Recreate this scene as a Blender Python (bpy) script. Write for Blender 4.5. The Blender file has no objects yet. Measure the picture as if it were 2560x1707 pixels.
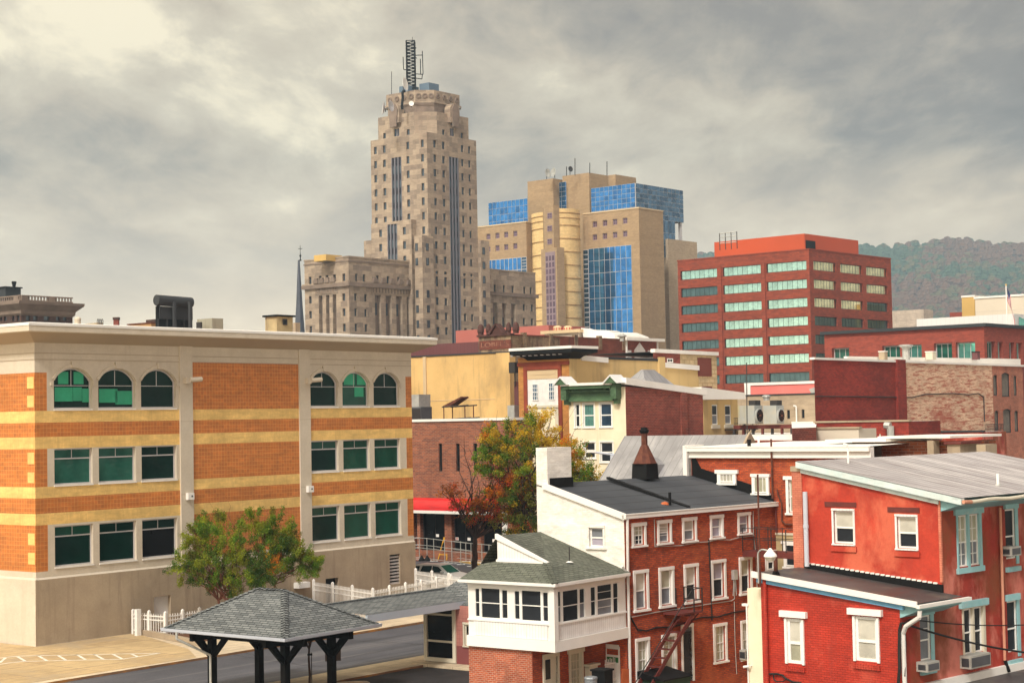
import bpy, bmesh, math, random
from math import sin, cos, radians, pi, sqrt, atan2
from mathutils import Vector, Matrix
from mathutils.geometry import tessellate_polygon
random.seed(7)
S = bpy.context.scene
COL = S.collection
# ------------------------------------------------------------------ camera
FPX, PITCH, ROLL, CAMZ = 4316.0, radians(2.585), radians(1.10), 12.0
FW = Vector((0, cos(PITCH), sin(PITCH)))
_r0 = Vector((1, 0, 0)); _u0 = Vector((0, -sin(PITCH), cos(PITCH)))
RT = _r0*cos(ROLL) - _u0*sin(ROLL)
UPV = _u0*cos(ROLL) + _r0*sin(ROLL)
CAM = Vector((0, 0, CAMZ))
cd = bpy.data.cameras.new('camera'); cam = bpy.data.objects.new('camera', cd); COL.objects.link(cam)
cd.sensor_width = 36.0; cd.lens = FPX/2560*36; cd.clip_start = 0.5; cd.clip_end = 20000
cam.matrix_world = Matrix(((RT.x, UPV.x, -FW.x, CAM.x), (RT.y, UPV.y, -FW.y, CAM.y), (RT.z, UPV.z, -FW.z, CAM.z), (0, 0, 0, 1)))
S.camera = cam
# ------------------------------------------------------------------ sky, sun, exposure
SUN_EL, SUN_AZ = 45.0, -22.0        # azimuth from +Y, negative = left
W = bpy.data.worlds.new('World'); S.world = W; W.use_nodes = True
nt = W.node_tree; N = nt.nodes; LK = nt.links
for n in list(N): N.remove(n)
wo = N.new('ShaderNodeOutputWorld'); bg = N.new('ShaderNodeBackground')
sky = N.new('ShaderNodeTexSky'); sky.sky_type = 'NISHITA'; sky.sun_disc = False
sky.sun_elevation = radians(SUN_EL); sky.sun_rotation = radians(SUN_AZ)
tc = N.new('ShaderNodeTexCoord'); sep = N.new('ShaderNodeSeparateXYZ'); LK.new(tc.outputs['Generated'], sep.inputs[0])
def wm(op, a, b=None, c=None, clamp=False):
    n = N.new('ShaderNodeMath'); n.operation = op; n.use_clamp = clamp
    for i, v in enumerate((a, b, c)):
        if v is None: continue
        if isinstance(v, (int, float)): n.inputs[i].default_value = v
        else: LK.new(v, n.inputs[i])
    return n.outputs[0]
zc = wm('MAXIMUM', sep.outputs[2], 0.0)
den = wm('ADD', zc, 0.16)
cx = wm('DIVIDE', sep.outputs[0], den); cy = wm('DIVIDE', sep.outputs[1], den)
comb = N.new('ShaderNodeCombineXYZ'); LK.new(cx, comb.inputs[0]); LK.new(cy, comb.inputs[1])
def wnoise(scale, detail, rough, rot, sx, sy, off, dist=0.0):
    mp = N.new('ShaderNodeMapping'); mp.inputs['Rotation'].default_value = (0, 0, radians(rot)); mp.inputs['Scale'].default_value = (sx, sy, 1); mp.inputs['Location'].default_value = off
    LK.new(comb.outputs[0], mp.inputs[0])
    t = N.new('ShaderNodeTexNoise'); t.inputs['Scale'].default_value = scale; t.inputs['Detail'].default_value = detail; t.inputs['Roughness'].default_value = rough; t.inputs['Distortion'].default_value = dist
    LK.new(mp.outputs[0], t.inputs[0]); return t.outputs[0]
n1 = wnoise(0.75, 5, 0.5, 24, 1.0, 0.8, (1.2, 5.6, 2.3), 0.6)
n2 = wnoise(2.0, 7, 0.60, 20, 1.0, 0.6, (9.3, 4.1, 0.8), 0.3)
n3 = wnoise(6.5, 8, 0.65, 16, 1.0, 0.45, (2.3, 8.1, 1.8), 0.4)
dn = wm('ADD', wm('ADD', wm('MULTIPLY', n1, 0.50), wm('MULTIPLY', n2, 0.46)), wm('MULTIPLY', wm('SUBTRACT', n3, 0.5), 0.24))
dn = wm('ADD', dn, wm('MULTIPLY', sep.outputs[0], wm('MULTIPLY', wm('SUBTRACT', zc, 0.13), 1.1)))
dn = wm('ADD', dn, 0.045)
# thinner, brighter cloud low on the left, heavier cloud high on the right
dn = wm('ADD', dn, wm('MULTIPLY', wm('SUBTRACT', wm('MULTIPLY', zc, 1.0), 0.13), 0.22))
dn = wm('ADD', dn, wm('MULTIPLY', sep.outputs[0], 0.05))
cr = N.new('ShaderNodeValToRGB'); LK.new(dn, cr.inputs[0])
e = cr.color_ramp.elements
e[0].position = 0.375; e[0].color = (0.80, 0.70, 0.50, 1)
e[1].position = 0.68; e[1].color = (0.150, 0.128, 0.114, 1)
x = e.new(0.43); x.color = (0.56, 0.485, 0.36, 1)
x = e.new(0.48); x.color = (0.46, 0.385, 0.285, 1)
x = e.new(0.53); x.color = (0.33, 0.280, 0.220, 1)
x = e.new(0.585); x.color = (0.225, 0.192, 0.164, 1)
hz = N.new('ShaderNodeMapRange'); hz.inputs[1].default_value = 0.0; hz.inputs[2].default_value = 0.15; hz.inputs[3].default_value = 0.80; hz.inputs[4].default_value = 0.0
LK.new(zc, hz.inputs[0])
mh = N.new('ShaderNodeMix'); mh.data_type = 'RGBA'; LK.new(hz.outputs[0], mh.inputs[0]); LK.new(cr.outputs[0], mh.inputs[6]); mh.inputs[7].default_value = (1.35, 1.02, 0.66, 1)
sc = N.new('ShaderNodeVectorMath'); sc.operation = 'SCALE'; sc.inputs['Scale'].default_value = 0.10; LK.new(sky.outputs[0], sc.inputs[0])
mk = N.new('ShaderNodeMix'); mk.data_type = 'RGBA'; mk.inputs[0].default_value = 0.97
LK.new(sc.outputs[0], mk.inputs[6]); LK.new(mh.outputs[2], mk.inputs[7])
# overcast luminance: brighter overhead and towards veiled sun behind camera, added as wall fill
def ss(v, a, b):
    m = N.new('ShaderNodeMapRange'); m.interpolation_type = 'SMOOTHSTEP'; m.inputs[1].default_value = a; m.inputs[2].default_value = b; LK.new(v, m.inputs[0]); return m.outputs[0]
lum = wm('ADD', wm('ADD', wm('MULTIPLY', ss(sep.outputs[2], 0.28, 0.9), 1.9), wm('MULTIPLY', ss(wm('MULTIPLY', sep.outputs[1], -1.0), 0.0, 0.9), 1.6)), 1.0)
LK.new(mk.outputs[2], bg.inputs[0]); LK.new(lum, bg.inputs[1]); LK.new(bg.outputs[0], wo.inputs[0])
sl = bpy.data.lights.new('sun', 'SUN'); so = bpy.data.objects.new('sun', sl); COL.objects.link(so)
sl.energy = 2.3; sl.angle = radians(10); sl.color = (1.0, 0.955, 0.87)
_sd = Vector((sin(radians(SUN_AZ))*cos(radians(SUN_EL)), -0.0+cos(radians(SUN_AZ))*-cos(radians(SUN_EL)), sin(radians(SUN_EL))))
so.rotation_euler = (-_sd).to_track_quat('-Z', 'Y').to_euler()
sky.sun_rotation = atan2(_sd.x, _sd.y)
so.location = (0, 0, 80)
S.view_settings.view_transform = 'Standard'; S.view_settings.look = 'None'; S.view_settings.gamma = 1.0
S.view_settings.exposure = 0.55
S.render.engine = 'CYCLES'
# ------------------------------------------------------------------ pixel helpers (survey the place from the photograph)
def ray(px, py):
    return (FW*FPX + RT*(px-1280) - UPV*(py-853.5)).normalized()
def at_z(px, py, z=0.0):
    r = ray(px, py); return CAM + r*((z-CAM.z)/r.z)
def at_d(px, py, d):
    r = ray(px, py); return CAM + r*(d/r.y)
def hcorner(px, d, py=1030):
    p = at_d(px, py, d); return Vector((p.x, p.y, 0))
ZV = Vector((0, 0, 1))
class Face:
    """vertical plane; t runs left to right as seen from outside, n points outward"""
    def __init__(s, P, head, kind):
        a = radians(head); s.P = Vector((P.x, P.y, 0)); s.head = head
        s.t = Vector((sin(a), cos(a), 0)) if kind == 'R' else Vector((cos(a), -sin(a), 0))
        s.n = s.t.cross(ZV)
    @staticmethod
    def of(P, t):
        f = Face(P, 0, 'R'); f.t = Vector((t.x, t.y, 0)).normalized(); f.n = f.t.cross(ZV); return f
    def p(s, a, z, o=0.0): return s.P + s.t*a + s.n*o + ZV*z
    def px(s, x, y, o=0.0):
        r = ray(x, y); Q = s.P + s.n*o
        k = (Q-CAM).dot(s.n)/r.dot(s.n); h = CAM + r*k
        return ((h-s.P).dot(s.t), h.z)
    def sx(s, x, y=1030, o=0.0): return s.px(x, y, o)[0]
    def z(s, x, y, o=0.0): return s.px(x, y, o)[1]
    def off(s, o, a=0.0): return Face.of(s.P + s.n*o + s.t*a, s.t)
    def rot(s): return atan2(s.t.y, s.t.x)
# ------------------------------------------------------------------ materials
MATS = {}
def mat(name, c1, c2=None, rough=0.85, vs=0.35, va=0.18, brick=None, mort=None, stain=None, bump=0.0, metal=0.0, spec=0.4, fine=0.0, lines=None, off=0.5, streak=None, emit=None, leafy=False):
    """procedural material on metre-scaled UVs. brick=(width,height,joint). stain=(colour,amount,scale x,scale z,threshold)"""
    m = bpy.data.materials.new(name); m.use_nodes = True; t = m.node_tree; nn = t.nodes; ll = t.links
    for n in list(nn): nn.remove(n)
    o = nn.new('ShaderNodeOutputMaterial'); b = nn.new('ShaderNodeBsdfPrincipled'); ll.new(b.outputs[0], o.inputs[0])
    uv = nn.new('ShaderNodeUVMap'); uv.uv_map = 'uv'
    b.inputs['Roughness'].default_value = rough; b.inputs['Metallic'].default_value = metal; b.inputs['Specular IOR Level'].default_value = spec
    c2 = c2 or c1
    def noise(sx, sy, det=4, ro=0.55, seed=0.0, dist=0.0):
        mp = nn.new('ShaderNodeMapping'); mp.inputs['Scale'].default_value = (sx, sy, 1); mp.inputs['Location'].default_value = (seed, seed*1.7, seed)
        ll.new(uv.outputs[0], mp.inputs[0]); tn = nn.new('ShaderNodeTexNoise'); tn.inputs['Scale'].default_value = 1.0; tn.inputs['Detail'].default_value = det; tn.inputs['Roughness'].default_value = ro; tn.inputs['Distortion'].default_value = dist
        ll.new(mp.outputs[0], tn.inputs[0]); return tn.outputs[0]
    def mix(f, a, bcol, mode='MIX'):
        mx = nn.new('ShaderNodeMix'); mx.data_type = 'RGBA'; mx.blend_type = mode
        for i, v in ((0, f), (6, a), (7, bcol)):
            if isinstance(v, (int, float)): mx.inputs[i].default_value = v
            elif isinstance(v, tuple): mx.inputs[i].default_value = (*v, 1) if len(v) == 3 else v
            else: ll.new(v, mx.inputs[i])
        return mx.outputs[2]
    def ramp(v, lo, hi, a=0.0, bb=1.0):
        r = nn.new('ShaderNodeMapRange'); r.inputs[1].default_value = lo; r.inputs[2].default_value = hi; r.inputs[3].default_value = a; r.inputs[4].default_value = bb
        ll.new(v, r.inputs[0]); return r.outputs[0]
    seed = (sum(ord(ch)*(i+3) for i, ch in enumerate(name)) % 97)*1.37
    height = None
    if brick:
        bt = nn.new('ShaderNodeTexBrick'); bt.offset = off; bt.offset_frequency = 2; bt.squash = 1.0
        bt.inputs['Scale'].default_value = 1.0; bt.inputs['Brick Width'].default_value = brick[0]; bt.inputs['Row Height'].default_value = brick[1]; bt.inputs['Mortar Size'].default_value = brick[2]; bt.inputs['Mortar Smooth'].default_value = 0.1
        bt.inputs['Color1'].default_value = (*c1, 1); bt.inputs['Color2'].default_value = (*c2, 1); bt.inputs['Mortar'].default_value = (*(mort or c1), 1); bt.inputs['Bias'].default_value = -0.1
        mp = nn.new('ShaderNodeMapping'); mp.inputs['Location'].default_value = (100, 100, 0); ll.new(uv.outputs[0], mp.inputs[0]); ll.new(mp.outputs[0], bt.inputs[0])
        col = bt.outputs[0]; height = bt.outputs[1]
    else:
        col = mix(ramp(noise(vs*2, vs*2, 5, 0.6, seed), 0.35, 0.65), c1, c2)
    if brick:
        k = ramp(noise(0.9, 2.6, 6, 0.72, seed+21), 0.3, 0.7, 0.78, 1.2)
        cc = nn.new('ShaderNodeCombineColor'); [ll.new(k, cc.inputs[i]) for i in range(3)]
        col = mix(1.0, col, cc.outputs[0], 'MULTIPLY')
    # broad tone variation
    k = ramp(noise(vs, vs, 4, 0.6, seed+3), 0.3, 0.7, 1-va, 1+va*0.7)
    cc = nn.new('ShaderNodeCombineColor'); [ll.new(k, cc.inputs[i]) for i in range(3)]
    col = mix(1.0, col, cc.outputs[0], 'MULTIPLY')
    if fine:
        k = ramp(noise(9, 9, 3, 0.7, seed+7), 0.3, 0.7, 1-fine, 1+fine)
        cc = nn.new('ShaderNodeCombineColor'); [ll.new(k, cc.inputs[i]) for i in range(3)]
        col = mix(1.0, col, cc.outputs[0], 'MULTIPLY')
    for i, st in enumerate([q for q in (stain, streak) if q]):
        scol, amt, sx, sz, th = st
        f = ramp(noise(sx, sz, 6, 0.65, seed+11+i*5, 0.2), th-0.05, th+0.07, 0.0, amt)
        col = mix(f, col, scol)
    if lines:       # standing seams / boards: (period, width, colour, axis)
        per, wd, lcol, ax = lines
        sp = nn.new('ShaderNodeSeparateXYZ'); ll.new(uv.outputs[0], sp.inputs[0])
        a = nn.new('ShaderNodeMath'); a.operation = 'DIVIDE'; ll.new(sp.outputs[ax], a.inputs[0]); a.inputs[1].default_value = per
        fr = nn.new('ShaderNodeMath'); fr.operation = 'FRACT'; ll.new(a.outputs[0], fr.inputs[0])
        lt = nn.new('ShaderNodeMath'); lt.operation = 'LESS_THAN'; ll.new(fr.outputs[0], lt.inputs[0]); lt.inputs[1].default_value = wd/per
        col = mix(lt.outputs[0], col, lcol); height = lt.outputs[0]
    ll.new(col, b.inputs['Base Color'])
    if bump and height is None:
        height = noise(3.5, 5, 8, 0.75, seed+31)
    if bump and height is not None:
        bp = nn.new('ShaderNodeBump'); bp.invert = True; bp.inputs['Strength'].default_value = bump; bp.inputs['Distance'].default_value = 0.02
        ll.new(height, bp.inputs['Height']); ll.new(bp.outputs[0], b.inputs['Normal'])
    if leafy:
        tb = nn.new('ShaderNodeBsdfTranslucent'); ll.new(col, tb.inputs[0]); mx = nn.new('ShaderNodeMixShader'); mx.inputs[0].default_value = 0.45; ll.new(b.outputs[0], mx.inputs[1]); ll.new(tb.outputs[0], mx.inputs[2]); ll.new(mx.outputs[0], o.inputs[0])
    if emit: b.inputs['Emission Color'].default_value = (*emit[0], 1); b.inputs['Emission Strength'].default_value = emit[1]
    MATS[name] = m; return m
def glass(name, col, rough=0.06, metal=0.0, spec=0.9, var=0.0, wob=0.12):
    m = mat(name, col, tuple(min(1, c*1.6+var*0.15) for c in col), rough=rough, metal=metal, spec=spec, vs=0.3, va=0.12+var)
    wob = min(wob, .015) if metal >= .6 else wob
    b = [n for n in m.node_tree.nodes if n.type == 'BSDF_PRINCIPLED'][0]
    t = m.node_tree; tcn = t.nodes.new('ShaderNodeUVMap'); tcn.uv_map = 'uv'
    tn = t.nodes.new('ShaderNodeTexNoise'); tn.inputs['Scale'].default_value = 0.9; t.links.new(tcn.outputs[0], tn.inputs[0])
    bp = t.nodes.new('ShaderNodeBump'); bp.inputs['Strength'].default_value = wob; bp.inputs['Distance'].default_value = 0.25
    t.links.new(tn.outputs[0], bp.inputs['Height']); t.links.new(bp.outputs[0], b.inputs['Normal'])
    return m
# ------------------------------------------------------------------ mesh builder
class MB:
    def __init__(s): s.v = []; s.f = []; s.m = []; s.u = []; s.mats = []; s.smooth = False
    def mi(s, m):
        if m not in s.mats: s.mats.append(m)
        return s.mats.index(m)
    def poly(s, pts, m, uv=None):
        pts = [Vector(p) for p in pts]; b = len(s.v); s.v += pts; s.f.append(list(range(b, b+len(pts)))); s.m.append(s.mi(m))
        if uv is None:
            n = Vector((0, 0, 0))
            for i in range(len(pts)):
                a, c = pts[i], pts[(i+1) % len(pts)]; n += Vector(((a.y-c.y)*(a.z+c.z), (a.z-c.z)*(a.x+c.x), (a.x-c.x)*(a.y+c.y)))
            n = n.normalized() if n.length > 1e-12 else ZV
            if abs(n.z) > 0.999: t = Vector((0.63, 0.776, 0)); bb = Vector((-0.776, 0.63, 0))
            else: t = ZV.cross(n).normalized(); bb = n.cross(t)
            uv = [(p.dot(t), p.dot(bb)) for p in pts]
        s.u.append(uv); return s
    def hexa(s, c, m):      # c: 8 corners, bottom 4 (ccw from above) then top 4
        for q in ((3, 2, 1, 0), (4, 5, 6, 7), (0, 1, 5, 4), (1, 2, 6, 5), (2, 3, 7, 6), (3, 0, 4, 7)): s.poly([c[i] for i in q], m)
        return s
    def box(s, F, a0, a1, z0, z1, o0, o1, m):       # o0 outer offset... o1 inner (both along n); any order
        oo, oi = max(o0, o1), min(o0, o1)
        c = [F.p(a0, z0, oo), F.p(a1, z0, oo), F.p(a1, z0, oi), F.p(a0, z0, oi)]
        return s.hexa(c + [q + ZV*(z1-z0) for q in c], m)
    def cube(s, c, sx, sy, sz, m, rz=0.0):          # centre of base
        F = Face.of(Vector(c), Vector((cos(rz), sin(rz), 0))); z = c[2]
        return s.box(F, -sx/2, sx/2, z, z+sz, -sy/2, sy/2, m)
    def prism(s, F, pts, o0, o1, m, mtop=None, mside=None, caps=True):
        """polygon (a,z) ccw as seen from outside on plane F, extruded from o0 (outer) to o1 (inner)"""
        if caps:
            s.panel(F, pts, [], m, o=o0)
            s.panel(F, pts, [], m, o=o1, flip=True)
        n = len(pts)
        for i in range(n):
            (a, z), (c, w) = pts[i], pts[(i+1) % n]
            up = (a > c) and abs(a-c) > 1e-6
            mm = mtop if (mtop and a > c+1e-4) else (mside or m)
            s.poly([F.p(a, z, o0), F.p(a, z, o1), F.p(c, w, o1), F.p(c, w, o0)], mm)
        return s
    def panel(s, F, outer, holes, m, o=0.0, reveal=0.0, mr=None, flip=False):
        loops = [[Vector((a, z, 0)) for a, z in outer]] + [[Vector((a, z, 0)) for a, z in h] for h in holes]
        flat = [p for l in loops for p in l]
        if not holes and len(outer) == 4: tris = [(0, 1, 2, 3)]
        else: tris = tessellate_polygon(loops)
        for tr in tris:
            q = [flat[i] for i in tr]
            ar = sum(q[i].x*q[(i+1) % len(q)].y - q[(i+1) % len(q)].x*q[i].y for i in range(len(q)))
            if (ar < 0) != flip: q = q[::-1]
            s.poly([F.p(v.x, v.y, o) for v in q], m)
        if reveal:
            for h in holes:
                for i in range(len(h)):
                    a, b = h[i], h[(i+1) % len(h)]
                    s.poly([F.p(*a, o), F.p(*b, o), F.p(*b, o-reveal), F.p(*a, o-reveal)], mr or m)
        return s
    def tube(s, p, q, r, m, seg=8, r2=None, caps=True):
        p, q = Vector(p), Vector(q); d = (q-p)
        if d.length < 1e-6: return s
        d.normalize(); a = d.orthogonal().normalized(); b = d.cross(a); r2 = r if r2 is None else r2
        R1 = [p+(a*cos(2*pi*i/seg)+b*sin(2*pi*i/seg))*r for i in range(seg)]
        R2 = [q+(a*cos(2*pi*i/seg)+b*sin(2*pi*i/seg))*r2 for i in range(seg)]
        for i in range(seg):
            j = (i+1) % seg; s.poly([R1[i], R1[j], R2[j], R2[i]], m)
        if caps: s.poly(R1[::-1], m); s.poly(R2, m)
        return s
    def path(s, pts, r, m, seg=6):
        for a, b in zip(pts, pts[1:]): s.tube(a, b, r, m, seg)
        return s
    def lathe(s, c, prof, m, seg=14, rot=0.0, axis=None):
        """prof: (radius, height) list, bottom to top"""
        c = Vector(c); ax = (axis or ZV).normalized(); a = ax.orthogonal().normalized() if axis else Vector((1, 0, 0)); b = ax.cross(a)
        rings = [[c + (a*cos(2*pi*i/seg+rot)+b*sin(2*pi*i/seg+rot))*r + ax*h for i in range(seg)] for r, h in prof]
        for k in range(len(rings)-1):
            for i in range(seg):
                j = (i+1) % seg; q = [rings[k][i], rings[k][j], rings[k+1][j], rings[k+1][i]]
                if prof[k][0] < 1e-6: q = [rings[k][i], rings[k+1][j], rings[k+1][i]]
                elif prof[k+1][0] < 1e-6: q = [rings[k][i], rings[k][j], rings[k+1][i]]
                s.poly(q, m)
        if prof[0][0] > 1e-6: s.poly(rings[0][::-1], m)
        if prof[-1][0] > 1e-6: s.poly(rings[-1], m)
        return s
    def build(s, name, parent=None, local=False, **kw):
        if not s.f: return None
        me = bpy.data.meshes.new(name)
        off = Vector((0, 0, 0))
        if parent is not None and not local: off = world_loc(parent)
        elif parent is None and not local:
            xs = [v.x for v in s.v]; ys = [v.y for v in s.v]; off = Vector(((min(xs)+max(xs))/2, (min(ys)+max(ys))/2, min(v.z for v in s.v)))
        me.from_pydata([tuple(v-off) for v in s.v], [], s.f)
        for m in s.mats: me.materials.append(MATS[m])
        me.polygons.foreach_set('material_index', s.m)
        ul = me.uv_layers.new(name='uv'); flat = [c for f in s.u for q in f for c in (q[0], q[1])]; ul.data.foreach_set('uv', flat)
        if s.smooth: me.polygons.foreach_set('use_smooth', [True]*len(s.f))
        me.update()
        ob = bpy.data.objects.new(name, me); COL.objects.link(ob)
        if parent is None: ob.location = off
        else: ob.parent = parent
        for k, v in kw.items(): ob[k] = v
        return ob
def world_loc(o):
    p = Vector(o.location); q = o.parent
    while q: p = p + Vector(q.location); q = q.parent
    return p
def thing(name, label, cat, loc, group=None, kind=None):
    o = bpy.data.objects.new(name, None); COL.objects.link(o); o.location = loc; o.empty_display_size = 0.5
    o['label'] = label; o['category'] = cat
    if group: o['group'] = group
    if kind: o['kind'] = kind
    return o
def tag(o, label, cat, group=None, kind=None):
    if label: o['label'] = label
    if cat: o['category'] = cat
    if group: o['group'] = group
    if kind: o['kind'] = kind
    return o
def kids(o): return [c for c in COL.objects if c.parent == o]
def dup(o, loc, rz=None, label=None, parent=None):
    c = o.copy(); COL.objects.link(c); c.location = loc
    if rz is not None: c.rotation_euler = (0, 0, rz)
    if label: c['label'] = label
    if parent is not None: c.parent = parent
    for k in kids(o):
        kc = k.copy(); COL.objects.link(kc); kc.parent = c
        for g in kids(k): gc = g.copy(); COL.objects.link(gc); gc.parent = kc
    return c
def rect(a0, a1, z0, z1): return [(a0, z0), (a1, z0), (a1, z1), (a0, z1)]
def arch(a0, a1, z0, z1, rise, n=10):
    """rectangle with a segmental arched head; z1 is the crown"""
    w = (a1-a0)/2; c = (a0+a1)/2; pts = [(a0, z0), (a1, z0)]
    R = (w*w+rise*rise)/(2*rise); th = math.asin(min(1, w/R))
    for i in range(n+1):
        t = th - 2*th*i/n; pts.append((c+R*sin(t), z1-R+R*cos(t)))
    return pts
# ------------------------------------------------------------------ windows
WC = {}; WN = {}
def window(par, F, a0, a1, z0, z1, fm='wh', gm='gl_dark', gm2=None, fw=0.06, rec=0.12, bars=(), rail=None, trim=None, arch_rise=0, o=0.0, name='window', fd=0.05, label=None, over=100, tsp=None):
    """one window = frame part with a pane sub-part; meshes are shared between equal sizes.
    bars: (axis, fraction, from, to); rail: height fraction of meeting rail; trim=(width, mat, proud, lintel extra, sill extra)"""
    w, h = round(a1-a0, 2), round(z1-z0, 2)
    key = (w, h, fm, gm, gm2, fw, rec, tuple(bars), rail, trim, arch_rise, fd)
    if key not in WC:
        G = Face.of(Vector((0, 0, 0)), Vector((1, 0, 0)))
        fr = MB(); gl = MB()
        if arch_rise:
            out = arch(0, w, 0, h, arch_rise); inn = arch(fw, w-fw, fw, h-fw, arch_rise*(w-2*fw)/w)
            fr.panel(G, out, [inn], fm, o=-rec+fd, reveal=fd)
            gl.panel(G, arch(0.02, w-0.02, 0.02, h-0.02, arch_rise), [], gm, o=-rec+0.005)
        else:
            fr.box(G, 0, fw, 0, h, -rec+fd, -rec, fm); fr.box(G, w-fw, w, 0, h, -rec+fd, -rec, fm)
            fr.box(G, fw, w-fw, 0, fw, -rec+fd, -rec, fm); fr.box(G, fw, w-fw, h-fw, h, -rec+fd, -rec, fm)
            if rail and gm2:
                gl.poly([G.p(0.01, 0.01, -rec+.004), G.p(w-.01, .01, -rec+.004), G.p(w-.01, h*rail, -rec+.004), G.p(.01, h*rail, -rec+.004)], gm)
                gl.poly([G.p(0.01, h*rail, -rec+.012), G.p(w-.01, h*rail, -rec+.012), G.p(w-.01, h-.01, -rec+.012), G.p(.01, h-.01, -rec+.012)], gm2)
            else: gl.poly([G.p(0.01, 0.01, -rec+.004), G.p(w-.01, .01, -rec+.004), G.p(w-.01, h-.01, -rec+.004), G.p(.01, h-.01, -rec+.004)], gm)
        if rail: fr.box(G, fw, w-fw, h*rail-fw*.5, h*rail+fw*.5, -rec+fd-.004, -rec, fm)
        bw = fw*0.5
        for ax, fc, f0, f1 in bars:
            if ax == 'v': fr.box(G, w*fc-bw/2, w*fc+bw/2, fw+(h-2*fw)*f0, fw+(h-2*fw)*f1, -rec+fd*.7, -rec, fm)
            else: fr.box(G, fw+(w-2*fw)*f0, fw+(w-2*fw)*f1, h*fc-bw/2, h*fc+bw/2, -rec+fd*.62, -rec, fm)
        if trim:
            tw, tm, pr, le, se = trim
            fr.box(G, -tw, 0, -tw*.2, h, pr, -rec*.5, tm); fr.box(G, w, w+tw, -tw*.2, h, pr, -rec*.5, tm)
            if le >= 0: fr.box(G, -tw-le, w+tw+le, h, h+tw*(1.25 if le else 1), pr+.02, -rec*.5, tm)
            if se >= 0: fr.box(G, -tw-se, w+tw+se, -tw*.9, -tw*.2, pr+.05, -rec*.5, tm)
        WC[key] = (fr, gl)
    fr, gl = WC[key]
    WN[par.name] = WN.get(par.name, 0) + 1
    L = F.p(a0, z0, o) - world_loc(par)
    if WN[par.name] > over:
        ex = EXTRA.setdefault(par.name, (par, MB()))[1]; base = F.p(a0, z0, o)
        for src in (fr, gl):
            for f, mi_, u in zip(src.f, src.m, src.u): ex.poly([base + F.t*src.v[i].x - F.n*src.v[i].y + ZV*src.v[i].z for i in f], src.mats[mi_], u)
        return None
    if isinstance(fr, MB) and not hasattr(fr, 'ob'):
        a = fr.build(name, par, local=True); g = gl.build('pane', a, local=True); fr.ob = a.data; fr.gb = g.data
    else:
        a = bpy.data.objects.new(name, fr.ob); COL.objects.link(a); a.parent = par
        g = bpy.data.objects.new('pane', fr.gb); COL.objects.link(g); g.parent = a
    a.location = L; a.rotation_euler = (0, 0, F.rot())
    if label: a['label'] = label
    return a
EXTRA = {}
def flush_extra():
    for k, (par, mb) in EXTRA.items(): mb.build('window', par, kind='stuff')
def block(mb, P, head, wR, wL, z0, z1, m, mroof, holesR=(), holesL=(), reveal=0.2, par_h=0.0, mr=None, cop=None):
    """rectangular mass whose near corner is P; R face recedes right, L face recedes left"""
    FR = Face(P, head, 'R'); FL = Face(P, head, 'L')
    mb.panel(FR, rect(0, wR, z0, z1), list(holesR), m, reveal=reveal, mr=mr)
    mb.panel(FL, rect(-wL, 0, z0, z1), list(holesL), m, reveal=reveal, mr=mr)
    a, b, c, d = FR.p(0, 0), FR.p(wR, 0), FR.p(wR, 0, -wL), FR.p(0, 0, -wL)
    U = ZV*z0; V_ = ZV*z1
    mb.poly([b+U, c+U, c+V_, b+V_], m); mb.poly([c+U, d+U, d+V_, c+V_], m)
    zr = z1-par_h
    mb.poly([q+ZV*zr for q in (a, b, c, d)], mroof)
    if par_h:
        t = 0.25
        for F_, A, B in ((FR, 0, wR), (FL, -wL, 0)):
            mb.poly([F_.p(B, zr, -t), F_.p(A, zr, -t), F_.p(A, z1, -t), F_.p(B, z1, -t)], m)
    if cop:
        cm, ch, co = cop
        mb.box(FR, -co, wR+co, z1, z1+ch, co, -0.35, cm); mb.box(FL, -wL-co, -0.35, z1, z1+ch, co, -0.35, cm)
        mb.box(FR.off(-wL), -co, wR+co, z1, z1+ch, .35, -co, cm); mb.box(FL.off(-wR), -wL+.35, -0.35, z1, z1+ch, 0.35, -co, cm)
    return FR, FL
# ------------------------------------------------------------------ materials
mat('tile', (0.54, 0.175, 0.036), (0.42, 0.140, 0.036), brick=(0.23, 0.23, 0.012), mort=(0.62, 0.27, 0.08), off=0.0, rough=0.5, vs=0.12, va=0.12, bump=0.2)
mat('band', (0.80, 0.54, 0.19), (0.73, 0.48, 0.16), brick=(0.08, 0.4, 0.008), mort=(0.68, 0.45, 0.15), off=0.0, rough=0.7, stain=((0.58, 0.38, 0.13), 0.5, 1.6, 0.25, 0.58))
mat('stucco', (0.60, 0.53, 0.43), (0.56, 0.49, 0.39), rough=0.9, vs=0.5, va=0.07, fine=0.05, stain=((0.45, 0.38, 0.29), 0.35, 1.4, 0.12, 0.6))
mat('concrete', (0.42, 0.335, 0.235), (0.35, 0.275, 0.195), rough=0.95, vs=0.25, va=0.12, fine=0.06, stain=((0.27, 0.205, 0.15), 0.55, 2.2, 0.16, 0.57), streak=((0.22, 0.17, 0.125), 0.5, 0.45, 0.25, 0.66))
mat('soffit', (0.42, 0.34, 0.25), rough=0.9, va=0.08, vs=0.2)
mat('white', (0.80, 0.78, 0.75), (0.76, 0.74, 0.70), rough=0.6, va=0.05)
mat('wh', (0.80, 0.79, 0.76), rough=0.5, va=0.04)
mat('whitewash', (0.83, 0.80, 0.75), (0.74, 0.70, 0.64), brick=(0.21, 0.075, 0.006), mort=(0.70, 0.67, 0.62), rough=0.9, vs=0.4, va=0.05, bump=0.5, stain=((0.56, 0.46, 0.34), 0.45, 2.0, 0.25, 0.64), streak=((0.25, 0.2, 0.16), 0.6, 2.5, 1.2, 0.74))
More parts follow.
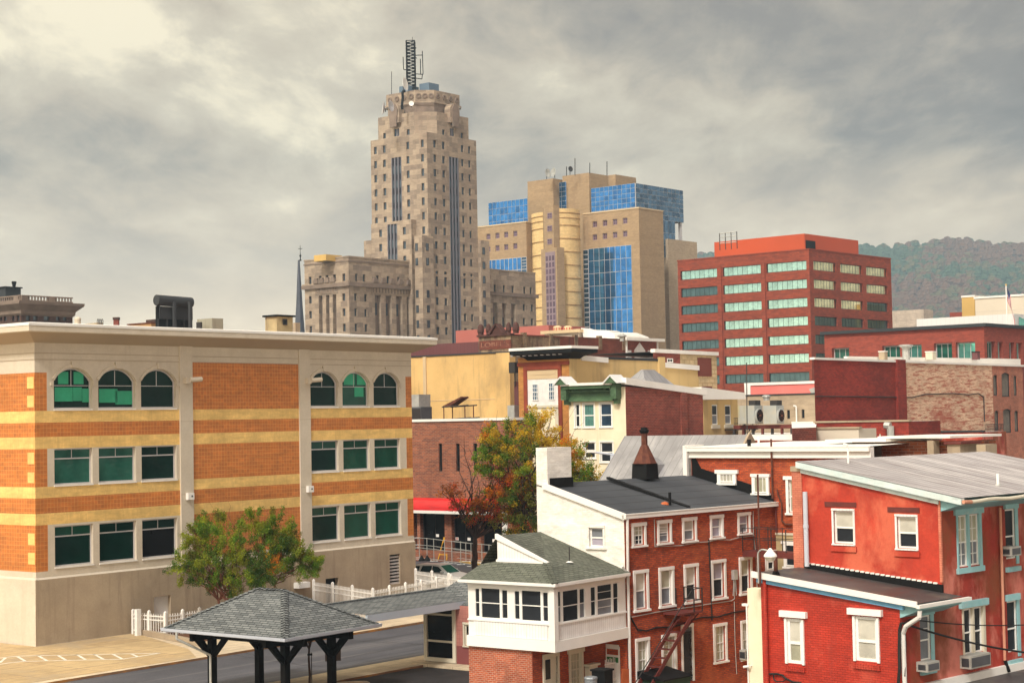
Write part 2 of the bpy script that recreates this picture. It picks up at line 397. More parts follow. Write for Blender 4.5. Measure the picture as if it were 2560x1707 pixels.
mat('peelwhite', (0.80, 0.79, 0.77), (0.70, 0.68, 0.67), rough=0.8, vs=0.8, va=0.06, stain=((0.45, 0.41, 0.38), 0.5, 7.0, 0.5, 0.64), lines=(0.14, 0.010, (0.42, 0.40, 0.38), 0))
mat('alu', (0.55, 0.53, 0.54), rough=0.4, metal=0.3)
mat('gutter', (0.50, 0.53, 0.60), rough=0.45, va=0.08)
mat('fascia_blue', (0.50, 0.56, 0.63), rough=0.6, va=0.06)
mat('cream', (0.80, 0.72, 0.54), (0.76, 0.66, 0.48), rough=0.85, vs=0.5, va=0.06, stain=((0.58, 0.42, 0.26), 0.35, 1.5, 0.2, 0.62))
mat('ink', (0.010, 0.010, 0.011), rough=0.6, spec=0.12)
mat('timber', (0.007, 0.006, 0.006), rough=0.65, spec=0.1)
mat('iron', (0.030, 0.026, 0.026), rough=0.6)
mat('rust', (0.07, 0.020, 0.015), (0.14, 0.045, 0.024), rough=0.85, vs=1.5, va=0.3)
mat('rustred', (0.16, 0.030, 0.024), (0.10, 0.022, 0.018), rough=0.7, vs=1.0)
mat('galv', (0.42, 0.43, 0.42), (0.52, 0.52, 0.49), rough=0.5, metal=0.4, vs=1.0)
mat('asphalt', (0.085, 0.085, 0.100), (0.062, 0.062, 0.074), rough=0.75, vs=0.12, va=0.25, fine=0.18, stain=((0.16, 0.155, 0.16), 0.5, 0.05, 1.3, 0.58), streak=((0.03, 0.03, 0.036), 0.6, 0.06, 0.9, 0.6))
mat('asphalt_new', (0.016, 0.015, 0.017), (0.028, 0.026, 0.028), rough=0.7, vs=0.3, va=0.3, fine=0.25, stain=((0.05, 0.045, 0.04), 0.4, 0.3, 0.5, 0.62))
mat('paving', (0.50, 0.36, 0.19), (0.43, 0.30, 0.155), brick=(3.0, 3.0, 0.03), mort=(0.28, 0.21, 0.13), off=0.0, rough=0.95, vs=0.2, va=0.14, fine=0.08, stain=((0.34, 0.27, 0.19), 0.5, 0.25, 0.25, 0.57))
mat('walk', (0.58, 0.47, 0.33), (0.53, 0.43, 0.30), brick=(1.6, 1.6, 0.02), mort=(0.33, 0.26, 0.18), off=0.0, rough=0.95, vs=0.3, va=0.12, fine=0.07, stain=((0.38, 0.31, 0.23), 0.4, 0.5, 0.5, 0.6))
mat('kerb', (0.30, 0.17, 0.085), (0.23, 0.12, 0.06), rough=0.9, vs=0.6, va=0.3, stain=((0.5, 0.2, 0.03), 0.8, 0.7, 0.7, 0.54))
mat('kerb_yellow', (0.52, 0.30, 0.05), (0.40, 0.25, 0.08), rough=0.9, vs=0.8, va=0.3, stain=((0.2, 0.15, 0.1), 0.7, 0.9, 0.9, 0.56))
mat('roadpaint', (0.80, 0.77, 0.68), (0.66, 0.6, 0.48), rough=0.8, vs=1.5, stain=((0.5, 0.40, 0.27), 0.8, 1.5, 1.5, 0.62))
mat('mulch', (0.10, 0.045, 0.025), (0.18, 0.075, 0.035), rough=1.0, vs=3.0, va=0.4, fine=0.4)
mat('urban', (0.20, 0.18, 0.16), (0.15, 0.14, 0.13), rough=0.95, vs=0.02, va=0.2)
mat('shingle', (0.185, 0.195, 0.196), (0.090, 0.098, 0.102), brick=(0.46, 0.15, 0.020), mort=(0.030, 0.034, 0.036), rough=0.95, vs=0.4, va=0.10, fine=0.08, bump=0.8)
mat('shingle_green', (0.140, 0.148, 0.118), (0.088, 0.096, 0.076), brick=(0.34, 0.14, 0.015), mort=(0.03, 0.034, 0.025), rough=0.95, vs=0.35, va=0.22, fine=0.10, bump=0.4, stain=((0.20, 0.085, 0.02), 0.7, 0.5, 0.3, 0.68))
mat('brick_red', (0.52, 0.082, 0.020), (0.28, 0.036, 0.012), brick=(0.21, 0.078, 0.009), mort=(0.10, 0.055, 0.042), rough=0.85, vs=0.3, va=0.25, fine=0.1, bump=0.5, stain=((0.07, 0.025, 0.018), 0.5, 1.1, 0.18, 0.62), streak=((0.46, 0.12, 0.04), 0.5, 0.3, 0.5, 0.6))
mat('brick_pale', (0.42, 0.09, 0.035), (0.30, 0.055, 0.025), brick=(0.21, 0.078, 0.011), mort=(0.42, 0.26, 0.19), rough=0.85, vs=0.35, va=0.25, fine=0.1, bump=0.5, stain=((0.09, 0.03, 0.02), 0.5, 0.8, 0.4, 0.62))
mat('brick_brown', (0.36, 0.105, 0.048), (0.17, 0.050, 0.032), brick=(0.40, 0.13, 0.016), mort=(0.30, 0.19, 0.14), rough=0.9, vs=0.2, va=0.25, fine=0.08, stain=((0.12, 0.055, 0.04), 0.45, 0.9, 0.10, 0.60))
mat('brick_wine', (0.26, 0.050, 0.032), (0.150, 0.030, 0.022), brick=(0.40, 0.13, 0.014), mort=(0.27, 0.13, 0.10), rough=0.9, vs=0.15, va=0.22, fine=0.08, stain=((0.09, 0.02, 0.018), 0.45, 0.5, 0.4, 0.60))
mat('brick_crim', (0.30, 0.034, 0.020), (0.19, 0.022, 0.015), brick=(0.45, 0.15, 0.012), mort=(0.13, 0.022, 0.018), rough=0.85, vs=0.12, va=0.4, stain=((0.30, 0.05, 0.025), 0.5, 0.8, 1.4, 0.60))
mat('brick_peel', (0.78, 0.56, 0.40), (0.66, 0.43, 0.29), brick=(0.30, 0.11, 0.012), mort=(0.50, 0.33, 0.23), rough=0.95, vs=0.3, va=0.12, fine=0.15, stain=((0.36, 0.065, 0.036), 0.85, 0.6, 4.5, 0.54), streak=((0.34, 0.055, 0.032), 0.8, 0.12, 0.35, 0.57))
mat('paint_red', (0.47, 0.036, 0.018), (0.38, 0.028, 0.014), brick=(0.21, 0.078, 0.007), mort=(0.24, 0.018, 0.010), rough=0.55, vs=0.35, va=0.16, bump=0.6, stain=((0.58, 0.10, 0.06), 0.5, 0.7, 0.4, 0.58), streak=((0.30, 0.028, 0.016), 0.6, 2.5, 0.3, 0.63))
mat('paint_coral', (0.49, 0.046, 0.022), (0.39, 0.034, 0.018), rough=0.8, vs=0.5, va=0.18, fine=0.10, bump=0.6, stain=((0.62, 0.15, 0.08), 0.7, 0.5, 0.35, 0.54), streak=((0.36, 0.04, 0.022), 0.6, 1.2, 0.35, 0.60))
mat('paint_worn', (0.38, 0.040, 0.024), (0.28, 0.028, 0.018), rough=0.8, vs=0.4, va=0.25, fine=0.10, bump=0.6, stain=((0.62, 0.21, 0.16), 0.85, 0.55, 0.28, 0.52), streak=((0.21, 0.055, 0.02), 0.9, 0.30, 0.20, 0.54))
mat('brick_salmon', (0.60, 0.20, 0.12), (0.52, 0.16, 0.10), brick=(0.21, 0.078, 0.009), mort=(0.45, 0.12, 0.08), rough=0.8, vs=0.4, bump=0.4)
mat('turq', (0.25, 0.47, 0.50), (0.30, 0.52, 0.55), rough=0.7, vs=0.8, va=0.15, stain=((0.55, 0.56, 0.50), 0.5, 1.5, 1.5, 0.62))
mat('skyblue', (0.16, 0.40, 0.62), rough=0.6, vs=2, va=0.15, stain=((0.04, 0.04, 0.04), 0.8, 2.0, 6.0, 0.66))
mat('paleblue_trim', (0.55, 0.66, 0.66), (0.62, 0.68, 0.66), rough=0.7, vs=1.5, va=0.12, stain=((0.3, 0.33, 0.33), 0.6, 1.2, 3.0, 0.62))
mat('roof_black', (0.036, 0.040, 0.050), (0.056, 0.061, 0.072), rough=0.8, vs=0.15, va=0.25, lines=(0.95, 0.05, (0.008, 0.008, 0.010), 1), stain=((0.060, 0.063, 0.07), 0.5, 0.3, 0.6, 0.60))
mat('roof_tar', (0.070, 0.066, 0.068), (0.048, 0.045, 0.047), rough=0.55, vs=0.3, va=0.3, stain=((0.16, 0.14, 0.11), 0.6, 0.5, 0.4, 0.55), streak=((0.075, 0.025, 0.022), 0.7, 0.25, 1.0, 0.60))
mat('roof_white', (0.80, 0.78, 0.74), (0.76, 0.735, 0.69), rough=0.7, vs=0.15, va=0.05, stain=((0.62, 0.59, 0.54), 0.4, 0.5, 1.0, 0.62))
mat('roof_grey', (0.30, 0.29, 0.29), (0.24, 0.23, 0.23), rough=0.8, vs=0.2, va=0.2)
mat('roof_seam', (0.46, 0.43, 0.43), (0.36, 0.33, 0.335), rough=0.55, vs=0.25, va=0.12, lines=(0.42, 0.045, (0.09, 0.075, 0.078), 0), stain=((0.60, 0.56, 0.55), 0.6, 0.8, 0.15, 0.55), streak=((0.19, 0.15, 0.15), 0.75, 5.0, 0.30, 0.56))
mat('roof_seam_far', (0.27, 0.265, 0.275), (0.19, 0.185, 0.195), rough=0.5, vs=0.25, va=0.12, lines=(0.6, 0.05, (0.17, 0.16, 0.17), 0), stain=((0.50, 0.48, 0.48), 0.4, 0.5, 0.2, 0.57))
mat('yellow_stucco', (0.72, 0.48, 0.20), (0.60, 0.39, 0.155), rough=0.9, vs=0.12, va=0.12, fine=0.08, stain=((0.36, 0.25, 0.12), 0.6, 0.25, 0.12, 0.55), streak=((0.20, 0.14, 0.08), 0.6, 0.7, 0.045, 0.61))
mat('yellow_plain', (0.64, 0.46, 0.21), (0.58, 0.41, 0.18), rough=0.9, vs=0.15, va=0.08, stain=((0.36, 0.26, 0.14), 0.6, 0.5, 0.06, 0.57))
mat('ochre', (0.50, 0.225, 0.055), (0.40, 0.17, 0.045), brick=(0.25, 0.09, 0.01), mort=(0.33, 0.15, 0.05), rough=0.85, vs=0.3, va=0.15)
mat('terracotta', (0.27, 0.050, 0.022), (0.20, 0.034, 0.018), rough=0.7, vs=0.5, va=0.2)
mat('tan_trim', (0.58, 0.44, 0.27), rough=0.8, va=0.08)
mat('green_trim', (0.050, 0.105, 0.050), (0.070, 0.135, 0.065), rough=0.55, vs=0.6, va=0.25, stain=((0.16, 0.27, 0.15), 0.5, 0.6, 1.0, 0.56))
mat('pink_roof', (0.42, 0.130, 0.105), (0.38, 0.115, 0.095), rough=0.8, vs=0.1, va=0.06)
mat('pink_wall', (0.78, 0.20, 0.175), (0.70, 0.18, 0.16), rough=0.8, vs=0.15, va=0.08)
mat('maroon', (0.135, 0.045, 0.048), (0.115, 0.038, 0.042), rough=0.7, vs=0.1, va=0.06, lines=(0.5, 0.03, (0.09, 0.03, 0.034), 0))
mat('ghost', (0.36, 0.27, 0.17), (0.26, 0.17, 0.11), brick=(0.28, 0.10, 0.015), mort=(0.20, 0.14, 0.09), rough=0.95, vs=0.3, va=0.25, fine=0.2, stain=((0.07, 0.05, 0.042), 0.8, 1.0, 0.25, 0.55), streak=((0.17, 0.05, 0.035), 0.6, 0.4, 0.5, 0.56))
mat('ghost_red', (0.19, 0.050, 0.032), (0.13, 0.038, 0.028), brick=(0.28, 0.10, 0.012), mort=(0.14, 0.05, 0.035), rough=0.95, vs=0.3, va=0.25, stain=((0.06, 0.035, 0.03), 0.7, 1.0, 0.4, 0.60))
mat('ghost_letter', (0.36, 0.19, 0.13), (0.26, 0.12, 0.08), rough=0.95, vs=1.0, va=0.3, stain=((0.17, 0.05, 0.035), 0.8, 1.5, 1.5, 0.53))
mat('orna', (0.060, 0.026, 0.022), (0.09, 0.035, 0.028), rough=0.8, vs=1)
mat('limestone', (0.37, 0.290, 0.215), (0.205, 0.158, 0.125), brick=(1.9, 1.1, 0.02), mort=(0.34, 0.265, 0.20), rough=0.9, vs=0.04, va=0.13, fine=0.03, stain=((0.25, 0.175, 0.135), 0.35, 0.35, 0.05, 0.60))
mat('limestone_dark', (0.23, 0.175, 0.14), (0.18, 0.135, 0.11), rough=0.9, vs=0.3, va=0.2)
mat('spandrel', (0.018, 0.017, 0.024), rough=0.4)
mat('mullion', (0.15, 0.145, 0.17), rough=0.5, va=0.05)
mat('tan_conc', (0.36, 0.250, 0.145), (0.32, 0.220, 0.128), brick=(6, 0.9, 0.03), mort=(0.35, 0.24, 0.145), rough=0.9, vs=0.06, va=0.06, stain=((0.27, 0.185, 0.12), 0.4, 0.45, 0.05, 0.60))
mat('beige_conc', (0.42, 0.325, 0.225), (0.39, 0.30, 0.21), brick=(5, 2.5, 0.04), mort=(0.36, 0.275, 0.19), rough=0.9, vs=0.06, va=0.05)
mat('yellow_conc', (0.70, 0.50, 0.235), (0.64, 0.455, 0.21), brick=(3.0, 1.2, 0.03), mort=(0.58, 0.40, 0.18), rough=0.85, vs=0.06, va=0.05)
mat('brown_rib', (0.34, 0.19, 0.08), rough=0.8)
mat('mauve', (0.26, 0.19, 0.22), rough=0.6)
mat('office_brick', (0.27, 0.050, 0.022), (0.18, 0.034, 0.017), brick=(1.2, 0.4, 0.02), mort=(0.20, 0.05, 0.03), rough=0.9, vs=0.05, va=0.10, stain=((0.17, 0.04, 0.024), 0.4, 0.25, 0.20, 0.60))
mat('orange_metal', (0.48, 0.066, 0.015), (0.42, 0.060, 0.015), rough=0.5, vs=0.05, va=0.04)
mat('low_brick', (0.30, 0.058, 0.034), (0.22, 0.044, 0.028), brick=(0.6, 0.25, 0.02), mort=(0.25, 0.06, 0.045), rough=0.9, vs=0.08, va=0.08)
mat('white_metal', (0.66, 0.66, 0.66), rough=0.5, va=0.03, lines=(0.9, 0.05, (0.55, 0.55, 0.56), 0))
mat('offwhite', (0.62, 0.55, 0.45), rough=0.8, va=0.05, lines=(3.0, 0.08, (0.5, 0.44, 0.37), 1))
mat('yellow_box', (0.55, 0.36, 0.115), rough=0.8, va=0.05)
mat('pale_box', (0.46, 0.385, 0.32), brick=(3, 1.6, 0.06), mort=(0.38, 0.31, 0.26), off=0, rough=0.9)
mat('brownstone', (0.085, 0.045, 0.035), (0.060, 0.032, 0.027), rough=0.9, vs=0.3, va=0.25, lines=(1.1, 0.06, (0.07, 0.04, 0.03), 1))
mat('slate', (0.032, 0.035, 0.040), rough=0.8, va=0.15)
mat('steel_blue', (0.105, 0.155, 0.215), rough=0.5, va=0.08)
mat('steeple', (0.055, 0.062, 0.085), (0.075, 0.083, 0.11), rough=0.5, vs=0.2, va=0.2)
mat('beige_metal', (0.33, 0.32, 0.25), rough=0.6, va=0.08, lines=(1.0, 0.06, (0.24, 0.23, 0.18), 0))
mat('shed_yellow', (0.50, 0.40, 0.22), (0.40, 0.31, 0.17), rough=0.9, vs=0.5, va=0.2, stain=((0.14, 0.10, 0.07), 0.7, 1.0, 0.3, 0.62))
mat('curtain', (0.10, 0.25, 0.22), (0.06, 0.17, 0.15), rough=0.7, vs=2.0, lines=(0.22, 0.05, (0.05, 0.13, 0.12), 0))
mat('terra_old', (0.42, 0.26, 0.12), rough=0.9, va=0.1)
mat('awning_red', (0.62, 0.012, 0.016), (0.56, 0.010, 0.014), rough=0.45, vs=0.5)
mat('ac_metal', (0.42, 0.41, 0.37), (0.36, 0.35, 0.32), rough=0.6, vs=1.5, va=0.12)
mat('ac_dark', (0.09, 0.09, 0.10), rough=0.7)
mat('tank', (0.42, 0.45, 0.45), (0.48, 0.46, 0.40), rough=0.45, metal=0.3, vs=0.5, va=0.15, stain=((0.42, 0.36, 0.14), 0.7, 0.6, 0.14, 0.57), streak=((0.22, 0.09, 0.04), 0.6, 1.3, 0.4, 0.68))
mat('safety', (0.80, 0.27, 0.01), rough=0.5)
mat('aframe', (0.66, 0.34, 0.02), rough=0.6)
mat('car_paint', (0.56, 0.57, 0.54), rough=0.3, metal=0.2, spec=0.6, va=0.02)
mat('rubber', (0.02, 0.02, 0.02), rough=0.8)
mat('dumpster', (0.014, 0.040, 0.026), (0.02, 0.055, 0.035), rough=0.6, vs=1)
mat('bin_grey', (0.33, 0.36, 0.39), rough=0.4, metal=0.5, lines=(0.06, 0.02, (0.2, 0.22, 0.25), 1))
mat('booth_pink', (0.42, 0.17, 0.14), (0.39, 0.155, 0.13), brick=(0.2, 0.2, 0.012), mort=(0.33, 0.13, 0.11), off=0, rough=0.6)
mat('booth_red', (0.20, 0.055, 0.055), rough=0.7)
mat('sign_brown', (0.085, 0.055, 0.045), rough=0.5)
mat('sign_white', (0.7, 0.68, 0.66), rough=0.6)
mat('sign_text', (0.4, 0.08, 0.06), rough=0.6)
mat('door_green', (0.03, 0.16, 0.05), rough=0.5)
mat('wood_orange', (0.42, 0.10, 0.03), rough=0.7, vs=1.5, va=0.2)
mat('cable', (0.012, 0.012, 0.012), rough=0.6)
mat('conduit', (0.38, 0.34, 0.31), rough=0.5)
mat('downpipe', (0.68, 0.66, 0.64), (0.6, 0.57, 0.54), rough=0.5, vs=1.2)
mat('pipe_copper', (0.62, 0.30, 0.20), (0.55, 0.24, 0.15), rough=0.6, vs=1.5)
mat('ltrim', (0.60, 0.55, 0.44), rough=0.8)
mat('boards', (0.20, 0.17, 0.14), (0.13, 0.115, 0.10), rough=0.9, vs=0.8, va=0.2, lines=(0.25, 0.03, (0.06, 0.05, 0.045), 0))
mat('shutter', (0.20, 0.055, 0.04), rough=0.8, lines=(0.12, 0.02, (0.12, 0.03, 0.022), 1))
mat('lattice', (0.62, 0.48, 0.28), (0.56, 0.43, 0.25), brick=(0.9, 0.45, 0.05), mort=(0.46, 0.33, 0.18), rough=0.8)
mat('flag_red', (0.45, 0.02, 0.03), rough=0.8); mat('flag_blue', (0.02, 0.03, 0.12), rough=0.8); mat('flag_white', (0.6, 0.58, 0.58), rough=0.8)
mat('bark', (0.045, 0.026, 0.020), (0.07, 0.04, 0.03), rough=0.95, vs=2, va=0.3)
mat('bark_red', (0.13, 0.045, 0.028), (0.19, 0.075, 0.045), rough=0.95, vs=2, va=0.3)
for nm, c in (('leaf_green', (0.15, 0.28, 0.018)), ('leaf_dark', (0.075, 0.145, 0.016)), ('leaf_lime', (0.34, 0.40, 0.025)), ('leaf_yellow', (0.72, 0.48, 0.020)), ('leaf_orange', (0.80, 0.26, 0.015)), ('leaf_red', (0.72, 0.11, 0.018)), ('leaf_rust', (0.42, 0.12, 0.02)), ('leaf_olive', (0.20, 0.19, 0.018))):
    mat(nm, c, tuple(q*0.72 for q in c), rough=0.7, vs=0.6, va=0.25, leafy=True)
mat('hill_leaf', (0.070, 0.050, 0.028), (0.050, 0.055, 0.030), rough=1.0, vs=0.004, va=0.3)
mat('hill_a', (0.050, 0.085, 0.040), rough=1.0, vs=0.02); mat('hill_b', (0.15, 0.070, 0.036), rough=1.0, vs=0.02); mat('hill_c', (0.12, 0.10, 0.04), rough=1.0, vs=0.02)
glass('gl_dark', (0.018, 0.020, 0.024), rough=0.08, spec=0.12)
glass('gl_grey', (0.16, 0.17, 0.19), rough=0.12, spec=0.28)
glass('gl_blind', (0.38, 0.36, 0.31), rough=0.35, spec=0.4)
glass('gl_shade', (0.28, 0.27, 0.20), rough=0.3, spec=0.4)
glass('gl_lilac', (0.24, 0.22, 0.27), rough=0.25, spec=0.5)
glass('gl_green', (0.004, 0.045, 0.030), rough=0.08, spec=0.28)
glass('gl_green2', (0.005, 0.065, 0.045), rough=0.08, var=0.1, spec=0.28)
glass('gl_green3', (0.002, 0.016, 0.012), rough=0.08, spec=0.12)
glass('gl_black', (0.004, 0.004, 0.005), rough=0.10, spec=0.12)
mat('paper_green', (0.02, 0.32, 0.17), (0.03, 0.36, 0.20), rough=0.4, vs=1.0, va=0.12)
glass('gl_blue', (0.05, 0.215, 0.52), rough=0.08, metal=0.85, wob=.01)
glass('gl_blue2', (0.038, 0.165, 0.41), rough=0.08, metal=0.85, wob=.01)
glass('gl_navy', (0.05, 0.10, 0.17), rough=0.08, metal=0.7)
glass('gl_side', (0.10, 0.18, 0.28), rough=0.08, metal=0.8, wob=.02)
glass('gl_office', (0.34, 0.54, 0.49), rough=0.05, metal=0.9)
glass('gl_office2', (0.52, 0.50, 0.32), rough=0.05, metal=0.9)
glass('gl_office_dk', (0.055, 0.105, 0.115), rough=0.08, metal=0.6)
glass('gl_teal', (0.10, 0.38, 0.33), rough=0.06, metal=0.7)
glass('gl_mauve', (0.10, 0.055, 0.085), rough=0.1, metal=0.3)
glass('gl_court', (0.05, 0.065, 0.08), rough=0.12, metal=0.2, wob=.02)
glass('gl_car', (0.01, 0.02, 0.02), rough=0.05, spec=0.12)
# ------------------------------------------------------------------ ground, streets, hill
HA = 38.1
PA = at_z(91, 1620); FA = Face(PA, HA, 'R'); FAL = Face(PA, HA, 'L')
def slab(name, pts, z0, z1, m, ms=None, kind='structure', label=None):
    mb = MB(); a = sum(pts[i][0]*pts[(i+1) % len(pts)][1]-pts[(i+1) % len(pts)][0]*pts[i][1] for i in range(len(pts)))
    if a < 0: pts = pts[::-1]
    tris = tessellate_polygon([[Vector((p[0], p[1], 0)) for p in pts]])
    for t in tris:
        q = [Vector((pts[i][0], pts[i][1], z1)) for i in t]
        ar = sum(q[i].x*q[(i+1) % 3].y-q[(i+1) % 3].x*q[i].y for i in range(3))
        mb.poly(q if ar > 0 else q[::-1], m)
    n = len(pts)
    if z1-z0 > 0.01:
        for i in range(n):
            a_, b_ = pts[i], pts[(i+1) % n]
            mb.poly([Vector((a_[0], a_[1], z0)), Vector((b_[0], b_[1], z0)), Vector((b_[0], b_[1], z1)), Vector((a_[0], a_[1], z1))], ms or m)
    o = mb.build(name); o['kind'] = kind
    if label: o['label'] = label
    return o
def fa(s, o): p = FA.p(s, 0, o); return (p.x, p.y)
mb = MB(); mb.poly([(-3300, -200, -0.02), (3300, -200, -0.02), (3300, 3420, -0.02), (-3300, 3420, -0.02)], 'urban'); g = mb.build('ground'); g['kind'] = 'structure'
def sof(P): return (P-FA.P).dot(FA.t), (P-FA.P).dot(FA.n)
# near street along the tiled building: kerb line and lot line measured in its frame
slab('street', [fa(-60, 12.0), fa(41, 11.2), fa(41, 21.0), fa(-60, 20.4)], -0.01, 0.0, 'asphalt')
slab('side_street', [(-70, 190), (-9.3, 155.6), (6.5, 130), (60, 66), (50, 55), (-8, 118), (-80, 175)], -0.015, -0.004, 'asphalt')
slab('pavement', [fa(-40, 0), fa(33, -2), fa(36, 4), fa(38.5, 11.2), fa(20, 11.2), fa(-5, 11.7), fa(-40, 12)], -0.01, 0.12, 'walk', 'kerb')
slab('driveway', [fa(-30, -30), fa(-0.2, -30), fa(-0.2, 0.3), fa(6.6, 0.3), fa(3.5, 8.4), fa(1.5, 11.3), fa(-14, 11.0), fa(-30, 11)], 0.1, 0.135, 'paving')
slab('pavement', [fa(-30, 20.6), fa(14, 21.1), fa(14, 23.3), fa(6.5, 23.3), fa(-30, 23.0)], -0.01, 0.12, 'walk', 'kerb')
slab('parking_lot', [fa(-30, 23.3), fa(4.5, 23.3), fa(14, 26), fa(40, 30), fa(40, 60), fa(-30, 70)], -0.01, 0.03, 'asphalt_new')
slab('pavement', [(-9.4, 155.6), (-6.6, 150.3), (-4.4, 146.3), (-1, 140), (4, 131), (14, 134), (6, 148), (-4, 158), (-30, 178), (-36, 168)], -0.01, 0.16, 'walk', 'kerb_yellow')
# hatched marking on the driveway
def gp(x, y, z=0.139): return at_z(x, y, z)
mb = MB()
def stripe(p, q, w):
    a, b = gp(*p), gp(*q); d = (b-a).normalized(); n = Vector((-d.y, d.x, 0))*w/2
    mb.poly([a-n, b-n, b+n, a+n] if True else [], 'roadpaint')
for p, q in (((-40, 1648), (44, 1638.8)), ((44, 1638.8), (400, 1631.4)), ((-30, 1664), (20, 1656)), ((20, 1656), (60.5, 1652)), ((60.5, 1652), (306, 1646.5)), ((306, 1646.5), (400, 1631.4)),
             ((0, 1655), (14, 1643)), ((43.7, 1640), (64, 1652)), ((94, 1637), (118, 1650.5)), ((143, 1636), (165, 1649)), ((192, 1635), (213.5, 1647.5)), ((235, 1634), (259, 1646.8)), ((282, 1634), (306, 1646)), ((327, 1633), (344, 1640))): stripe(p, q, 0.15)
o = mb.build('hatched_marking'); o['kind'] = 'structure'
# cracks and the faint seams of the street
mb = MB()
def crack(pts, w, z=0.004, m='ink'):
    q = [at_z(x, y, z) for x, y in pts]
    for a, b in zip(q, q[1:]):
        n = 6; prev = a
        for i in range(1, n+1):
            c = a.lerp(b, i/n)
            if i < n: c += Vector((random.uniform(-.08, .08), random.uniform(-.12, .12), 0))
            d = (c-prev).normalized(); nn_ = Vector((-d.y, d.x, 0))*w/2
            mb.poly([prev-nn_, c-nn_, c+nn_, prev+nn_], m); prev = c
crack([(862, 1597), (940, 1605), (1010, 1606), (1060, 1611)], 0.05); crack([(860, 1644), (930, 1630), (985, 1621)], 0.04)
crack([(560, 1632), (660, 1648), (760, 1662), (815, 1666)], 0.04); crack([(600, 1627), (650, 1640)], 0.04)
o = mb.build('road_crack'); o['kind'] = 'structure'
# concrete upstand and planting beds
mb = MB(); a = at_z(352, 1586, .13); b = at_z(498, 1615, .13); a.z = b.z = 0
F_ = Face.of(a, b-a); L_ = (b-a).length; mb.box(F_, 0, L_, 0.135, 0.42, 0.0, -0.30, 'concrete'); tag(mb.build('concrete_kerb'), 'long low concrete upstand between driveway and planting bed', 'kerb')
slab('planting_bed', [fa(7.4, 0.2), fa(36, 0.2), fa(30, 5), fa(9, 6.0), fa(4.6, 7.2)], 0.1, 0.16, 'mulch')
mb = MB(); c = at_z(860, 1706, .1)
pts = [];
for i in range(14):
    t = 2*pi*i/14; pts.append(c + FA.t*(2.6*cos(t)-2.2) + FA.n*(1.0*sin(t)+.9))
for i in range(14):
    p, q = pts[i], pts[(i+1) % 14]; d = (q-p).normalized(); nn_ = Vector((d.y, -d.x, 0)); Fk = Face.of(Vector((p.x, p.y, 0)), q-p)
    mb.box(Fk, -.02, (q-p).length+.02, 0.03, 0.20, 0.12, -0.12, 'walk')
tag(mb.build('kerb_ring'), 'rounded pale kerb round the mulch bed behind the pavilion posts', 'kerb')
slab('mulch_bed', [(p.x, p.y) for p in pts], 0.03, 0.14, 'mulch')
# ------------------------------------------------------------------ the tiled office at left
rA = thing('tiled_office_building', 'four storey office block with orange tile, cream bands and a wide flat cornice', 'building', FA.P)
zA = {k: FA.z(96, y) for k, y in dict(top=856, g1=882, g2=898, t0=931, b1=1027, b1b=1056.3, b2=1092.7, b2b=1121.9, b3=1217.6, b3b=1245.5, b4=1284.2, b4b=1313, base=1429.4, lip=1449).items()}
WR_A, WL_A = 31.3, 26.0
sA = lambda x: FA.sx(x, 1100)
mb = MB(); til = MB(); bnd = MB()
wins = []   # (a0,a1,z0,z1,arch)
def rowz(i): return (zA['b4b'], zA['lip']) if i == 0 else (zA['b2b'], zA['b3']) if i == 1 else (None, zA['b1'])
bayL = [(135.5, 231), (246.7, 339), (353.5, 441)]; bayR = [(776.6, 846), (857.8, 924), (935.8, 1000)]
W0 = (4.33, 6.57); W1 = (8.86, 10.86); W2 = (13.08, 15.36)
wl = [(sA(a), sA(b)) for a, b in bayL]; wr = [(sA(a), sA(b)) for a, b in bayR]
zs_wall = [(0.1, zA['lip'], 'concrete')]
def region(F, a0, a1, kind, wl_=None):
    t = til
    seq = [('base', 'b4b'), ('b4', 'b3b'), ('b3', 'b2b'), ('b2', 'b1b'), ('b1', 't0')]
    bands = [('b4b', 'b4'), ('b3b', 'b3'), ('b2b', 'b2'), ('b1b', 'b1')]
    mb.panel(F, rect(a0, a1, zA['lip'], zA['base']), [], 'stucco')
    for lo, hi in seq:
        z0, z1 = zA[lo], zA[hi]
        if wl_ and lo in ('base', 'b3', 'b1'):
            top = zA['t0'] if lo != 'b1' else zA['top']
            zz = {'base': W0, 'b3': W1, 'b1': W2}[lo]
            holes = [(arch(a, b, zz[0], zz[1], 0.72) if lo == 'b1' else rect(a, b, zz[0], zz[1])) for a, b in wl_]
            z1 = zA['g2'] if lo == 'b1' else z1
            mb.panel(F, rect(a0, a1, z0, z1), holes, 'stucco', reveal=0.25)
        elif kind == 'tile': til.panel(F, rect(a0, a1, z0, z1), [], 'tile')
        else: til.panel(F, rect(a0, a1, z0, z1), [], 'tile')
    for lo, hi in bands: bnd.panel(F, rect(a0, a1, zA[lo], zA[hi]), [], 'band')
    if not wl_: mb.panel(F, rect(a0, a1, zA['t0'], zA['top']), [], 'stucco')
    else: mb.panel(F, rect(a0, a1, zA['g2'], zA['top']), [], 'stucco')
c0, c1, c2, c3, c4, c5, c6, c7 = 0, sA(118), sA(449), sA(480.5), sA(748), sA(775), sA(1016), WR_A
region(FA, c0, c1, 'tile'); region(FA, c1, c2, 'w', wl)
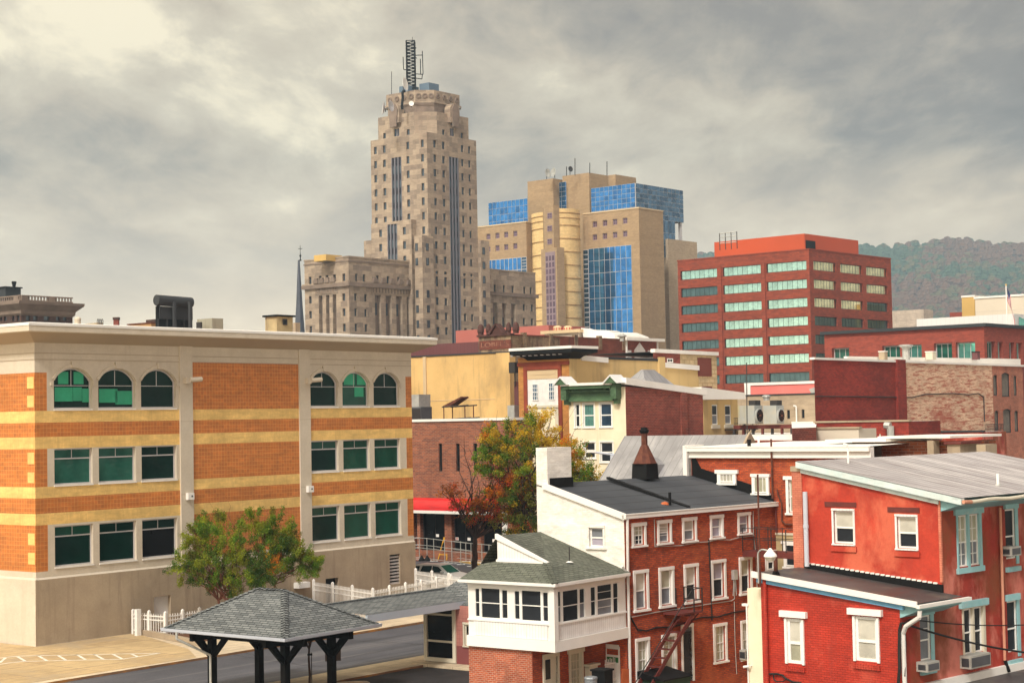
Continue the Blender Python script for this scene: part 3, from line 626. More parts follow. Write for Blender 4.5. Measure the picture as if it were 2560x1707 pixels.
# middle bay without windows: tile starts higher
zt2 = FA.z(481, 906)
for lo, hi in (('base', 'b4b'), ('b4', 'b3b'), ('b3', 'b2b'), ('b2', 'b1b')): til.panel(FA, rect(c3, c4, zA[lo], zA[hi]), [], 'tile')
til.panel(FA, rect(c3, c4, zA['b1'], zt2), [], 'tile')
for lo, hi in (('b4b', 'b4'), ('b3b', 'b3'), ('b2b', 'b2'), ('b1b', 'b1')): bnd.panel(FA, rect(c3, c4, zA[lo], zA[hi]), [], 'band')
mb.panel(FA, rect(c3, c4, zt2, zA['top']), [], 'stucco'); mb.panel(FA, rect(c3, c4, zA['lip'], zA['base']), [], 'stucco')
region(FA, c5, c6, 'w', wr); region(FA, c6, c7, 'tile')
for a, b in ((c2, c3), (c4, c5)): mb.box(FA, a, b, zA['lip'], zA['top']+.3, 0.10, -0.1, 'stucco')
for a, b in ((c2, c3), (c4, c5)):
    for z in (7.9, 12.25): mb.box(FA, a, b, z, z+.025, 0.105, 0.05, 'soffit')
region(FAL, -WL_A, 0, 'tile')
LS = FAL.sx(75, 1030); 
for zc_ in ((zA['b4b']-.5, zA['b4b']-1.25), (zA['b4b']-1.4, zA['b4b']-2.1)): pass
def lz(y): return FAL.z(77, y)
xs0, xs1 = FAL.sx(68.5, 1000), FAL.sx(85, 1000)
for y0, y1 in ((942, 971), (989, 1018), (1131, 1160), (1180, 1207), (1333, 1362), (1381, 1410)):
    bnd.box(FAL, xs0, xs1, lz(y1), lz(y0), 0.02, -.05, 'band')
# base
mb.panel(FA.off(0.12), rect(-.12, WR_A, 0.0, zA['lip']), [rect(18.9, 20.9, 0.2, 2.0)] if False else [rect(sA(966)-.0, sA(992), 1.0, 3.0), rect(sA(806), sA(838), 0.3, 1.9), rect(FA.sx(382, 1540), FA.sx(424, 1540), 0.5, 2.05)], 'concrete', reveal=0.35)
mb.panel(FAL.off(0.12), rect(-WL_A, 0.12, 0.0, zA['lip']), [], 'cream' if False else 'stucco')
for F_, a0, a1 in ((FA, -.12, WR_A), (FAL, -WL_A, .12)):
    mb.poly([F_.p(a0, zA['lip'], .12), F_.p(a1, zA['lip'], .12), F_.p(a1, zA['lip']+.1, 0), F_.p(a0, zA['lip']+.1, 0)], 'stucco')
# far sides and roof
Fb = FA.off(0, 0)
b_, c_, d_ = FA.p(WR_A, 0), FA.p(WR_A, 0, -WL_A), FA.p(0, 0, -WL_A)
mb.poly([b_, c_, c_+ZV*zA['top'], b_+ZV*zA['top']], 'stucco'); mb.poly([c_, d_, d_+ZV*zA['top'], c_+ZV*zA['top']], 'stucco')
# grooves of the frieze
for F_, a0, a1 in ((FA, 0, WR_A), (FAL, -WL_A, 0)):
    for zz in (zA['g1'], zA['g2']): mb.box(F_, a0, a1, zz-.02, zz+.02, 0.03, -0.02, 'soffit')
mb.build('wall', rA); til.build('tile_cladding', rA); bnd.build('tile_band', rA)
# cornice
def ring(mb, P, head, wR, wL, prof, mats):
    FR_ = Face(P, head, 'R'); L_d = -Face(P, head, 'L').t; R_d = FR_.t
    def pt(o, z): return [P - R_d*o - L_d*o + ZV*z, P + R_d*(wR+o) - L_d*o + ZV*z, P + R_d*(wR+o) + L_d*(wL+o) + ZV*z, P - R_d*o + L_d*(wL+o) + ZV*z]
    rs = [pt(o, z) for o, z in prof]
    for k in range(len(rs)-1):
        m = mats[k] if isinstance(mats, (list, tuple)) else mats
        for i in range(4):
            j = (i+1) % 4; mb.poly([rs[k][i], rs[k][j], rs[k+1][j], rs[k+1][i]], m)
    return rs
mb = MB(); zt = zA['top']
zf0 = FA.z(86, 827, 1.3); zf1 = FA.z(84.6, 813, 1.3)
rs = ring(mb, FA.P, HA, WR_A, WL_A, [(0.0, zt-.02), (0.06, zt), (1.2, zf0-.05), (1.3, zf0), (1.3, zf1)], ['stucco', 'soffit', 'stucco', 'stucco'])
mb.build('cornice', rA)
mb = MB(); rs = ring(mb, FA.P, HA, WR_A, WL_A, [(1.33, zf1), (1.33, zf1+.14), (1.0, zf1+.2), (0.9, zf1+.05)], 'white'); mb.poly(rs[-1], 'roof_grey'); mb.build('roof', rA)
# arch mouldings
for grp in (wl, wr):
    for a, b in grp:
        mb = MB(); out = arch(a-.12, b+.12, W2[1]-1.0, W2[1]+.22, 0.80); inn = arch(a-.02, b+.02, W2[1]-1.0, W2[1]+.04, 0.73)
        for i in range(1, len(out)-1):
            o1, o2, i1, i2 = out[i], out[i+1], inn[i], inn[i+1]
            mb.poly([FA.p(*i1, .09), FA.p(*i2, .09), FA.p(*o2, .09), FA.p(*o1, .09)][::-1], 'stucco'); mb.poly([FA.p(*o1, 0), FA.p(*o1, .09), FA.p(*o2, .09), FA.p(*o2, 0)], 'stucco'); mb.poly([FA.p(*i1, 0), FA.p(*i2, 0), FA.p(*i2, .09), FA.p(*i1, .09)], 'stucco')
        c = (a+b)/2; mb.prism(FA, [(c-.13, W2[1]+.02), (c+.13, W2[1]+.02), (c+.17, W2[1]+.36), (c-.17, W2[1]+.36)], 0.13, 0.0, 'stucco')
        for q in (a-.22, b+.10): mb.box(FA, q-.03, q+.15, W2[1]-.98, W2[1]-.82, 0.08, 0, 'stucco')
        mb.build('arch_moulding', rA)
gtop = [('gl_green3', 'gl_green3'), ('gl_green3', 'gl_green3'), ('gl_green3', 'gl_green3')]
for gi, grp in enumerate((wl, wr)):
    for k, (a, b) in enumerate(grp):
        g = 'gl_green3' if k != 1 or gi == 0 else 'gl_green'
        window(rA, FA, a, b, W2[0], W2[1], 'alu', g, rail=None, bars=(('v', .5, .56, .98), ('h', .57, 0, 1)), arch_rise=0.72, fw=0.07, rec=0.22)
        g1, g2 = (('gl_green2', 'gl_green2'), ('gl_green2', 'gl_green2'), ('gl_green3', 'gl_green3'))[k] if gi == 0 else (('gl_green3', 'gl_green'), ('gl_green', 'gl_green'), ('gl_green', 'gl_green'))[k]
        window(rA, FA, a, b, W1[0], W1[1], 'alu', g1, g2, rail=.72, bars=(('v', .5, .72, 1),), fw=0.07, rec=0.22)
        g1, g2 = (('gl_green3', 'gl_green'), ('gl_green3', 'gl_green3'), ('gl_black', 'gl_green3'))[k] if gi == 0 else (('gl_green3', 'gl_green'), ('gl_green', 'gl_green'), ('gl_green', 'gl_green'))[k]
        window(rA, FA, a, b, W0[0], W0[1], 'alu', g1, g2, rail=.74, bars=(('v', .5, .74, 1),), fw=0.07, rec=0.22)
        for zz in (W0, W1, W2): mb = MB(); mb.box(FA, a-.03, b+.03, zz[0]-.10, zz[0]-.02, 0.05, -.2, 'white'); mb.build('window_sill', rA)
# paper sheets taped inside the upper windows
def sheet(px0, py0, px1, py1):
    a0, z1 = FA.px(px0, py0, -.19); a1, z0 = FA.px(px1, py1, -.19); mb = MB(); mb.box(FA, a0, a1, z0, z1, -.195, -.20, 'paper_green'); mb.build('paper_sheet', rA)
mb = MB()
for q in ((145, 929, 171, 960), (184, 929, 209, 960), (136.5, 968, 182, 1003), (182.5, 968, 205, 1002), (205.5, 971, 229.5, 1005), (247.5, 972, 294, 1006), (288.5, 977, 336, 1010.5), (886, 967, 909, 991.5), (859.5, 934, 887, 962), (892, 934, 922, 962)): sheet(*q)
# louvres, doors in the base
mb = MB(); a0, a1 = sA(966), sA(992)
for i in range(9): mb.box(FA, a0, a1, 1.0+i*.22, 1.11+i*.22, .02, -.15, 'alu')
mb.box(FA, a0, a1, 1.0, 3.0, -.18, -.22, 'ink'); mb.build('louvre', rA)
mb = MB(); mb.box(FA, sA(806), sA(838), .3, 1.9, -.2, -.24, 'ink'); mb.build('door', rA)
mb = MB(); mb.box(FA, FA.sx(382, 1540), FA.sx(424, 1540), .5, 2.05, -.12, -.2, 'white'); mb.build('door', rA)
# wall lamps and alarm boxes, each its own thing
def wall_lamp(px, py, label):
    s_, z_ = FA.px(px, py); r = thing('wall_lamp', label, 'lamp', FA.p(s_, z_, .1), 'lamps on the tiled building')
    m_ = MB(); m_.box(FA, s_-.3, s_, z_-.22, z_+.15, .35, .1, 'stucco'); m_.build('bracket', r)
    m_ = MB(); m_.smooth = True; m_.tube(FA.p(s_-.05, z_, .38), FA.p(s_+.75, z_+.05, .5), .15, 'stucco', 12); m_.build('lamp_head', r)
wall_lamp(466, 950, 'cream tubular wall lamp on pilaster right of the three arched windows with papers')
wall_lamp(769, 951, 'cream tubular wall lamp on pilaster beside the upper right arched windows')
for (px, py), lb in (((469, 1240), 'small white alarm box on the pilaster above the tree'), ((769, 1222), 'small white alarm box on the pilaster beside the right window bay')):
    s_, z_ = FA.px(px, py); r = thing('alarm_box', lb, 'alarm', FA.p(s_, z_, .1), 'alarm boxes on the tiled building')
    m_ = MB(); m_.box(FA, s_-.22, s_+.25, z_-.2, z_+.2, .32, .1, 'white'); m_.build('housing', r)
    m_ = MB(); m_.box(FA, s_+.02, s_+.14, z_-.05, z_+.06, .33, .3, 'ac_dark'); m_.build('grille', r)
# ------------------------------------------------------------------ pavilion, covered walk, booth, fences
GH = 37.5
PG = at_z(712, 1600, 2.9); PG0 = Vector((PG.x, PG.y, 0))
FG = Face(PG0, GH, 'R'); FGL = Face(PG0, GH, 'L'); gR, gL = 5.9, 7.6
rG = thing('pavilion', 'open black timber pavilion with grey shingled hip roof', 'pavilion', FG.p(gR/2, 0, -gL/2))
def gpt(r, l, z): return FG.p(r, z, -l)
mb = MB(); ze = 2.98; zr = 4.62
E_ = [gpt(0, 0, ze), gpt(gR, 0, ze), gpt(gR, gL, ze), gpt(0, gL, ze)]
R0, R1 = gpt(gR/2, gR/2, zr), gpt(gR/2, gL-gR/2, zr)
for q in ([E_[0], E_[1], R0], [E_[1], E_[2], R1, R0], [E_[2], E_[3], R1], [E_[3], E_[0], R0, R1]): mb.poly(q, 'shingle')
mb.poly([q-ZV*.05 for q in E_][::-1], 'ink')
mb.build('roof', rG)
mb = MB()
for a, b in ((E_[0], R0), (E_[1], R0), (E_[2], R1), (E_[3], R1), (R0, R1)):
    d = (b-a); s_ = d.cross(ZV).normalized()*.17; n_ = max(2, int(d.length/.22)); up = ZV*.045
    for i in range(n_):
        p, q = a+d*(i/n_), a+d*((i+1)/n_)
        for sg in (-1, 1):
            drop = -ZV*.055
            mb.poly([p+up*1.3, p+s_*sg+drop+up*1.3, q+s_*sg+drop+up*.6, q+up*.6] if sg < 0 else [p+s_*sg+drop+up*1.3, p+up*1.3, q+up*.6, q+s_*sg+drop+up*.6], 'shingle')
            mb.poly([p+up*1.3, p+s_*sg+drop+up*1.3, p+s_*sg+drop, p], 'ink')
mb.build('ridge_cap', rG)
mb = MB(); ring(mb, PG0, GH, gR, gL, [(0.0, ze-.16), (.10, ze-.12), (.12, ze+.01), (.09, ze+.01), (.0, ze-.02)], 'gutter'); mb.build('gutter', rG)
ins = 1.5
pp = [(ins, ins), (gR-ins, ins), (gR-ins, gL-ins), (ins, gL-ins)]
for r_, l_ in pp:
    m_ = MB(); c_ = gpt(r_, l_, 0); m_.cube((c_.x, c_.y, 0.0), .30, .30, 2.7, 'timber', FG.rot()); m_.build('post', rG)
for (r0, l0), (r1, l1) in zip(pp, pp[1:]+pp[:1]):
    m_ = MB(); a = gpt(r0, l0, 2.45); b = gpt(r1, l1, 2.45); d = (b-a).normalized(); Fb = Face.of(Vector((a.x, a.y, 0)), d); L_ = (b-a).length
    m_.box(Fb, -1.25, L_+1.25, 2.45, 2.78, .10, -.10, 'timber'); m_.build('beam', rG)
    for s0, s1 in ((0, .95), (L_, L_-.95)):
        m_ = MB(); m_.prism(Fb, [(s0, 1.55), (s0+(.0), 1.85), (s1, 2.5), (s1-(.3 if s1 > s0 else -.3), 2.5)] if False else ([(s0+.1, 1.55), (s1+.1, 2.5), (s1-.18, 2.5), (s0+.1, 1.83)] if s1 > s0 else [(s0-.1, 1.55), (s0-.1, 1.83), (s1+.18, 2.5), (s1-.1, 2.5)]), .08, -.08, 'timber'); m_.build('brace', rG)
    for s0, s1 in ((0, -.95), (L_, L_+.95)):
        m_ = MB(); m_.prism(Fb, ([(s0-.1, 1.55), (s0-.1, 1.83), (s1+.18, 2.5), (s1-.1, 2.5)] if s1 < s0 else [(s0+.1, 1.55), (s1+.1, 2.5), (s1-.18, 2.5), (s0+.1, 1.83)]), .08, -.08, 'timber'); m_.build('brace', rG)
m_ = MB(); a = gpt(.05, gL-.55, 0); c_ = gpt(ins+.02, gL-ins-.25, 0)
m_.path([gpt(-.05, gL-.9, ze-.1), gpt(-.05, gL-.9, 2.55), gpt(ins-.3, gL-ins-.2, 1.75), gpt(ins-.3, gL-ins-.2, 0.1)], .055, 'galv', 8); m_.build('downpipe', rG)
# covered walk
rW = thing('covered_walk', 'long grey shingled canopy roof with pale blue fascia between pavilion and booth', 'canopy', FA.p(4, 0, 23))
oe, orr = 25.0, 22.8; s0 = -.9; zE = FA.z(1040, 1518.5, 25.0)
zR = FA.z(1165, 1463, orr); s1 = 16.0
mb = MB(); mb.poly([FA.p(s0+.6, zE, oe), FA.p(s1, zE, oe), FA.p(s1, zR, orr), FA.p(s0-1.2, zR, orr)], 'shingle'); mb.poly([FA.p(s0-1.2, zR, orr), FA.p(s1, zR, orr), FA.p(s1, zE, 2*orr-oe), FA.p(s0-1.2, zE, 2*orr-oe)], 'shingle'); 
mb.poly([FA.p(s1, zE, oe), FA.p(s1, zE, 2*orr-oe), FA.p(s1, zR, orr)], 'white'); mb.build('roof', rW)
mb = MB(); mb.box(FA, s0+.6, s1, zE-.36, zE-.01, oe, oe-.12, 'fascia_blue'); mb.build('fascia', rW)
mb = MB(); n_ = 60
for i in range(n_):
    p, q = s0-1.2+(s1-s0+1.2)*i/n_, s0-1.2+(s1-s0+1.2)*(i+1)/n_
    mb.box(FA, p, q-.015, zR-.02, zR+.05, orr+.14, orr-.14, 'shingle')
mb.build('ridge_cap', rW)
for s_ in (13.5,):
    for o_ in (24.4, 21.4):
        m_ = MB(); c_ = FA.p(s_, 0, o_); m_.cube((c_.x, c_.y, 0.1), .2, .2, zE-.3, 'white', FA.rot()); m_.build('post', rW)
# booth
pB = at_z(1062, 1652, .15); HB = 37.5; FBl = Face(Vector((pB.x, pB.y, 0)), HB, 'L')
PB = FBl.p(5.2, 0); FBl = Face(PB, HB, 'L'); FBr = Face(PB, HB, 'R')
rB = thing('ticket_booth', 'small pink tiled booth with large dark window in a pale frame', 'booth', PB)
x0, x1, x2 = FBl.sx(1062, 1600), FBl.sx(1141, 1600), 0
w0, w1, wz0, wz1 = FBl.sx(1162, 1590), FBl.sx(1190, 1590), FBl.z(1170, 1612), FBl.z(1170, 1560)
mb = MB(); mb.panel(FBl, rect(x1, 0, 1.05, 3.0), [rect(w0, w1, wz0, wz1)], 'booth_pink', reveal=.1); mb.panel(FBl, rect(x1, 0, .17, 1.05), [], 'booth_red')
mb.panel(FBr, rect(0, 3, .17, 3.0), [], 'booth_pink'); mb.panel(FBl.off(-3), rect(x0, 0, .17, 3), [], 'booth_pink', flip=True); mb.poly([FBl.p(x0, .17, -3), FBl.p(x0, .17, 0), FBl.p(x0, 3, 0), FBl.p(x0, 3, -3)], 'booth_pink'); mb.build('wall', rB)
fz = [.17, FBl.z(1100, 1648), FBl.z(1100, 1612), FBl.z(1100, 1605), FBl.z(1100, 1545), FBl.z(1100, 1538), 2.95]
window(rB, FBl, x0, x1, .2, 2.98, 'ltrim', 'gl_black', fw=.2, rec=.02, fd=.10, bars=(('h', .36, 0, 1), ('h', .83, 0, 1)))
window(rB, FBl, w0, w1, wz0, wz1, 'ltrim', 'gl_black', rec=.08, fw=.08, trim=(.1, 'ltrim', .03, 0, 0))
mb = MB(); BL_ = at_z(1000, 1497, 3.0); a_ = FBl.p(x0-.3, 2.95, .0); b_ = FBl.p(.7, 2.95, .0); c_ = FBr.p(4.4, 3.0, .7); ap = at_d(1237, 1393, 88.5)
d_ = FBl.p(x0-1.3, 3.0, -4.6)
mb.poly([a_, b_, ap], 'shingle'); mb.poly([b_, c_, ap], 'shingle'); mb.poly([c_, d_, ap], 'shingle'); mb.poly([d_, a_, ap], 'shingle'); mb.poly([d_, c_, b_, a_], 'white'); mb.build('roof', rB)
mb = MB(); 
for p, q in ((b_, c_),):
    F_ = Face.of(Vector((p.x, p.y, 0)), Vector((q.x-p.x, q.y-p.y, 0))); mb.box(F_, 0, (q-p).length, 2.74, 3.0, .03, -.05, 'fascia_blue')
mb.build('fascia', rB)
p0 = at_z(1062, 1656, .1); q_ = [FBl.p(x0-.3, 0, .8), FBl.p(2.5, 0, .8), FBl.p(2.5, 0, -3.4), FBl.p(x0-.3, 0, -3.4)]
slab('booth_island', [(p.x, p.y) for p in q_], -.01, .17, 'walk', 'walk')
# white picket fences
def picket_run(par, P, Q, zb, h, npost, first=True):
    d = Q-P; L_ = d.length; F_ = Face.of(Vector((P.x, P.y, 0)), d)
    for i in range(npost+1):
        if i == 0 and not first: continue
        s_ = L_*i/npost; m_ = MB(); m_.box(F_, s_-.07, s_+.07, zb, zb+h+.14, .07, -.07, 'white'); c = F_.p(s_, zb+h+.14)
        m_.lathe(c, [(.10, 0), (.10, .03), (0, .11)], 'white', 4, rot=F_.rot()+pi/4); m_.build('post', par)
    for i in range(npost):
        a, b = L_*i/npost+.07, L_*(i+1)/npost-.07; m_ = MB()
        for zz in (.16, .72, .90): m_.box(F_, a, b, zb+h*zz, zb+h*zz+.06, .03, -.03, 'white')
        n_ = max(1, int((b-a)/.17)); st = (b-a)/n_
        for k in range(n_):
            s_ = a+st*(k+.5); m_.box(F_, s_-.018, s_+.018, zb+.04, zb+h+.05, .018, -.018, 'white')
        m_.build('picket_panel', par)
def solve_post(px, ytop, z): return at_z(px, ytop, z)
rF = thing('picket_fence', 'white picket fence turning along the pavement behind the pavilion roof', 'fence', FA.p(24, .12, 3), 'white picket fences')
zt_ = 1.95
pa = at_z(784, 1452, zt_); pb = at_z(932, 1474, zt_); pc = at_z(1085, 1447, zt_)
picket_run(rF, pa, pb, .12, zt_-.22, 3); picket_run(rF, pb, pc + (pc-pb)*.3, .12, zt_-.22, 5, False)
rF = thing('picket_fence', 'white picket fence from the building corner past the parked silver car', 'fence', FA.p(33, .12, 1), 'white picket fences')
pa = at_z(1039, 1423, 2.2); pb = at_z(1131, 1436, 2.2); picket_run(rF, pa, pb + (pb-pa)*.35, .12, 1.95, 3)
rF = thing('picket_fence', 'white picket fence and gate beside the driveway at far left', 'fence', FA.p(6, .12, 2), 'white picket fences')
P1 = at_z(414, 1591, .12); P0 = FA.p(6.3, 0, .5); F_ = FA.off(sof(P1)[1]); zt2_ = F_.z(414, 1532); P2 = F_.p(F_.sx(620, 1510), 0)
P1 = Vector((P1.x, P1.y, 0))
picket_run(rF, P0, P1, .13, zt2_-.25, 2); picket_run(rF, P1, P2, .13, zt2_-.25, 5, False)
m_ = MB(); c_ = at_z(345, 1588, .13); m_.cube((c_.x, c_.y, .13), .30, .22, 1.5, 'white', FA.rot()); tag(m_.build('bollard'), 'thick square white post at the end of the picket gate', 'post')
# sign panel behind the pavilion post, ventilator, small pipes
c_ = at_z(828, 1690, .1); rS = thing('street_sign', 'back of a brown sign panel on a post by the street', 'sign', (c_.x, c_.y, .1))
Fs = Face(Vector((c_.x, c_.y, 0)), GH-52, 'L'); m_ = MB(); m_.tube((c_.x, c_.y, .1), (c_.x, c_.y, 2.2), .035, 'galv'); m_.build('post', rS)
a0, z1 = Fs.px(812, 1606); a1, z0 = Fs.px(852, 1650); m_ = MB(); m_.box(Fs, a0, a1, z0, z1, .05, .02, 'sign_brown'); m_.build('sign_panel', rS)
r_ = thing('wall_vent', 'white hooded vent on the concrete base above the fence', 'vent', FA.p(*FA.px(745, 1460), .12)); m_ = MB(); s_, z_ = FA.px(745, 1460)
m_.prism(FA, rect(s_-.5, s_+.5, z_-.2, z_+.15), .6, .12, 'white'); m_.build('hood', r_)
# ------------------------------------------------------------------ trees and car
def limb(mb, p, q, r0, r1, m, n=4, wob=.12, seg=6):
    L_ = (q-p).length; prev = p; pr = r0
    for i in range(1, n+1):
        t = i/n; c = p.lerp(q, t)
        if i < n: c = c + Vector((random.uniform(-1, 1), random.uniform(-1, 1), random.uniform(-.3, .6)))*L_*wob*.5
        r = r0+(r1-r0)*t; mb.tube(prev, c, pr, m, seg, r2=r, caps=False); prev, pr = c, r
    return prev
def leaf(mb, c, s, m, up=0.0):
    a = Vector((random.gauss(0, 1), random.gauss(0, 1), random.gauss(0, 1))).normalized(); b = a.orthogonal().normalized()
    if random.random() < .5: b = a.cross(b)
    k = random.uniform(.6, 1.25)*s; w = k*random.uniform(.45, .7)
    mb.poly([c-a*k*.5, c+b*w*.5, c+a*k*.5, c-b*w*.5], m, [(c.x, c.z)]*4)
def tree(name, label, base, fork, blobs, bark='bark', group=None, bare=(), trunks=((0, 0),), r0=.16, leaf_s=.16, sub=60, per=120, spread=.45, droop=0.0, up=0.0, cat='tree'):
    """blobs: (centre, radii, weight, [(material, share)...])"""
    r = thing(name, label, cat, base, group)
    tr = MB(); cr_ = MB(); base = Vector(base)
    for dx, dy in trunks:
        f = Vector(fork) + Vector((dx*.9, dy*.9, 0)); limb(tr, base+Vector((dx*.2, dy*.2, 0)), f, r0, r0*.6, bark, 6, .05, 8)
        tot = sum(b[2] for b in blobs)
        for c, rad, wt, pal in blobs:
            if len(trunks) > 1 and random.random() < .25: continue
            for _ in range(max(2, int(7*wt/tot))):
                q = Vector(c)+Vector((random.uniform(-.6, .6)*rad[0], random.uniform(-.6, .6)*rad[1], random.uniform(-.3, .8)*rad[2]))
                e_ = limb(tr, f, q, r0*.38, r0*.07, bark, 5, .16, 5)
                for _ in range(3): limb(tr, f.lerp(q, random.uniform(.4, .9)), q+Vector((random.gauss(0, .45)*rad[0], random.gauss(0, .45)*rad[1], random.gauss(.2, .4)*rad[2])), r0*.13, r0*.03, bark, 3, .2, 4)
    for p, q in bare:
        e_ = limb(tr, Vector(p), Vector(q), r0*.3, r0*.05, bark, 6, .16, 5)
        for _ in range(5): t_ = random.uniform(.35, .95); k = Vector(p).lerp(Vector(q), t_); limb(tr, k, k+Vector((random.gauss(0, .5), random.gauss(0, .5), random.uniform(.3, 1.1))), r0*.12, r0*.03, bark, 3, .2, 4)
    tot = sum(b[2] for b in blobs)
    for c, rad, wt, pal in blobs:
        c = Vector(c); nsub = max(3, int(sub*wt/tot))
        for _ in range(nsub):
            d = Vector((random.gauss(0, 1), random.gauss(0, 1), random.gauss(0, 1))).normalized(); k = random.random()**.42
            sc_ = c + Vector((d.x*rad[0], d.y*rad[1], d.z*rad[2]))*k
            m = random.choices([p[0] for p in pal], [p[1] for p in pal])[0]
            m2 = random.choices([p[0] for p in pal], [p[1] for p in pal])[0]
            ax = Vector((d.x, d.y, d.z*.7+up - (droop if d.z < 0 else 0))).normalized(); ln = spread*random.uniform(.7, 1.6)
            for _ in range(int(per*random.uniform(.5, 1.4))):
                t_ = random.uniform(-1, 1); off = Vector((random.gauss(0, 1), random.gauss(0, 1), random.gauss(0, 1)))*spread*.42*(1.1-abs(t_)*.5)
                leaf(cr_, sc_+ax*t_*ln+off, leaf_s, m if random.random() < .88 else m2)
    tr.build('trunk', r); cr_.build('crown', r); return r
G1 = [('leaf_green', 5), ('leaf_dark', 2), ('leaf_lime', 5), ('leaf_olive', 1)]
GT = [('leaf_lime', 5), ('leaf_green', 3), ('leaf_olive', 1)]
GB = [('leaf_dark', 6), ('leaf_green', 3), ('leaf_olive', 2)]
def P_(px, py, d): return at_d(px, py, d)
dt = 99.0; b1 = P_(570, 1560, dt); b1.z = .15; k = dt/4316
tree('green_tree', 'bushy green tree left of its pair before the tiled building', b1, P_(566, 1500, dt), [
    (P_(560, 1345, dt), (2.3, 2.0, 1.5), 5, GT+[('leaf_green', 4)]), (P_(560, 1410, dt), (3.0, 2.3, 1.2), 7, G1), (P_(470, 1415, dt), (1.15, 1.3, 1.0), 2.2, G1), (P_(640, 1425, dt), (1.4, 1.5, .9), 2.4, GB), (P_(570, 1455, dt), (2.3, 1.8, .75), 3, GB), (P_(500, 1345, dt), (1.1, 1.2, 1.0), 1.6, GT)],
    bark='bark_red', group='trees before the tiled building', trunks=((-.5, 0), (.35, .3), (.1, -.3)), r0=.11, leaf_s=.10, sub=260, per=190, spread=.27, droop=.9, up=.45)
dt = 105.0; b2 = P_(668, 1545, dt); b2.z = .15
tree('green_tree', 'green tree turning orange in the middle, right of its pair before the tiled building', b2, P_(672, 1460, dt), [
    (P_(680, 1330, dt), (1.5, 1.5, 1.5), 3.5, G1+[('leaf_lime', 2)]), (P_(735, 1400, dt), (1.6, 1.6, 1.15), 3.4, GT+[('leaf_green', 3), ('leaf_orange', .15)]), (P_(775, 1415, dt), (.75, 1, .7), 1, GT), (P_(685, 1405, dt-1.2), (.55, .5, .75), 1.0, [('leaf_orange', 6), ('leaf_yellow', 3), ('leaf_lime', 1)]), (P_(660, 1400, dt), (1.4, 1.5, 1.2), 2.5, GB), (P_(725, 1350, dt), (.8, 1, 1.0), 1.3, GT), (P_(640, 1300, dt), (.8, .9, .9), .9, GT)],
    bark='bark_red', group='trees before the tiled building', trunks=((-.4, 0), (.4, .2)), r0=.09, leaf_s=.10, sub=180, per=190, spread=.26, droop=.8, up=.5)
# the pair of street trees across the side street
OG = [('leaf_green', 3), ('leaf_olive', 1), ('leaf_yellow', 4.6), ('leaf_lime', 3.2), ('leaf_orange', 1.2), ('leaf_dark', 1)]
OGd = [('leaf_green', 3), ('leaf_dark', 1.5), ('leaf_olive', 3), ('leaf_yellow', 2.4)]
OT = [('leaf_yellow', 4.5), ('leaf_orange', 2.4), ('leaf_lime', 2.5), ('leaf_olive', 2), ('leaf_green', 1.5)]
dt = 133.0; b3 = P_(1310, 1440, dt); b3.z = .16
tree('street_tree', 'large green and golden street tree behind the white chimney', b3, P_(1310, 1300, dt), [
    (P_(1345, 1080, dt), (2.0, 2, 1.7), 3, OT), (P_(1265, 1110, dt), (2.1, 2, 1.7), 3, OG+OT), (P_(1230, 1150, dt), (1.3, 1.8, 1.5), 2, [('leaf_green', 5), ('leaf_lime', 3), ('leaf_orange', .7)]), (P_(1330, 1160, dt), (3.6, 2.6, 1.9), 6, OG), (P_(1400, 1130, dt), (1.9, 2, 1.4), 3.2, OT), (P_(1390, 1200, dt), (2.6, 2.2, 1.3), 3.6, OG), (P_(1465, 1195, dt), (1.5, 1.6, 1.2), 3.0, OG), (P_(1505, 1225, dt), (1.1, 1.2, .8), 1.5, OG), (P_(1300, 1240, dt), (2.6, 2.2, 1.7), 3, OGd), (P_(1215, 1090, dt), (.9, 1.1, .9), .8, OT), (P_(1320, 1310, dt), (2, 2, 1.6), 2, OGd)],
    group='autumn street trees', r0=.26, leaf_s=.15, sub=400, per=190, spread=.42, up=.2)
RD = [('leaf_red', 4), ('leaf_orange', 3.5), ('leaf_rust', 3), ('leaf_olive', .8)]
dt = 133.0; b4 = P_(1187, 1450, dt); b4.z = .16; f4 = P_(1187, 1345, dt)
tree('street_tree', 'half bare street tree with red and orange leaves in front of the red awning', b4, f4, [
    (P_(1255, 1240, dt), (2.1, 1.8, 1.7), 3.2, RD+[('leaf_olive', 2), ('leaf_yellow', 1)]), (P_(1300, 1225, dt), (1.0, 1.2, 1.6), 1.8, RD), (P_(1180, 1255, dt), (1.6, 1.5, 1.1), 1.7, RD), (P_(1290, 1290, dt), (1.0, 1.2, 1.0), 1.2, RD), (P_(1130, 1225, dt), (1.0, 1.2, .8), .5, RD), (P_(1240, 1185, dt), (1.3, 1.3, .8), 1.0, RD), (P_(1200, 1290, dt), (2.4, 1.6, .7), .9, [('leaf_rust', 3), ('leaf_olive', 2), ('leaf_red', 1)])],
    group='autumn street trees', r0=.27, leaf_s=.15, sub=150, per=110, spread=.40, up=.1,
    bare=[(f4, P_(1140, 1150, dt)), (f4, P_(1172, 1120, dt)), (f4, P_(1105, 1210, dt)), (f4, P_(1160, 1090, dt)), (f4, P_(1190, 1180, dt)), (f4, P_(1270, 1180, dt))])
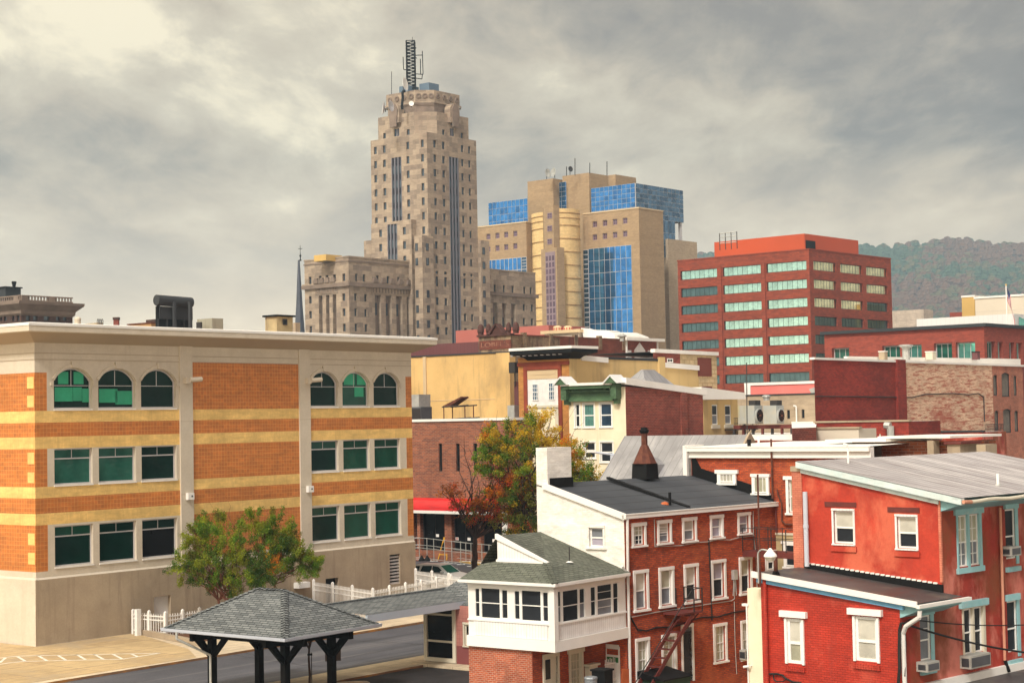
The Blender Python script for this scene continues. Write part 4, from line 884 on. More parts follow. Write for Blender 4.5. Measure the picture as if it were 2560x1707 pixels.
# leafless sapling behind the pavilion
c_ = at_z(774, 1707, .13); r_ = thing('sapling', 'thin leafless sapling tied to a stake behind the pavilion', 'tree', c_)
m_ = MB(); ft = c_+ZV*1.55; limb(m_, c_, ft, .06, .045, 'bark', 4, .03, 7)
for dx, dz in ((-.42, 1.0), (-.15, 1.1), (.12, 1.1), (.4, 1.0), (.05, 1.3), (-.28, 1.25), (.3, 1.3)): limb(m_, ft, ft+Vector((dx, dx*.4, dz)), .035, .012, 'bark', 5, .14, 5)
m_.build('trunk', r_)
m_ = MB(); m_.tube(c_+Vector((.1, 0, 0)), c_+Vector((.1, 0, 1.4)), .02, 'iron'); m_.box(Face.of(c_, Vector((1, 0, 0))), -.08, .14, 1.3+.1, 1.38+.1, .06, -.06, 'ink'); m_.build('stake', r_)
# silver car, seen over the fence
cc = at_z(1105, 1478, 0); cc = at_d(1100, 1440, 126); cc.z = 0
rC = thing('parked_car', 'silver estate car with dark windows on the side street', 'car', cc)
Fc = Face(Vector((cc.x, cc.y, 0)), 30, 'L')   # t = travelling direction, seen from its side
hw = .9
def carsec(o, inset, pts): return [Fc.p(a, z, o-inset if o > 0 else o+inset) for a, z in pts]
prof = [(-2.2, .42), (2.15, .42), (2.25, .62), (2.2, .85), (1.35, 1.02), (1.15, 1.05), (-2.15, 1.08), (-2.28, .8)]
m_ = MB(); m_.prism(Fc, prof, hw, -hw, 'car_paint'); m_.build('body', rC)
cab = [(-2.12, 1.08), (1.22, 1.04), (.42, 1.60), (.1, 1.66), (-1.55, 1.64), (-1.75, 1.58)]
m_ = MB(); top = .70
def cp(a, z, o): t = (z-1.05)/.6; return Fc.p(a, z, o*(hw*(1-t)+top*t))
for sg in (1, -1):
    q = [cp(a, z, sg) for a, z in cab]; m_.poly(q if sg > 0 else q[::-1], 'car_paint')
for i in range(len(cab)):
    (a, z), (c, w) = cab[i], cab[(i+1) % len(cab)]
    m_.poly([cp(a, z, 1), cp(a, z, -1), cp(c, w, -1), cp(c, w, 1)], 'car_paint')
m_.build('cabin', rC)
def cpane(name, pts, push=.012):
    m_ = MB()
    for sg in (1, -1):
        q = [cp(a, z, sg)+Fc.n*sg*push for a, z in pts]; m_.poly(q if sg > 0 else q[::-1], 'gl_car')
        m_.build(name, rC); m_ = MB()
cpane('side_window', [(-1.92, 1.14), (-1.30, 1.14), (-1.22, 1.52), (-1.62, 1.52)]); cpane('side_window', [(-1.14, 1.14), (-.20, 1.12), (-.20, 1.56), (-1.0, 1.54)]); cpane('side_window', [(-.12, 1.12), (.92, 1.10), (.36, 1.50), (-.12, 1.56)])
m_ = MB(); m_.poly([Fc.p(1.19, 1.075, .76), Fc.p(1.19, 1.075, -.76), Fc.p(.49, 1.565, -.62), Fc.p(.49, 1.565, .62)], 'gl_green2'); m_.build('windscreen', rC)
for a in (-1.4, 1.4):
    for sg in (1, -1):
        m_ = MB(); m_.tube(Fc.p(a, .33, sg*.70), Fc.p(a, .33, sg*.92), .33, 'rubber', 16); w_ = m_.build('wheel', rC); m_ = MB(); m_.tube(Fc.p(a, .33, sg*.90), Fc.p(a, .33, sg*.935), .2, 'alu', 12); m_.build('rim', w_)
for sg in (1, -1): m_ = MB(); m_.cube(Fc.p(.78, 1.08, sg*1.0), .14, .2, .16, 'car_paint', Fc.rot()); m_.build('wing_mirror', rC)
for sg in (1, -1): m_ = MB(); m_.box(Fc, 2.05, 2.26, .66, .82, sg*.85, sg*.5, 'white'); m_.build('headlight', rC)
# ------------------------------------------------------------------ red brick rowhouse wing with white gable
def cropf(ox, oy, sc): return lambda x, y: (ox+x/sc, oy+y/sc)
def opn(F, cf, x0, y0, x1, y1, o=0.0):
    a, b = cf(x0, (y0+y1)/2), cf(x1, (y0+y1)/2); c, d = cf((x0+x1)/2, y1), cf((x0+x1)/2, y0)
    return F.sx(*a, o), F.sx(*b, o), F.z(*c, o), F.z(*d, o)
K3 = cropf(1040, 1180, 2.975); K4 = cropf(1540, 1180, 2.976); K5 = cropf(1980, 1080, 2.5); K6 = cropf(1600, 860, 3.0156); K7 = cropf(1220, 1560, 4.9); K8 = cropf(2240, 1400, 5.106); K9 = cropf(1860, 1400, 4.9); KA = cropf(1680, 1280, 4.9); KB = cropf(1010, 800, 3.0156)
PH = hcorner(1562, 71, 1400); HH = 43.3; FH = Face(PH, HH, 'R'); FHL = Face(PH, HH, 'L')
zE = FH.z(1562, 1289)+.02; wLH = 4.82; zP = 9.15; lenH = FH.sx(1937, 1254.6)
rH = thing('brick_rowhouse', 'three storey red brick rowhouse wing with whitewashed gable and black felt roof', 'house', PH)
TR = (.11, 'wh', .05, .02, .05)
w1 = [opn(FH, K4, *q) for q in ((127, 398, 208, 540), (318, 378, 398, 520), (503, 358, 585, 505), (710, 340, 785, 480), (914, 320, 986, 450))]
w2 = [opn(FH, K4, *q) for q in ((143, 748, 226, 1015), (332, 726, 416, 985), (518, 702, 598, 955), (720, 672, 803, 928), (928, 648, 998, 892))]
w3 = [opn(FH, K4, *q) for q in ((158, 1252, 236, 1545), (352, 1222, 436, 1485), (736, 1142, 812, 1400), (940, 1118, 985, 1380))]
dr = opn(FH, K4, 497, 1150, 566, 1565); dr = (dr[0], dr[1], max(dr[2], .75), dr[3])
w4 = opn(FH, KA, 1180, 600, 1240, 700); w4 = (lenH-.78, lenH-.3, w4[2], w4[3]+.35)
hol = [rect(*q) for q in w1+w2+w3+[dr]]
mb = MB(); mb.panel(FH, rect(0, lenH, 0, zE), hol, 'brick_red', reveal=.14)
FHb = FH.off(-wLH); mb.poly([FHb.p(lenH, 0), FHb.p(0, 0), FHb.p(0, zP), FHb.p(lenH, zP)], 'brick_red'); mb.build('wall', rH)
gw = opn(FHL, K3, 1290, 412, 1394, 555)
mb = MB(); mb.panel(FHL, [(-wLH, 3.1), (0, 3.1), (0, zE), (-4.25, zP), (-wLH, zP)], [rect(*gw)], 'whitewash', reveal=.14); mb.panel(FHL, rect(-wLH, 0, 0, 3.1), [], 'brick_red'); mb.build('gable_wall', rH)
window(rH, FHL, *gw, 'wh', 'gl_lilac', 'gl_grey', rail=.47, trim=(.10, 'whitewash', .04, 0, .08))
pn = [('gl_dark', 'gl_shade', .45, ()), ('gl_grey', 'gl_blind', .5, (('h', .62, 0, 1), ('h', .78, 0, 1), ('h', .36, 0, 1))), ('gl_grey', 'gl_blind', .5, ()), ('gl_lilac', 'gl_lilac', .52, ()), ('gl_grey', 'gl_lilac', .52, ())]
pn[0] = ('gl_dark', 'gl_shade', .5, (('v', .33, .5, 1), ('v', .67, .5, 1), ('h', .75, 0, 1), ('v', .33, 0, .5), ('v', .67, 0, .5), ('h', .25, 0, 1)))
for q, (g1, g2, rl, br) in zip(w1, pn): window(rH, FH, *q, 'wh', g1, g2, rail=rl, bars=br, trim=TR, fw=.045)
for q, (g1, g2, rl) in zip(w2, (('gl_grey', 'gl_blind', .5), ('gl_grey', 'gl_shade', .48), ('gl_dark', 'gl_blind', .48), ('gl_dark', 'gl_lilac', .52), ('gl_dark', 'gl_shade', .52))): window(rH, FH, *q, 'wh', g1, g2, rail=rl, trim=(.13, 'wh', .05, .0, .05), fw=.05)
six = tuple([('v', .33, .5, 1), ('v', .67, .5, 1), ('h', .75, 0, 1)]); six2 = six+(('v', .33, 0, .5), ('v', .67, 0, .5), ('h', .25, 0, 1))
for q, br in zip(w3, (six2, six, six2, six)): window(rH, FH, *q, 'wh', 'gl_shade', 'gl_shade', rail=.5, bars=br, trim=(.12, 'wh', .05, .0, .05), fw=.045)
window(rH, FH, *w4, 'wh', 'gl_dark', 'gl_dark', rail=.5, trim=(.12, 'wh', .05, .12, .05), rec=-.02)
a, b, z0, z1 = dr; m_ = MB(); m_.box(FH, a-.1, a, z0, z1, .05, -.1, 'wh'); m_.box(FH, b, b+.1, z0, z1, .05, -.1, 'wh'); m_.box(FH, a-.1, b+.1, z1, z1+.14, .06, -.1, 'wh'); m_.box(FH, a, b, z0, z1, -.1, -.14, 'gl_grey'); dd = m_.build('door', rH)
m_ = MB()
for i in range(9): s_ = a+(b-a)*(i+.5)/9; m_.box(FH, s_-.012, s_+.012, z0, z1-.2, -.02, -.04, 'iron')
for zz in (z0+.1, z0+1.0, z1-.25): m_.box(FH, a, b, zz, zz+.05, -.015, -.05, 'iron')
m_.build('security_gate', dd)
# roof
mb = MB(); ov = .12
rp = lambda s_, l_, dz=0.0: FH.p(s_, zE+(zP-zE)*min(1, max(-.1, l_/4.25))+dz, -l_)
e0, e1 = -.06, lenH+.0
mb.poly([rp(e0, -ov, .06), rp(e1, -ov, .06), rp(e1, wLH, .06), rp(e0, wLH, .06)], 'roof_black')
mb.build('roof', rH)
mb = MB(); mb.prism(FHL, [(-4.25, zP-.16), (.10, zE-.18), (.10, zE+.07), (-4.25, zP+.09)], .12, -.02, 'white'); mb.prism(FHL, [(-4.4, zP-.16), (-4.25, zP-.16), (-4.25, zP+.09), (-4.4, zP+.09)], .12, -.02, 'white')
mb.build('rake_board', rH)
mb = MB(); mb.box(FH, -.12, lenH, zE-.14, zE+.02, .20, 0.0, 'white'); mb.box(FH, -.12, lenH, zE+.02, zE+.055, .22, .10, 'white'); mb.build('gutter', rH)
m_ = MB(); mb2 = [FH.p(.06, zE-.1, .14), FH.p(.06, 5.75, .10), FH.p(.06, .3, .10)]; m_.path(mb2, .06, 'downpipe', 8); m_.tube(FH.p(-.28, 5.95, .1), FH.p(.05, 5.55, .1), .05, 'downpipe'); m_.build('downpipe', rH)
# roof seam strip along the fall, tar border at the upper house
mb = MB(); n_ = 10; s_a = FH.off(-wLH).sx(1514, 1195) if False else 2.0
def roofpt(px, py):     # ray onto roof plane
    A = rp(0, 0); n = (rp(1, 0)-A).cross(rp(0, 1)-A).normalized(); r = ray(px, py); return CAM + r*((A-CAM).dot(n)/r.dot(n))
p0, p1 = roofpt(1520, 1197), roofpt(1722, 1271)
for i in range(n_):
    a, b = p0.lerp(p1, i/n_), p0.lerp(p1, (i+1)/n_); d = (b-a).normalized(); w = Vector((d.y, -d.x, 0)).normalized()*.11
    mb.hexa([a-w, b-w, b+w, a+w] + [q+ZV*(.10+.01*(i % 2)) for q in (a-w, b-w, b+w, a+w)], 'rustred' if False else 'ink')
mb.build('roof_seam', rH)
# chimney at the ridge end (white render, bare brick foot)
chw = FHL.sx(1368, 1150) + wLH; zc1 = Face(FHL.p(-wLH, 0), HH, 'L').px(1342, 1119)[1]
chd = 1.55
rCh = thing('chimney', 'tall whitewashed chimney slab at the ridge end with blackened foot', 'chimney', FHL.p(-wLH+.3, zP, -.5))
mb = MB(); mb.box(FHL, -wLH, -wLH+chw, zP-.05, zc1, .0, -chd, 'whitewash'); mb.build('shaft', rCh)
mb = MB(); mb.box(FHL, -wLH+.2, -wLH+chw+.05, zP-.1, zP+.32, -.12, -chd-.05, 'ink'); mb.build('flashing', rCh)
# rusty boiler flue
fp = roofpt(1613, 1192); rr = thing('boiler_flue', 'rusty bottle shaped metal flue on the black roof', 'flue', fp); k = fp.y/4316
mb = MB(); F_ = Face.of(Vector((fp.x, fp.y, 0)), FH.t); w_ = .40
mb.lathe(fp-ZV*.1, [(.62, 0), (.58, .72)], 'ink', 4, rot=F_.rot()+pi/4); mb.build('base', rr)
mb = MB(); mb.lathe(fp+ZV*.62, [(.57, 0), (.20, .78), (.15, .85), (.145, 1.42)], 'rust', 8, rot=F_.rot()+pi/8); mb.build('shaft', rr)
mb = MB(); mb.lathe(fp+ZV*2.0, [(.17, 0), (.22, .08), (.22, .16), (.16, .18), (.16, .26), (.1, .28)], 'ink', 12); mb.build('cap', rr)
p = roofpt(1675, 1264); m_ = MB(); m_.tube(p-ZV*.05, p+ZV*.58, .065, 'ink', 10); tag(m_.build('vent_pipe'), 'black vent pipe beside an orange lump on the black felt roof', 'pipe')
p = roofpt(1662, 1261); m_ = MB(); m_.lathe(p-ZV*.03, [(.2, 0), (.22, .05), (.13, .13), (.0, .17)], 'wood_orange', 7); tag(m_.build('sealant_lump'), 'orange lump of sealant beside the black vent pipe', 'sealant')
# cables and conduits on the brick
def wire(F, cf, pts, r, m, o=.04): return [F.p(*F.px(*cf(x, y), o), o) for x, y in pts]
def cable_thing(name, label, cat, F, cf, pts, r, m, o=.04, group=None):
    q = wire(F, cf, pts, r, m, o); m_ = MB(); m_.path(q, r, m, 5); return tag(m_.build(name), label, cat, group)
cable_thing('conduit', 'pale conduit running below the top row windows of the rowhouse', 'conduit', FH, K4, [(285, 350), (290, 552), (480, 545), (600, 522), (680, 517), (760, 500), (850, 503), (915, 485), (1030, 470)], .022, 'conduit')
cable_thing('conduit', 'pale conduit dropping from top row and running under the middle windows', 'conduit', FH, K4, [(100, 1080), (300, 1040), (560, 1000), (720, 975), (860, 955), (882, 940), (878, 800)], .022, 'conduit')
cable_thing('cable_bundle', 'black cable bundle sagging across the lower brick wall', 'cable', FH, K4, [(100, 1060), (160, 1170), (230, 1178), (300, 1155), (420, 1150), (490, 1130), (560, 1100), (640, 1078), (760, 1075), (860, 1045), (985, 1025)], .035, 'cable')
cable_thing('conduit', 'thin pale conduit down to the ground at the right of the rowhouse', 'conduit', FH, K4, [(880, 960), (885, 1250), (898, 1500)], .02, 'conduit')
cable_thing('cable', 'dark vertical cable between the third and fourth windows', 'cable', FH, K4, [(690, 500), (702, 760), (715, 1100)], .03, 'cable')
cable_thing('conduit', 'vertical conduits beside the last top row window', 'conduit', FH, K4, [(1020, 290), (1022, 460), (1040, 600), (1050, 860)], .022, 'conduit')
mp_ = FH.px(*K4(872, 780)); rM = thing('electric_meter', 'weathered electric meter box with pipes on the brick', 'meter', FH.p(*mp_, .05)); m_ = MB(); m_.box(FH, mp_[0]-.13, mp_[0]+.13, mp_[1]-.1, mp_[1]+.32, .16, .0, 'galv'); m_.build('housing', rM)
for dx in (-.06, 0, .06): m_ = MB(); m_.tube(FH.p(mp_[0]+dx, mp_[1]-.1, .08), FH.p(mp_[0]+dx*2, mp_[1]-.62-abs(dx)*3, .06), .02, 'galv'); m_.build('pipe', rM)
# fire stair with small balcony
bx0, bx1 = FH.sx(*K4(430, 1045)), FH.sx(*K4(500, 1040)); zb = FH.z(*K4(380, 1045)); 
rFs = thing('fire_stair', 'dark red steel fire stair with small balcony on the rowhouse front', 'fire escape', FH.p(2.2, 0, 1))
sb0, sb1 = FH.sx(*K4(345, 1040)), FH.sx(*K4(505, 1020)); zb = FH.z(*K4(420, 1030))
od = 1.0
m_ = MB(); m_.box(FH, sb0, sb1, zb-.08, zb, od, .02, 'rustred')
m_.build('platform', rFs)
for s_, o_ in ((sb0+.9, od), (sb1, od), (sb1, .05), (sb0+.9, .05)): m_ = MB(); m_.box(FH, s_-.02, s_+.02, zb, zb+.95, o_, o_-.04, 'iron'); m_.build('post', rFs)
for zz in (.45, .93): m_ = MB(); m_.box(FH, sb0+.9, sb1, zb+zz, zb+zz+.035, od, od-.035, 'iron'); m_.box(FH, sb1-.035, sb1, zb+zz, zb+zz+.035, od, .02, 'iron'); m_.build('rail', rFs)
for s_ in (sb0+.2, sb1-.1): m_ = MB(); m_.tube(FH.p(s_, zb-.05, od-.1), FH.p(s_, zb-.95, .03), .03, 'rustred'); m_.build('bracket', rFs)
s_t, z_t = sb0+.95, zb; s_b, z_b = FH.sx(*K4(170, 1540), .9)-.25, .35
for o_ in (.98, .32):
    m_ = MB(); m_.prism(FH, [(s_b, z_b), (s_b+.26, z_b), (s_t+.1, z_t), (s_t-.16, z_t)], o_, o_-.04, 'rustred'); m_.build('stringer', rFs)
m_ = MB(); m_.tube(FH.p(s_b-.1, z_b+1.0, .98), FH.p(s_t-.2, z_t+.9, .98), .02, 'iron'); m_.tube(FH.p(s_b-.1, z_b+1.0, .98), FH.p(s_b, z_b, .98), .02, 'iron'); m_.build('handrail', rFs)
for i in range(11):
    t = (i+.5)/11; m_ = MB(); s_, z_ = s_b+.1+(s_t-s_b)*t, z_b+(z_t-z_b)*t; m_.box(FH, s_-.13, s_+.13, z_-.02, z_+.02, .94, .32, 'rustred'); m_.build('tread', rFs)
# high walkway between the two houses
rWk = thing('steel_walkway', 'rusty steel walkway with railings between the rowhouse and the coral house', 'walkway', FH.p(8.0, 5.9, .1))
zp_ = FH.z(*K4(935, 600)); s_p = FH.sx(*K4(935, 590)); Fw = Face.of(FH.p(s_p, 0, .05), FH.n); lw = 4.6
m_ = MB(); m_.box(Fw, 0, lw, zp_, zp_+.09, 0, -.9, 'rustred'); m_.box(Fw, 0, lw, zp_-.16, zp_, .0, -.08, 'rustred'); m_.box(Fw, 0, lw, zp_-.16, zp_, -.84, -.9, 'rustred'); m_.build('platform', rWk)
for side in (0.0, -.86):
    for i in range(7): m_ = MB(); x_ = lw*i/6; m_.box(Fw, x_-.015, x_+.015, zp_+.09, zp_+1.1, side, side-.03, 'iron'); m_.build('post', rWk)
    for zz in (.6, 1.08): m_ = MB(); m_.box(Fw, 0, lw, zp_+zz, zp_+zz+.03, side, side-.03, 'iron'); m_.build('rail', rWk)
for x_ in (2.6, 3.6): m_ = MB(); m_.tube(Fw.p(x_, zp_-.1, -.1), Fw.p(x_+.9, zp_-1.3, -.4), .035, 'rustred'); m_.build('brace', rWk)
# ------------------------------------------------------------------ enclosed timber porch on its brick wing
dS = Vector((sin(radians(37)), cos(radians(37)), 0)); r_ = ray(1384, 1530); q_ = r_.x/r_.y; kS = (PH.x-q_*PH.y)/(dS.x-q_*dS.y); PSn = PH-dS*kS
FS = Face(PSn, 37, 'R'); FSL = Face(PSn, 37, 'L'); lS = kS-.02; wS = 4.2; zg = 5.68; zb0, zb1 = 3.03, 3.45
rS = thing('enclosed_porch', 'white glazed timber porch overhanging a brick wing, green shingle roof', 'porch', FS.p(1, 3.03, -1))
zw = 5.45
wl1 = [opn(FSL, K3, *q) for q in ((442, 870, 470, 1068), (490, 868, 617, 1082), (640, 880, 677, 1082), (734, 888, 768, 1088), (790, 885, 922, 1102), (945, 900, 979, 1104))]
wr1 = [opn(FS, K3, *q) for q in ((1042, 893, 1078, 1112), (1098, 880, 1206, 1102), (1220, 870, 1256, 1078), (1303, 858, 1337, 1062), (1355, 840, 1455, 1052), (1470, 830, 1505, 1042))]
wl1, wr1 = [[(q[0]-(.03 if i % 3 != 1 else .06), q[1]+(.03 if i % 3 != 1 else .06), q[2]-.03, q[3]+.05) for i, q in enumerate(g)] for g in (wl1, wr1)]
mb = MB(); mb.panel(FSL, rect(-wS, 0, zb1, zw), [rect(*q) for q in wl1], 'white', reveal=.08); mb.panel(FS, rect(0, lS, zb1, zw), [rect(*q) for q in wr1], 'white', reveal=.08)
mb.panel(FSL.off(-4.6), rect(-wS, 0, zb1, zw), [], 'white', flip=True); mb.poly([FSL.p(-wS, zb1, 0), FSL.p(-wS, zw+.2, 0), FSL.p(-wS, zw+.2, -4.6), FSL.p(-wS, zb1, -4.6)][::-1], 'white'); mb.build('wall', rS)
zsill = min(q[2] for q in wl1)-.10
mb = MB(); mb.box(FSL, -wS+.28, -.28, zb1+.02, zsill, .035, 0, 'peelwhite'); mb.build('board_panel', rS)
mb = MB(); mb.box(FS, .28, lS-.15, zb1+.02, zsill, .035, 0, 'peelwhite'); mb.build('board_panel', rS)
mb = MB(); mb.box(FSL, -wS-.02, -.201, zb0, zb1, .12, -.2, 'white'); mb.build('beam', rS); mb = MB(); mb.box(FS, -.12, lS, zb0, zb1, .121, -.2, 'white'); mb.build('beam', rS)
for F_, a, b in ((FSL, -wS, .05), (FS, -.05, lS)):
    mb = MB(); mb.box(F_, a, b, zw, zg-.04, .06, -.1, 'white'); mb.build('frieze', rS); mb = MB(); mb.box(F_, a, b, zsill, zsill+.06, .07, 0, 'white'); mb.build('sill', rS)
mb = MB(); mb.cube(PSn+ZV*zb1-FS.t*-.0, .26, .26, zw-zb1, 'white', FS.rot()); mb.build('corner_post', rS)
for grp, F_ in ((wl1, FSL), (wr1, FS)):
    for i, q in enumerate(grp):
        side = i % 3 != 1; three = (F_ is FS and i == 4)
        window(rS, F_, *q, 'wh', 'gl_dark' if i % 2 else 'gl_grey' if F_ is FS else 'gl_dark', 'gl_dark', rail=.5, bars=(('h', .25, 0, 1), ('h', .75, 0, 1)) if three else (), fw=.028 if side else .035, rec=.06)
# floor soffit and inner back
mb = MB(); mb.poly([FSL.p(-wS, zb0, .1), FSL.p(.1, zb0, .1), FSL.p(.1, zb0, -4.9), FSL.p(-wS, zb0, -4.9)][::-1], 'ltrim'); mb.build('soffit', rS)
# roof planes
sl = (7.34-5.70)/(3.5+.3); rr0 = 1.15; zhip = zg+sl*(rr0+.3)
def mp(r, l): return FS.p(r, zg+sl*(l+.3), -l)
lpk = 3.55; rb = 5.2
# H gable plane meets roof: along FHL
def onH(l_): # point on gable plane at given depth l along FS frame
    A = FS.p(0, 0, -l_); d = FS.t; n = FHL.n; t_ = (FHL.P-A).dot(n)/d.dot(n); return A + d*t_ + ZV*(zg+sl*(l_+.3))
mb = MB()
TH = FHL.p(-4.65, 7.18); mb.poly([FS.p(-.3, zg, .3), onH(-.3), FS.p(rr0, zhip, -rr0)], 'shingle_green'); mb.poly([FS.p(rr0, zhip, -rr0), onH(-.3), TH], 'shingle_green'); mb.poly([FS.p(rr0, zhip, -rr0), TH, mp(rr0, lpk)], 'shingle_green')
mb.poly([FSL.p(-wS-.25, zg-.02, .3), FSL.p(.3, zg-.02, .3), FSL.p(-rr0, zhip, -rr0), FSL.p(-lpk-.1, zhip+.0, -rr0), FSL.p(-wS-.25, zhip-.15, -rr0)], 'shingle_green')
mb.poly([mp(rr0, lpk), TH, FSL.p(-wS-.25, zw, -4.5), FSL.p(-wS-.25, zhip-.15, -rr0)], 'shingle_green')
mb.build('roof', rS)
mb = MB(); G_ = FSL.off(-rr0); mb.prism(G_, [(-rr0, zhip+.02), (-lpk, zg+sl*(lpk+.3)-.02), (-lpk, zhip+.02)][::1], .02, -.05, 'peelwhite'); 
mb.build('gable_panel', rS)
mb = MB(); mb.prism(G_, [(-rr0+.12, zhip-.02), (-rr0+.12, zhip+.05), (-lpk-.05, zg+sl*(lpk+.3)+.07), (-lpk-.05, zg+sl*(lpk+.3)-.14)], .10, -.06, 'white'); mb.box(G_, -lpk-.05, -rr0, zhip-.02, zhip+.08, .06, 0, 'white'); mb.build('rake_board', rS)
mb = MB(); a, b = FS.p(-.3, zg, .3), FS.p(rr0, zhip, -rr0); d = b-a; s_ = FS.n.cross(ZV).normalized()
for i in range(11):
    p, q = a+d*(i/11), a+d*((i+1)/11); w = (FS.t+FS.n).normalized()*.13
    mb.hexa([p-w, p+w, q+w, q-w] + [p-w+ZV*.07, p+w+ZV*.07, q+w+ZV*.045, q-w+ZV*.045], 'shingle_green')
mb.build('hip_cap', rS)
mb = MB(); mb.box(FS, -.32, lS-.1, zg-.12, zg+.0, .34, .24, 'white'); mb.box(FSL, -wS-.27, .33, zg-.12, zg-.01, .34, .26, 'white'); mb.build('gutter', rS)
p = FS.p(2.55, zg+sl*1.3, -1.0); m_ = MB(); m_.tube(p-ZV*.02, p+ZV*.62, .022, 'iron'); m_.lathe(p, [(.16, 0), (.05, .05)], 'white', 8); tag(m_.build('vent_pipe'), 'thin dark pipe with white flashing on the green shingle roof', 'pipe')
# brick wing below
PW = FSL.p(FSL.sx(1329, 1650), 0, -.04); FW_ = Face(PW, 37, 'R'); FWL = Face(PW, 37, 'L'); lW = 5.9
rW2 = thing('brick_wing', 'ground floor brick wing with cream doors under the white porch', 'building', PW)
oA = opn(FW_, K7, 690, 400, 850, 760); oB = opn(FW_, K7, 1012, 345, 1140, 760); oD = opn(FHL, K7, 1432, 262, 1608, 760)
oA, oB, oD = [(q[0], q[1], max(.35, q[2]), min(2.95, q[3])) for q in (oA, oB, oD)]
mb = MB(); mb.panel(FW_, rect(0, lW, 0, zb0-.01), [rect(*oA), rect(*oB)], 'brick_red', reveal=.1); mb.panel(FWL, rect(-3.15, 0, 0, zb0-.01), [], 'brick_pale')
mb.poly([FWL.p(-3.15, 0, 0), FWL.p(-3.15, 3, 0), FWL.p(-3.15, 3, -4), FWL.p(-3.15, 0, -4)], 'brick_pale'); mb.build('wall', rW2)
m_ = MB(); a, b, z0, z1 = oA; m_.box(FW_, a-.12, b+.1, z1, z1+.16, .06, -.05, 'ltrim'); m_.box(FW_, a-.12, a, z0, z1, .05, -.05, 'ltrim'); m_.box(FW_, b, b+.1, z0, z1, .05, -.05, 'ltrim'); m_.box(FW_, a, b, z0, z1, -.05, -.1, 'ltrim'); m_.box(FW_, a+.06, a+(b-a)*.52, z0+.3, z1-.08, -.03, -.08, 'gl_dark'); m_.build('door', rW2)
window(rW2, FW_, *oB, 'ltrim', 'gl_shade', 'gl_shade', rail=.5, bars=six2, fw=.05, trim=(.13, 'ltrim', .05, .08, -1), rec=.08)
m_ = MB(); a, b, z0, z1 = oD; m_.box(FHL, a-.05, a+.12, z0, z1, .03, -.05, 'white'); m_.box(FHL, b-.02, b+.05, z0, z1, .03, -.05, 'white'); m_.box(FHL, a, b, z1-.12, z1+.06, .03, -.05, 'white'); m_.box(FHL, a, b, z1-.45, z1-.36, .02, -.05, 'white'); m_.box(FHL, a+.12, b-.02, z0, z1-.45, .02, -.03, 'door_green'); m_.box(FHL, a+.12, b-.02, z0, z0+1.0, .03, -.03, 'white'); m_.build('door', rH)
oC = opn(FW_, K7, 1182, 480, 1292, 650); r_ = thing('bulkhead_hatch', 'cream timber cupboard with sloping lid against the brick wing', 'cupboard', FW_.p(oC[0], .3, .2)); m_ = MB(); m_.prism(FW_, [(oC[0], .3), (oC[1]-.05, .3), (oC[1]-.05, oC[3]), (oC[0], oC[3]-.1)], .25, .01, 'ltrim'); m_.build('box', r_); m_ = MB(); m_.box(FW_, oC[0]-.08, oC[1]+.02, oC[3]-.06, oC[3]+.02, .34, .01, 'ltrim'); m_.build('lid', r_)
# yard clutter
rg = thing('metal_gate', 'white pointed picket gate in front of the green door', 'gate', FW_.p(4.6, .3, .5)); zt_ = FW_.z(*K7(1550, 398), .5); a, b = FW_.sx(*K7(1428, 500), .5), FW_.sx(*K7(1718, 500), .5)
m_ = MB(); n_ = 15
for i in range(n_): s_ = a+(b-a)*(i+.5)/n_; m_.box(FW_, s_-.012, s_+.012, .4, zt_-(.0 if i % 2 else .04), .51, .49, 'white')
for zz in (.6, zt_-.9, zt_-.25): m_.box(FW_, a, b, zz, zz+.04, .52, .5, 'white')
m_.build('picket_panel', rg)
def bin_(name, label, px, py0, d, r, h, m, lid=None):
    p = at_d(px, py0, d); zt = p.z; c = Vector((p.x, p.y, zt-h)); o_ = thing(name, label, 'bin', c); m_ = MB(); m_.smooth = False; m_.lathe(c, [(r*.85, 0), (r, h*.93), (r*1.05, h*.95), (r*1.05, h)], m, 14); m_.build('body', o_)
    m_ = MB(); m_.lathe(c+ZV*h, [(r*1.08, 0), (r*1.0, .05), (0, .1)], lid or m, 14); m_.build('lid', o_); return o_
bin_('trash_can', 'ribbed galvanised trash can beside the cream cupboard', 1477, 1694, 66.6, .25, .75, 'bin_grey')
c_ = at_d(1505, 1672, 67.2); o_ = thing('wheeled_bin', 'black wheeled bin in front of the brick wing', 'bin', (c_.x, c_.y, c_.z-1.1)); m_ = MB(); m_.prism(Face.of(Vector((c_.x, c_.y, 0)), FS.t), [(-.22, c_.z-1.0), (.24, c_.z-1.0), (.3, c_.z-.05), (-.28, c_.z-.05)], .3, -.3, 'ink'); m_.build('body', o_); m_ = MB(); m_.box(Face.of(Vector((c_.x, c_.y, 0)), FS.t), -.33, .34, c_.z-.05, c_.z+.02, .34, -.34, 'ink'); m_.build('lid', o_)
m_ = MB(); a, b = FH.sx(*K7(1622, 600), .6), FH.sx(*K7(1722, 600), .6); zt_ = FH.z(*K7(1670, 535), .6); m_.prism(FH, [(a, .3), (b, .3), (b, zt_-.05), (a+.08, zt_)], .63, .6, 'wood_orange'); tag(m_.build('wooden_board'), 'orange brown board leaning by the white downpipe', 'board')
c_ = at_d(1662, 1683, 71.5); rD = thing('dumpster', 'dark green dumpster with black lid below the fire stair', 'dumpster', (c_.x, c_.y, 0)); F_ = Face.of(Vector((c_.x, c_.y, 0)), FH.t); zt_ = c_.z-.05
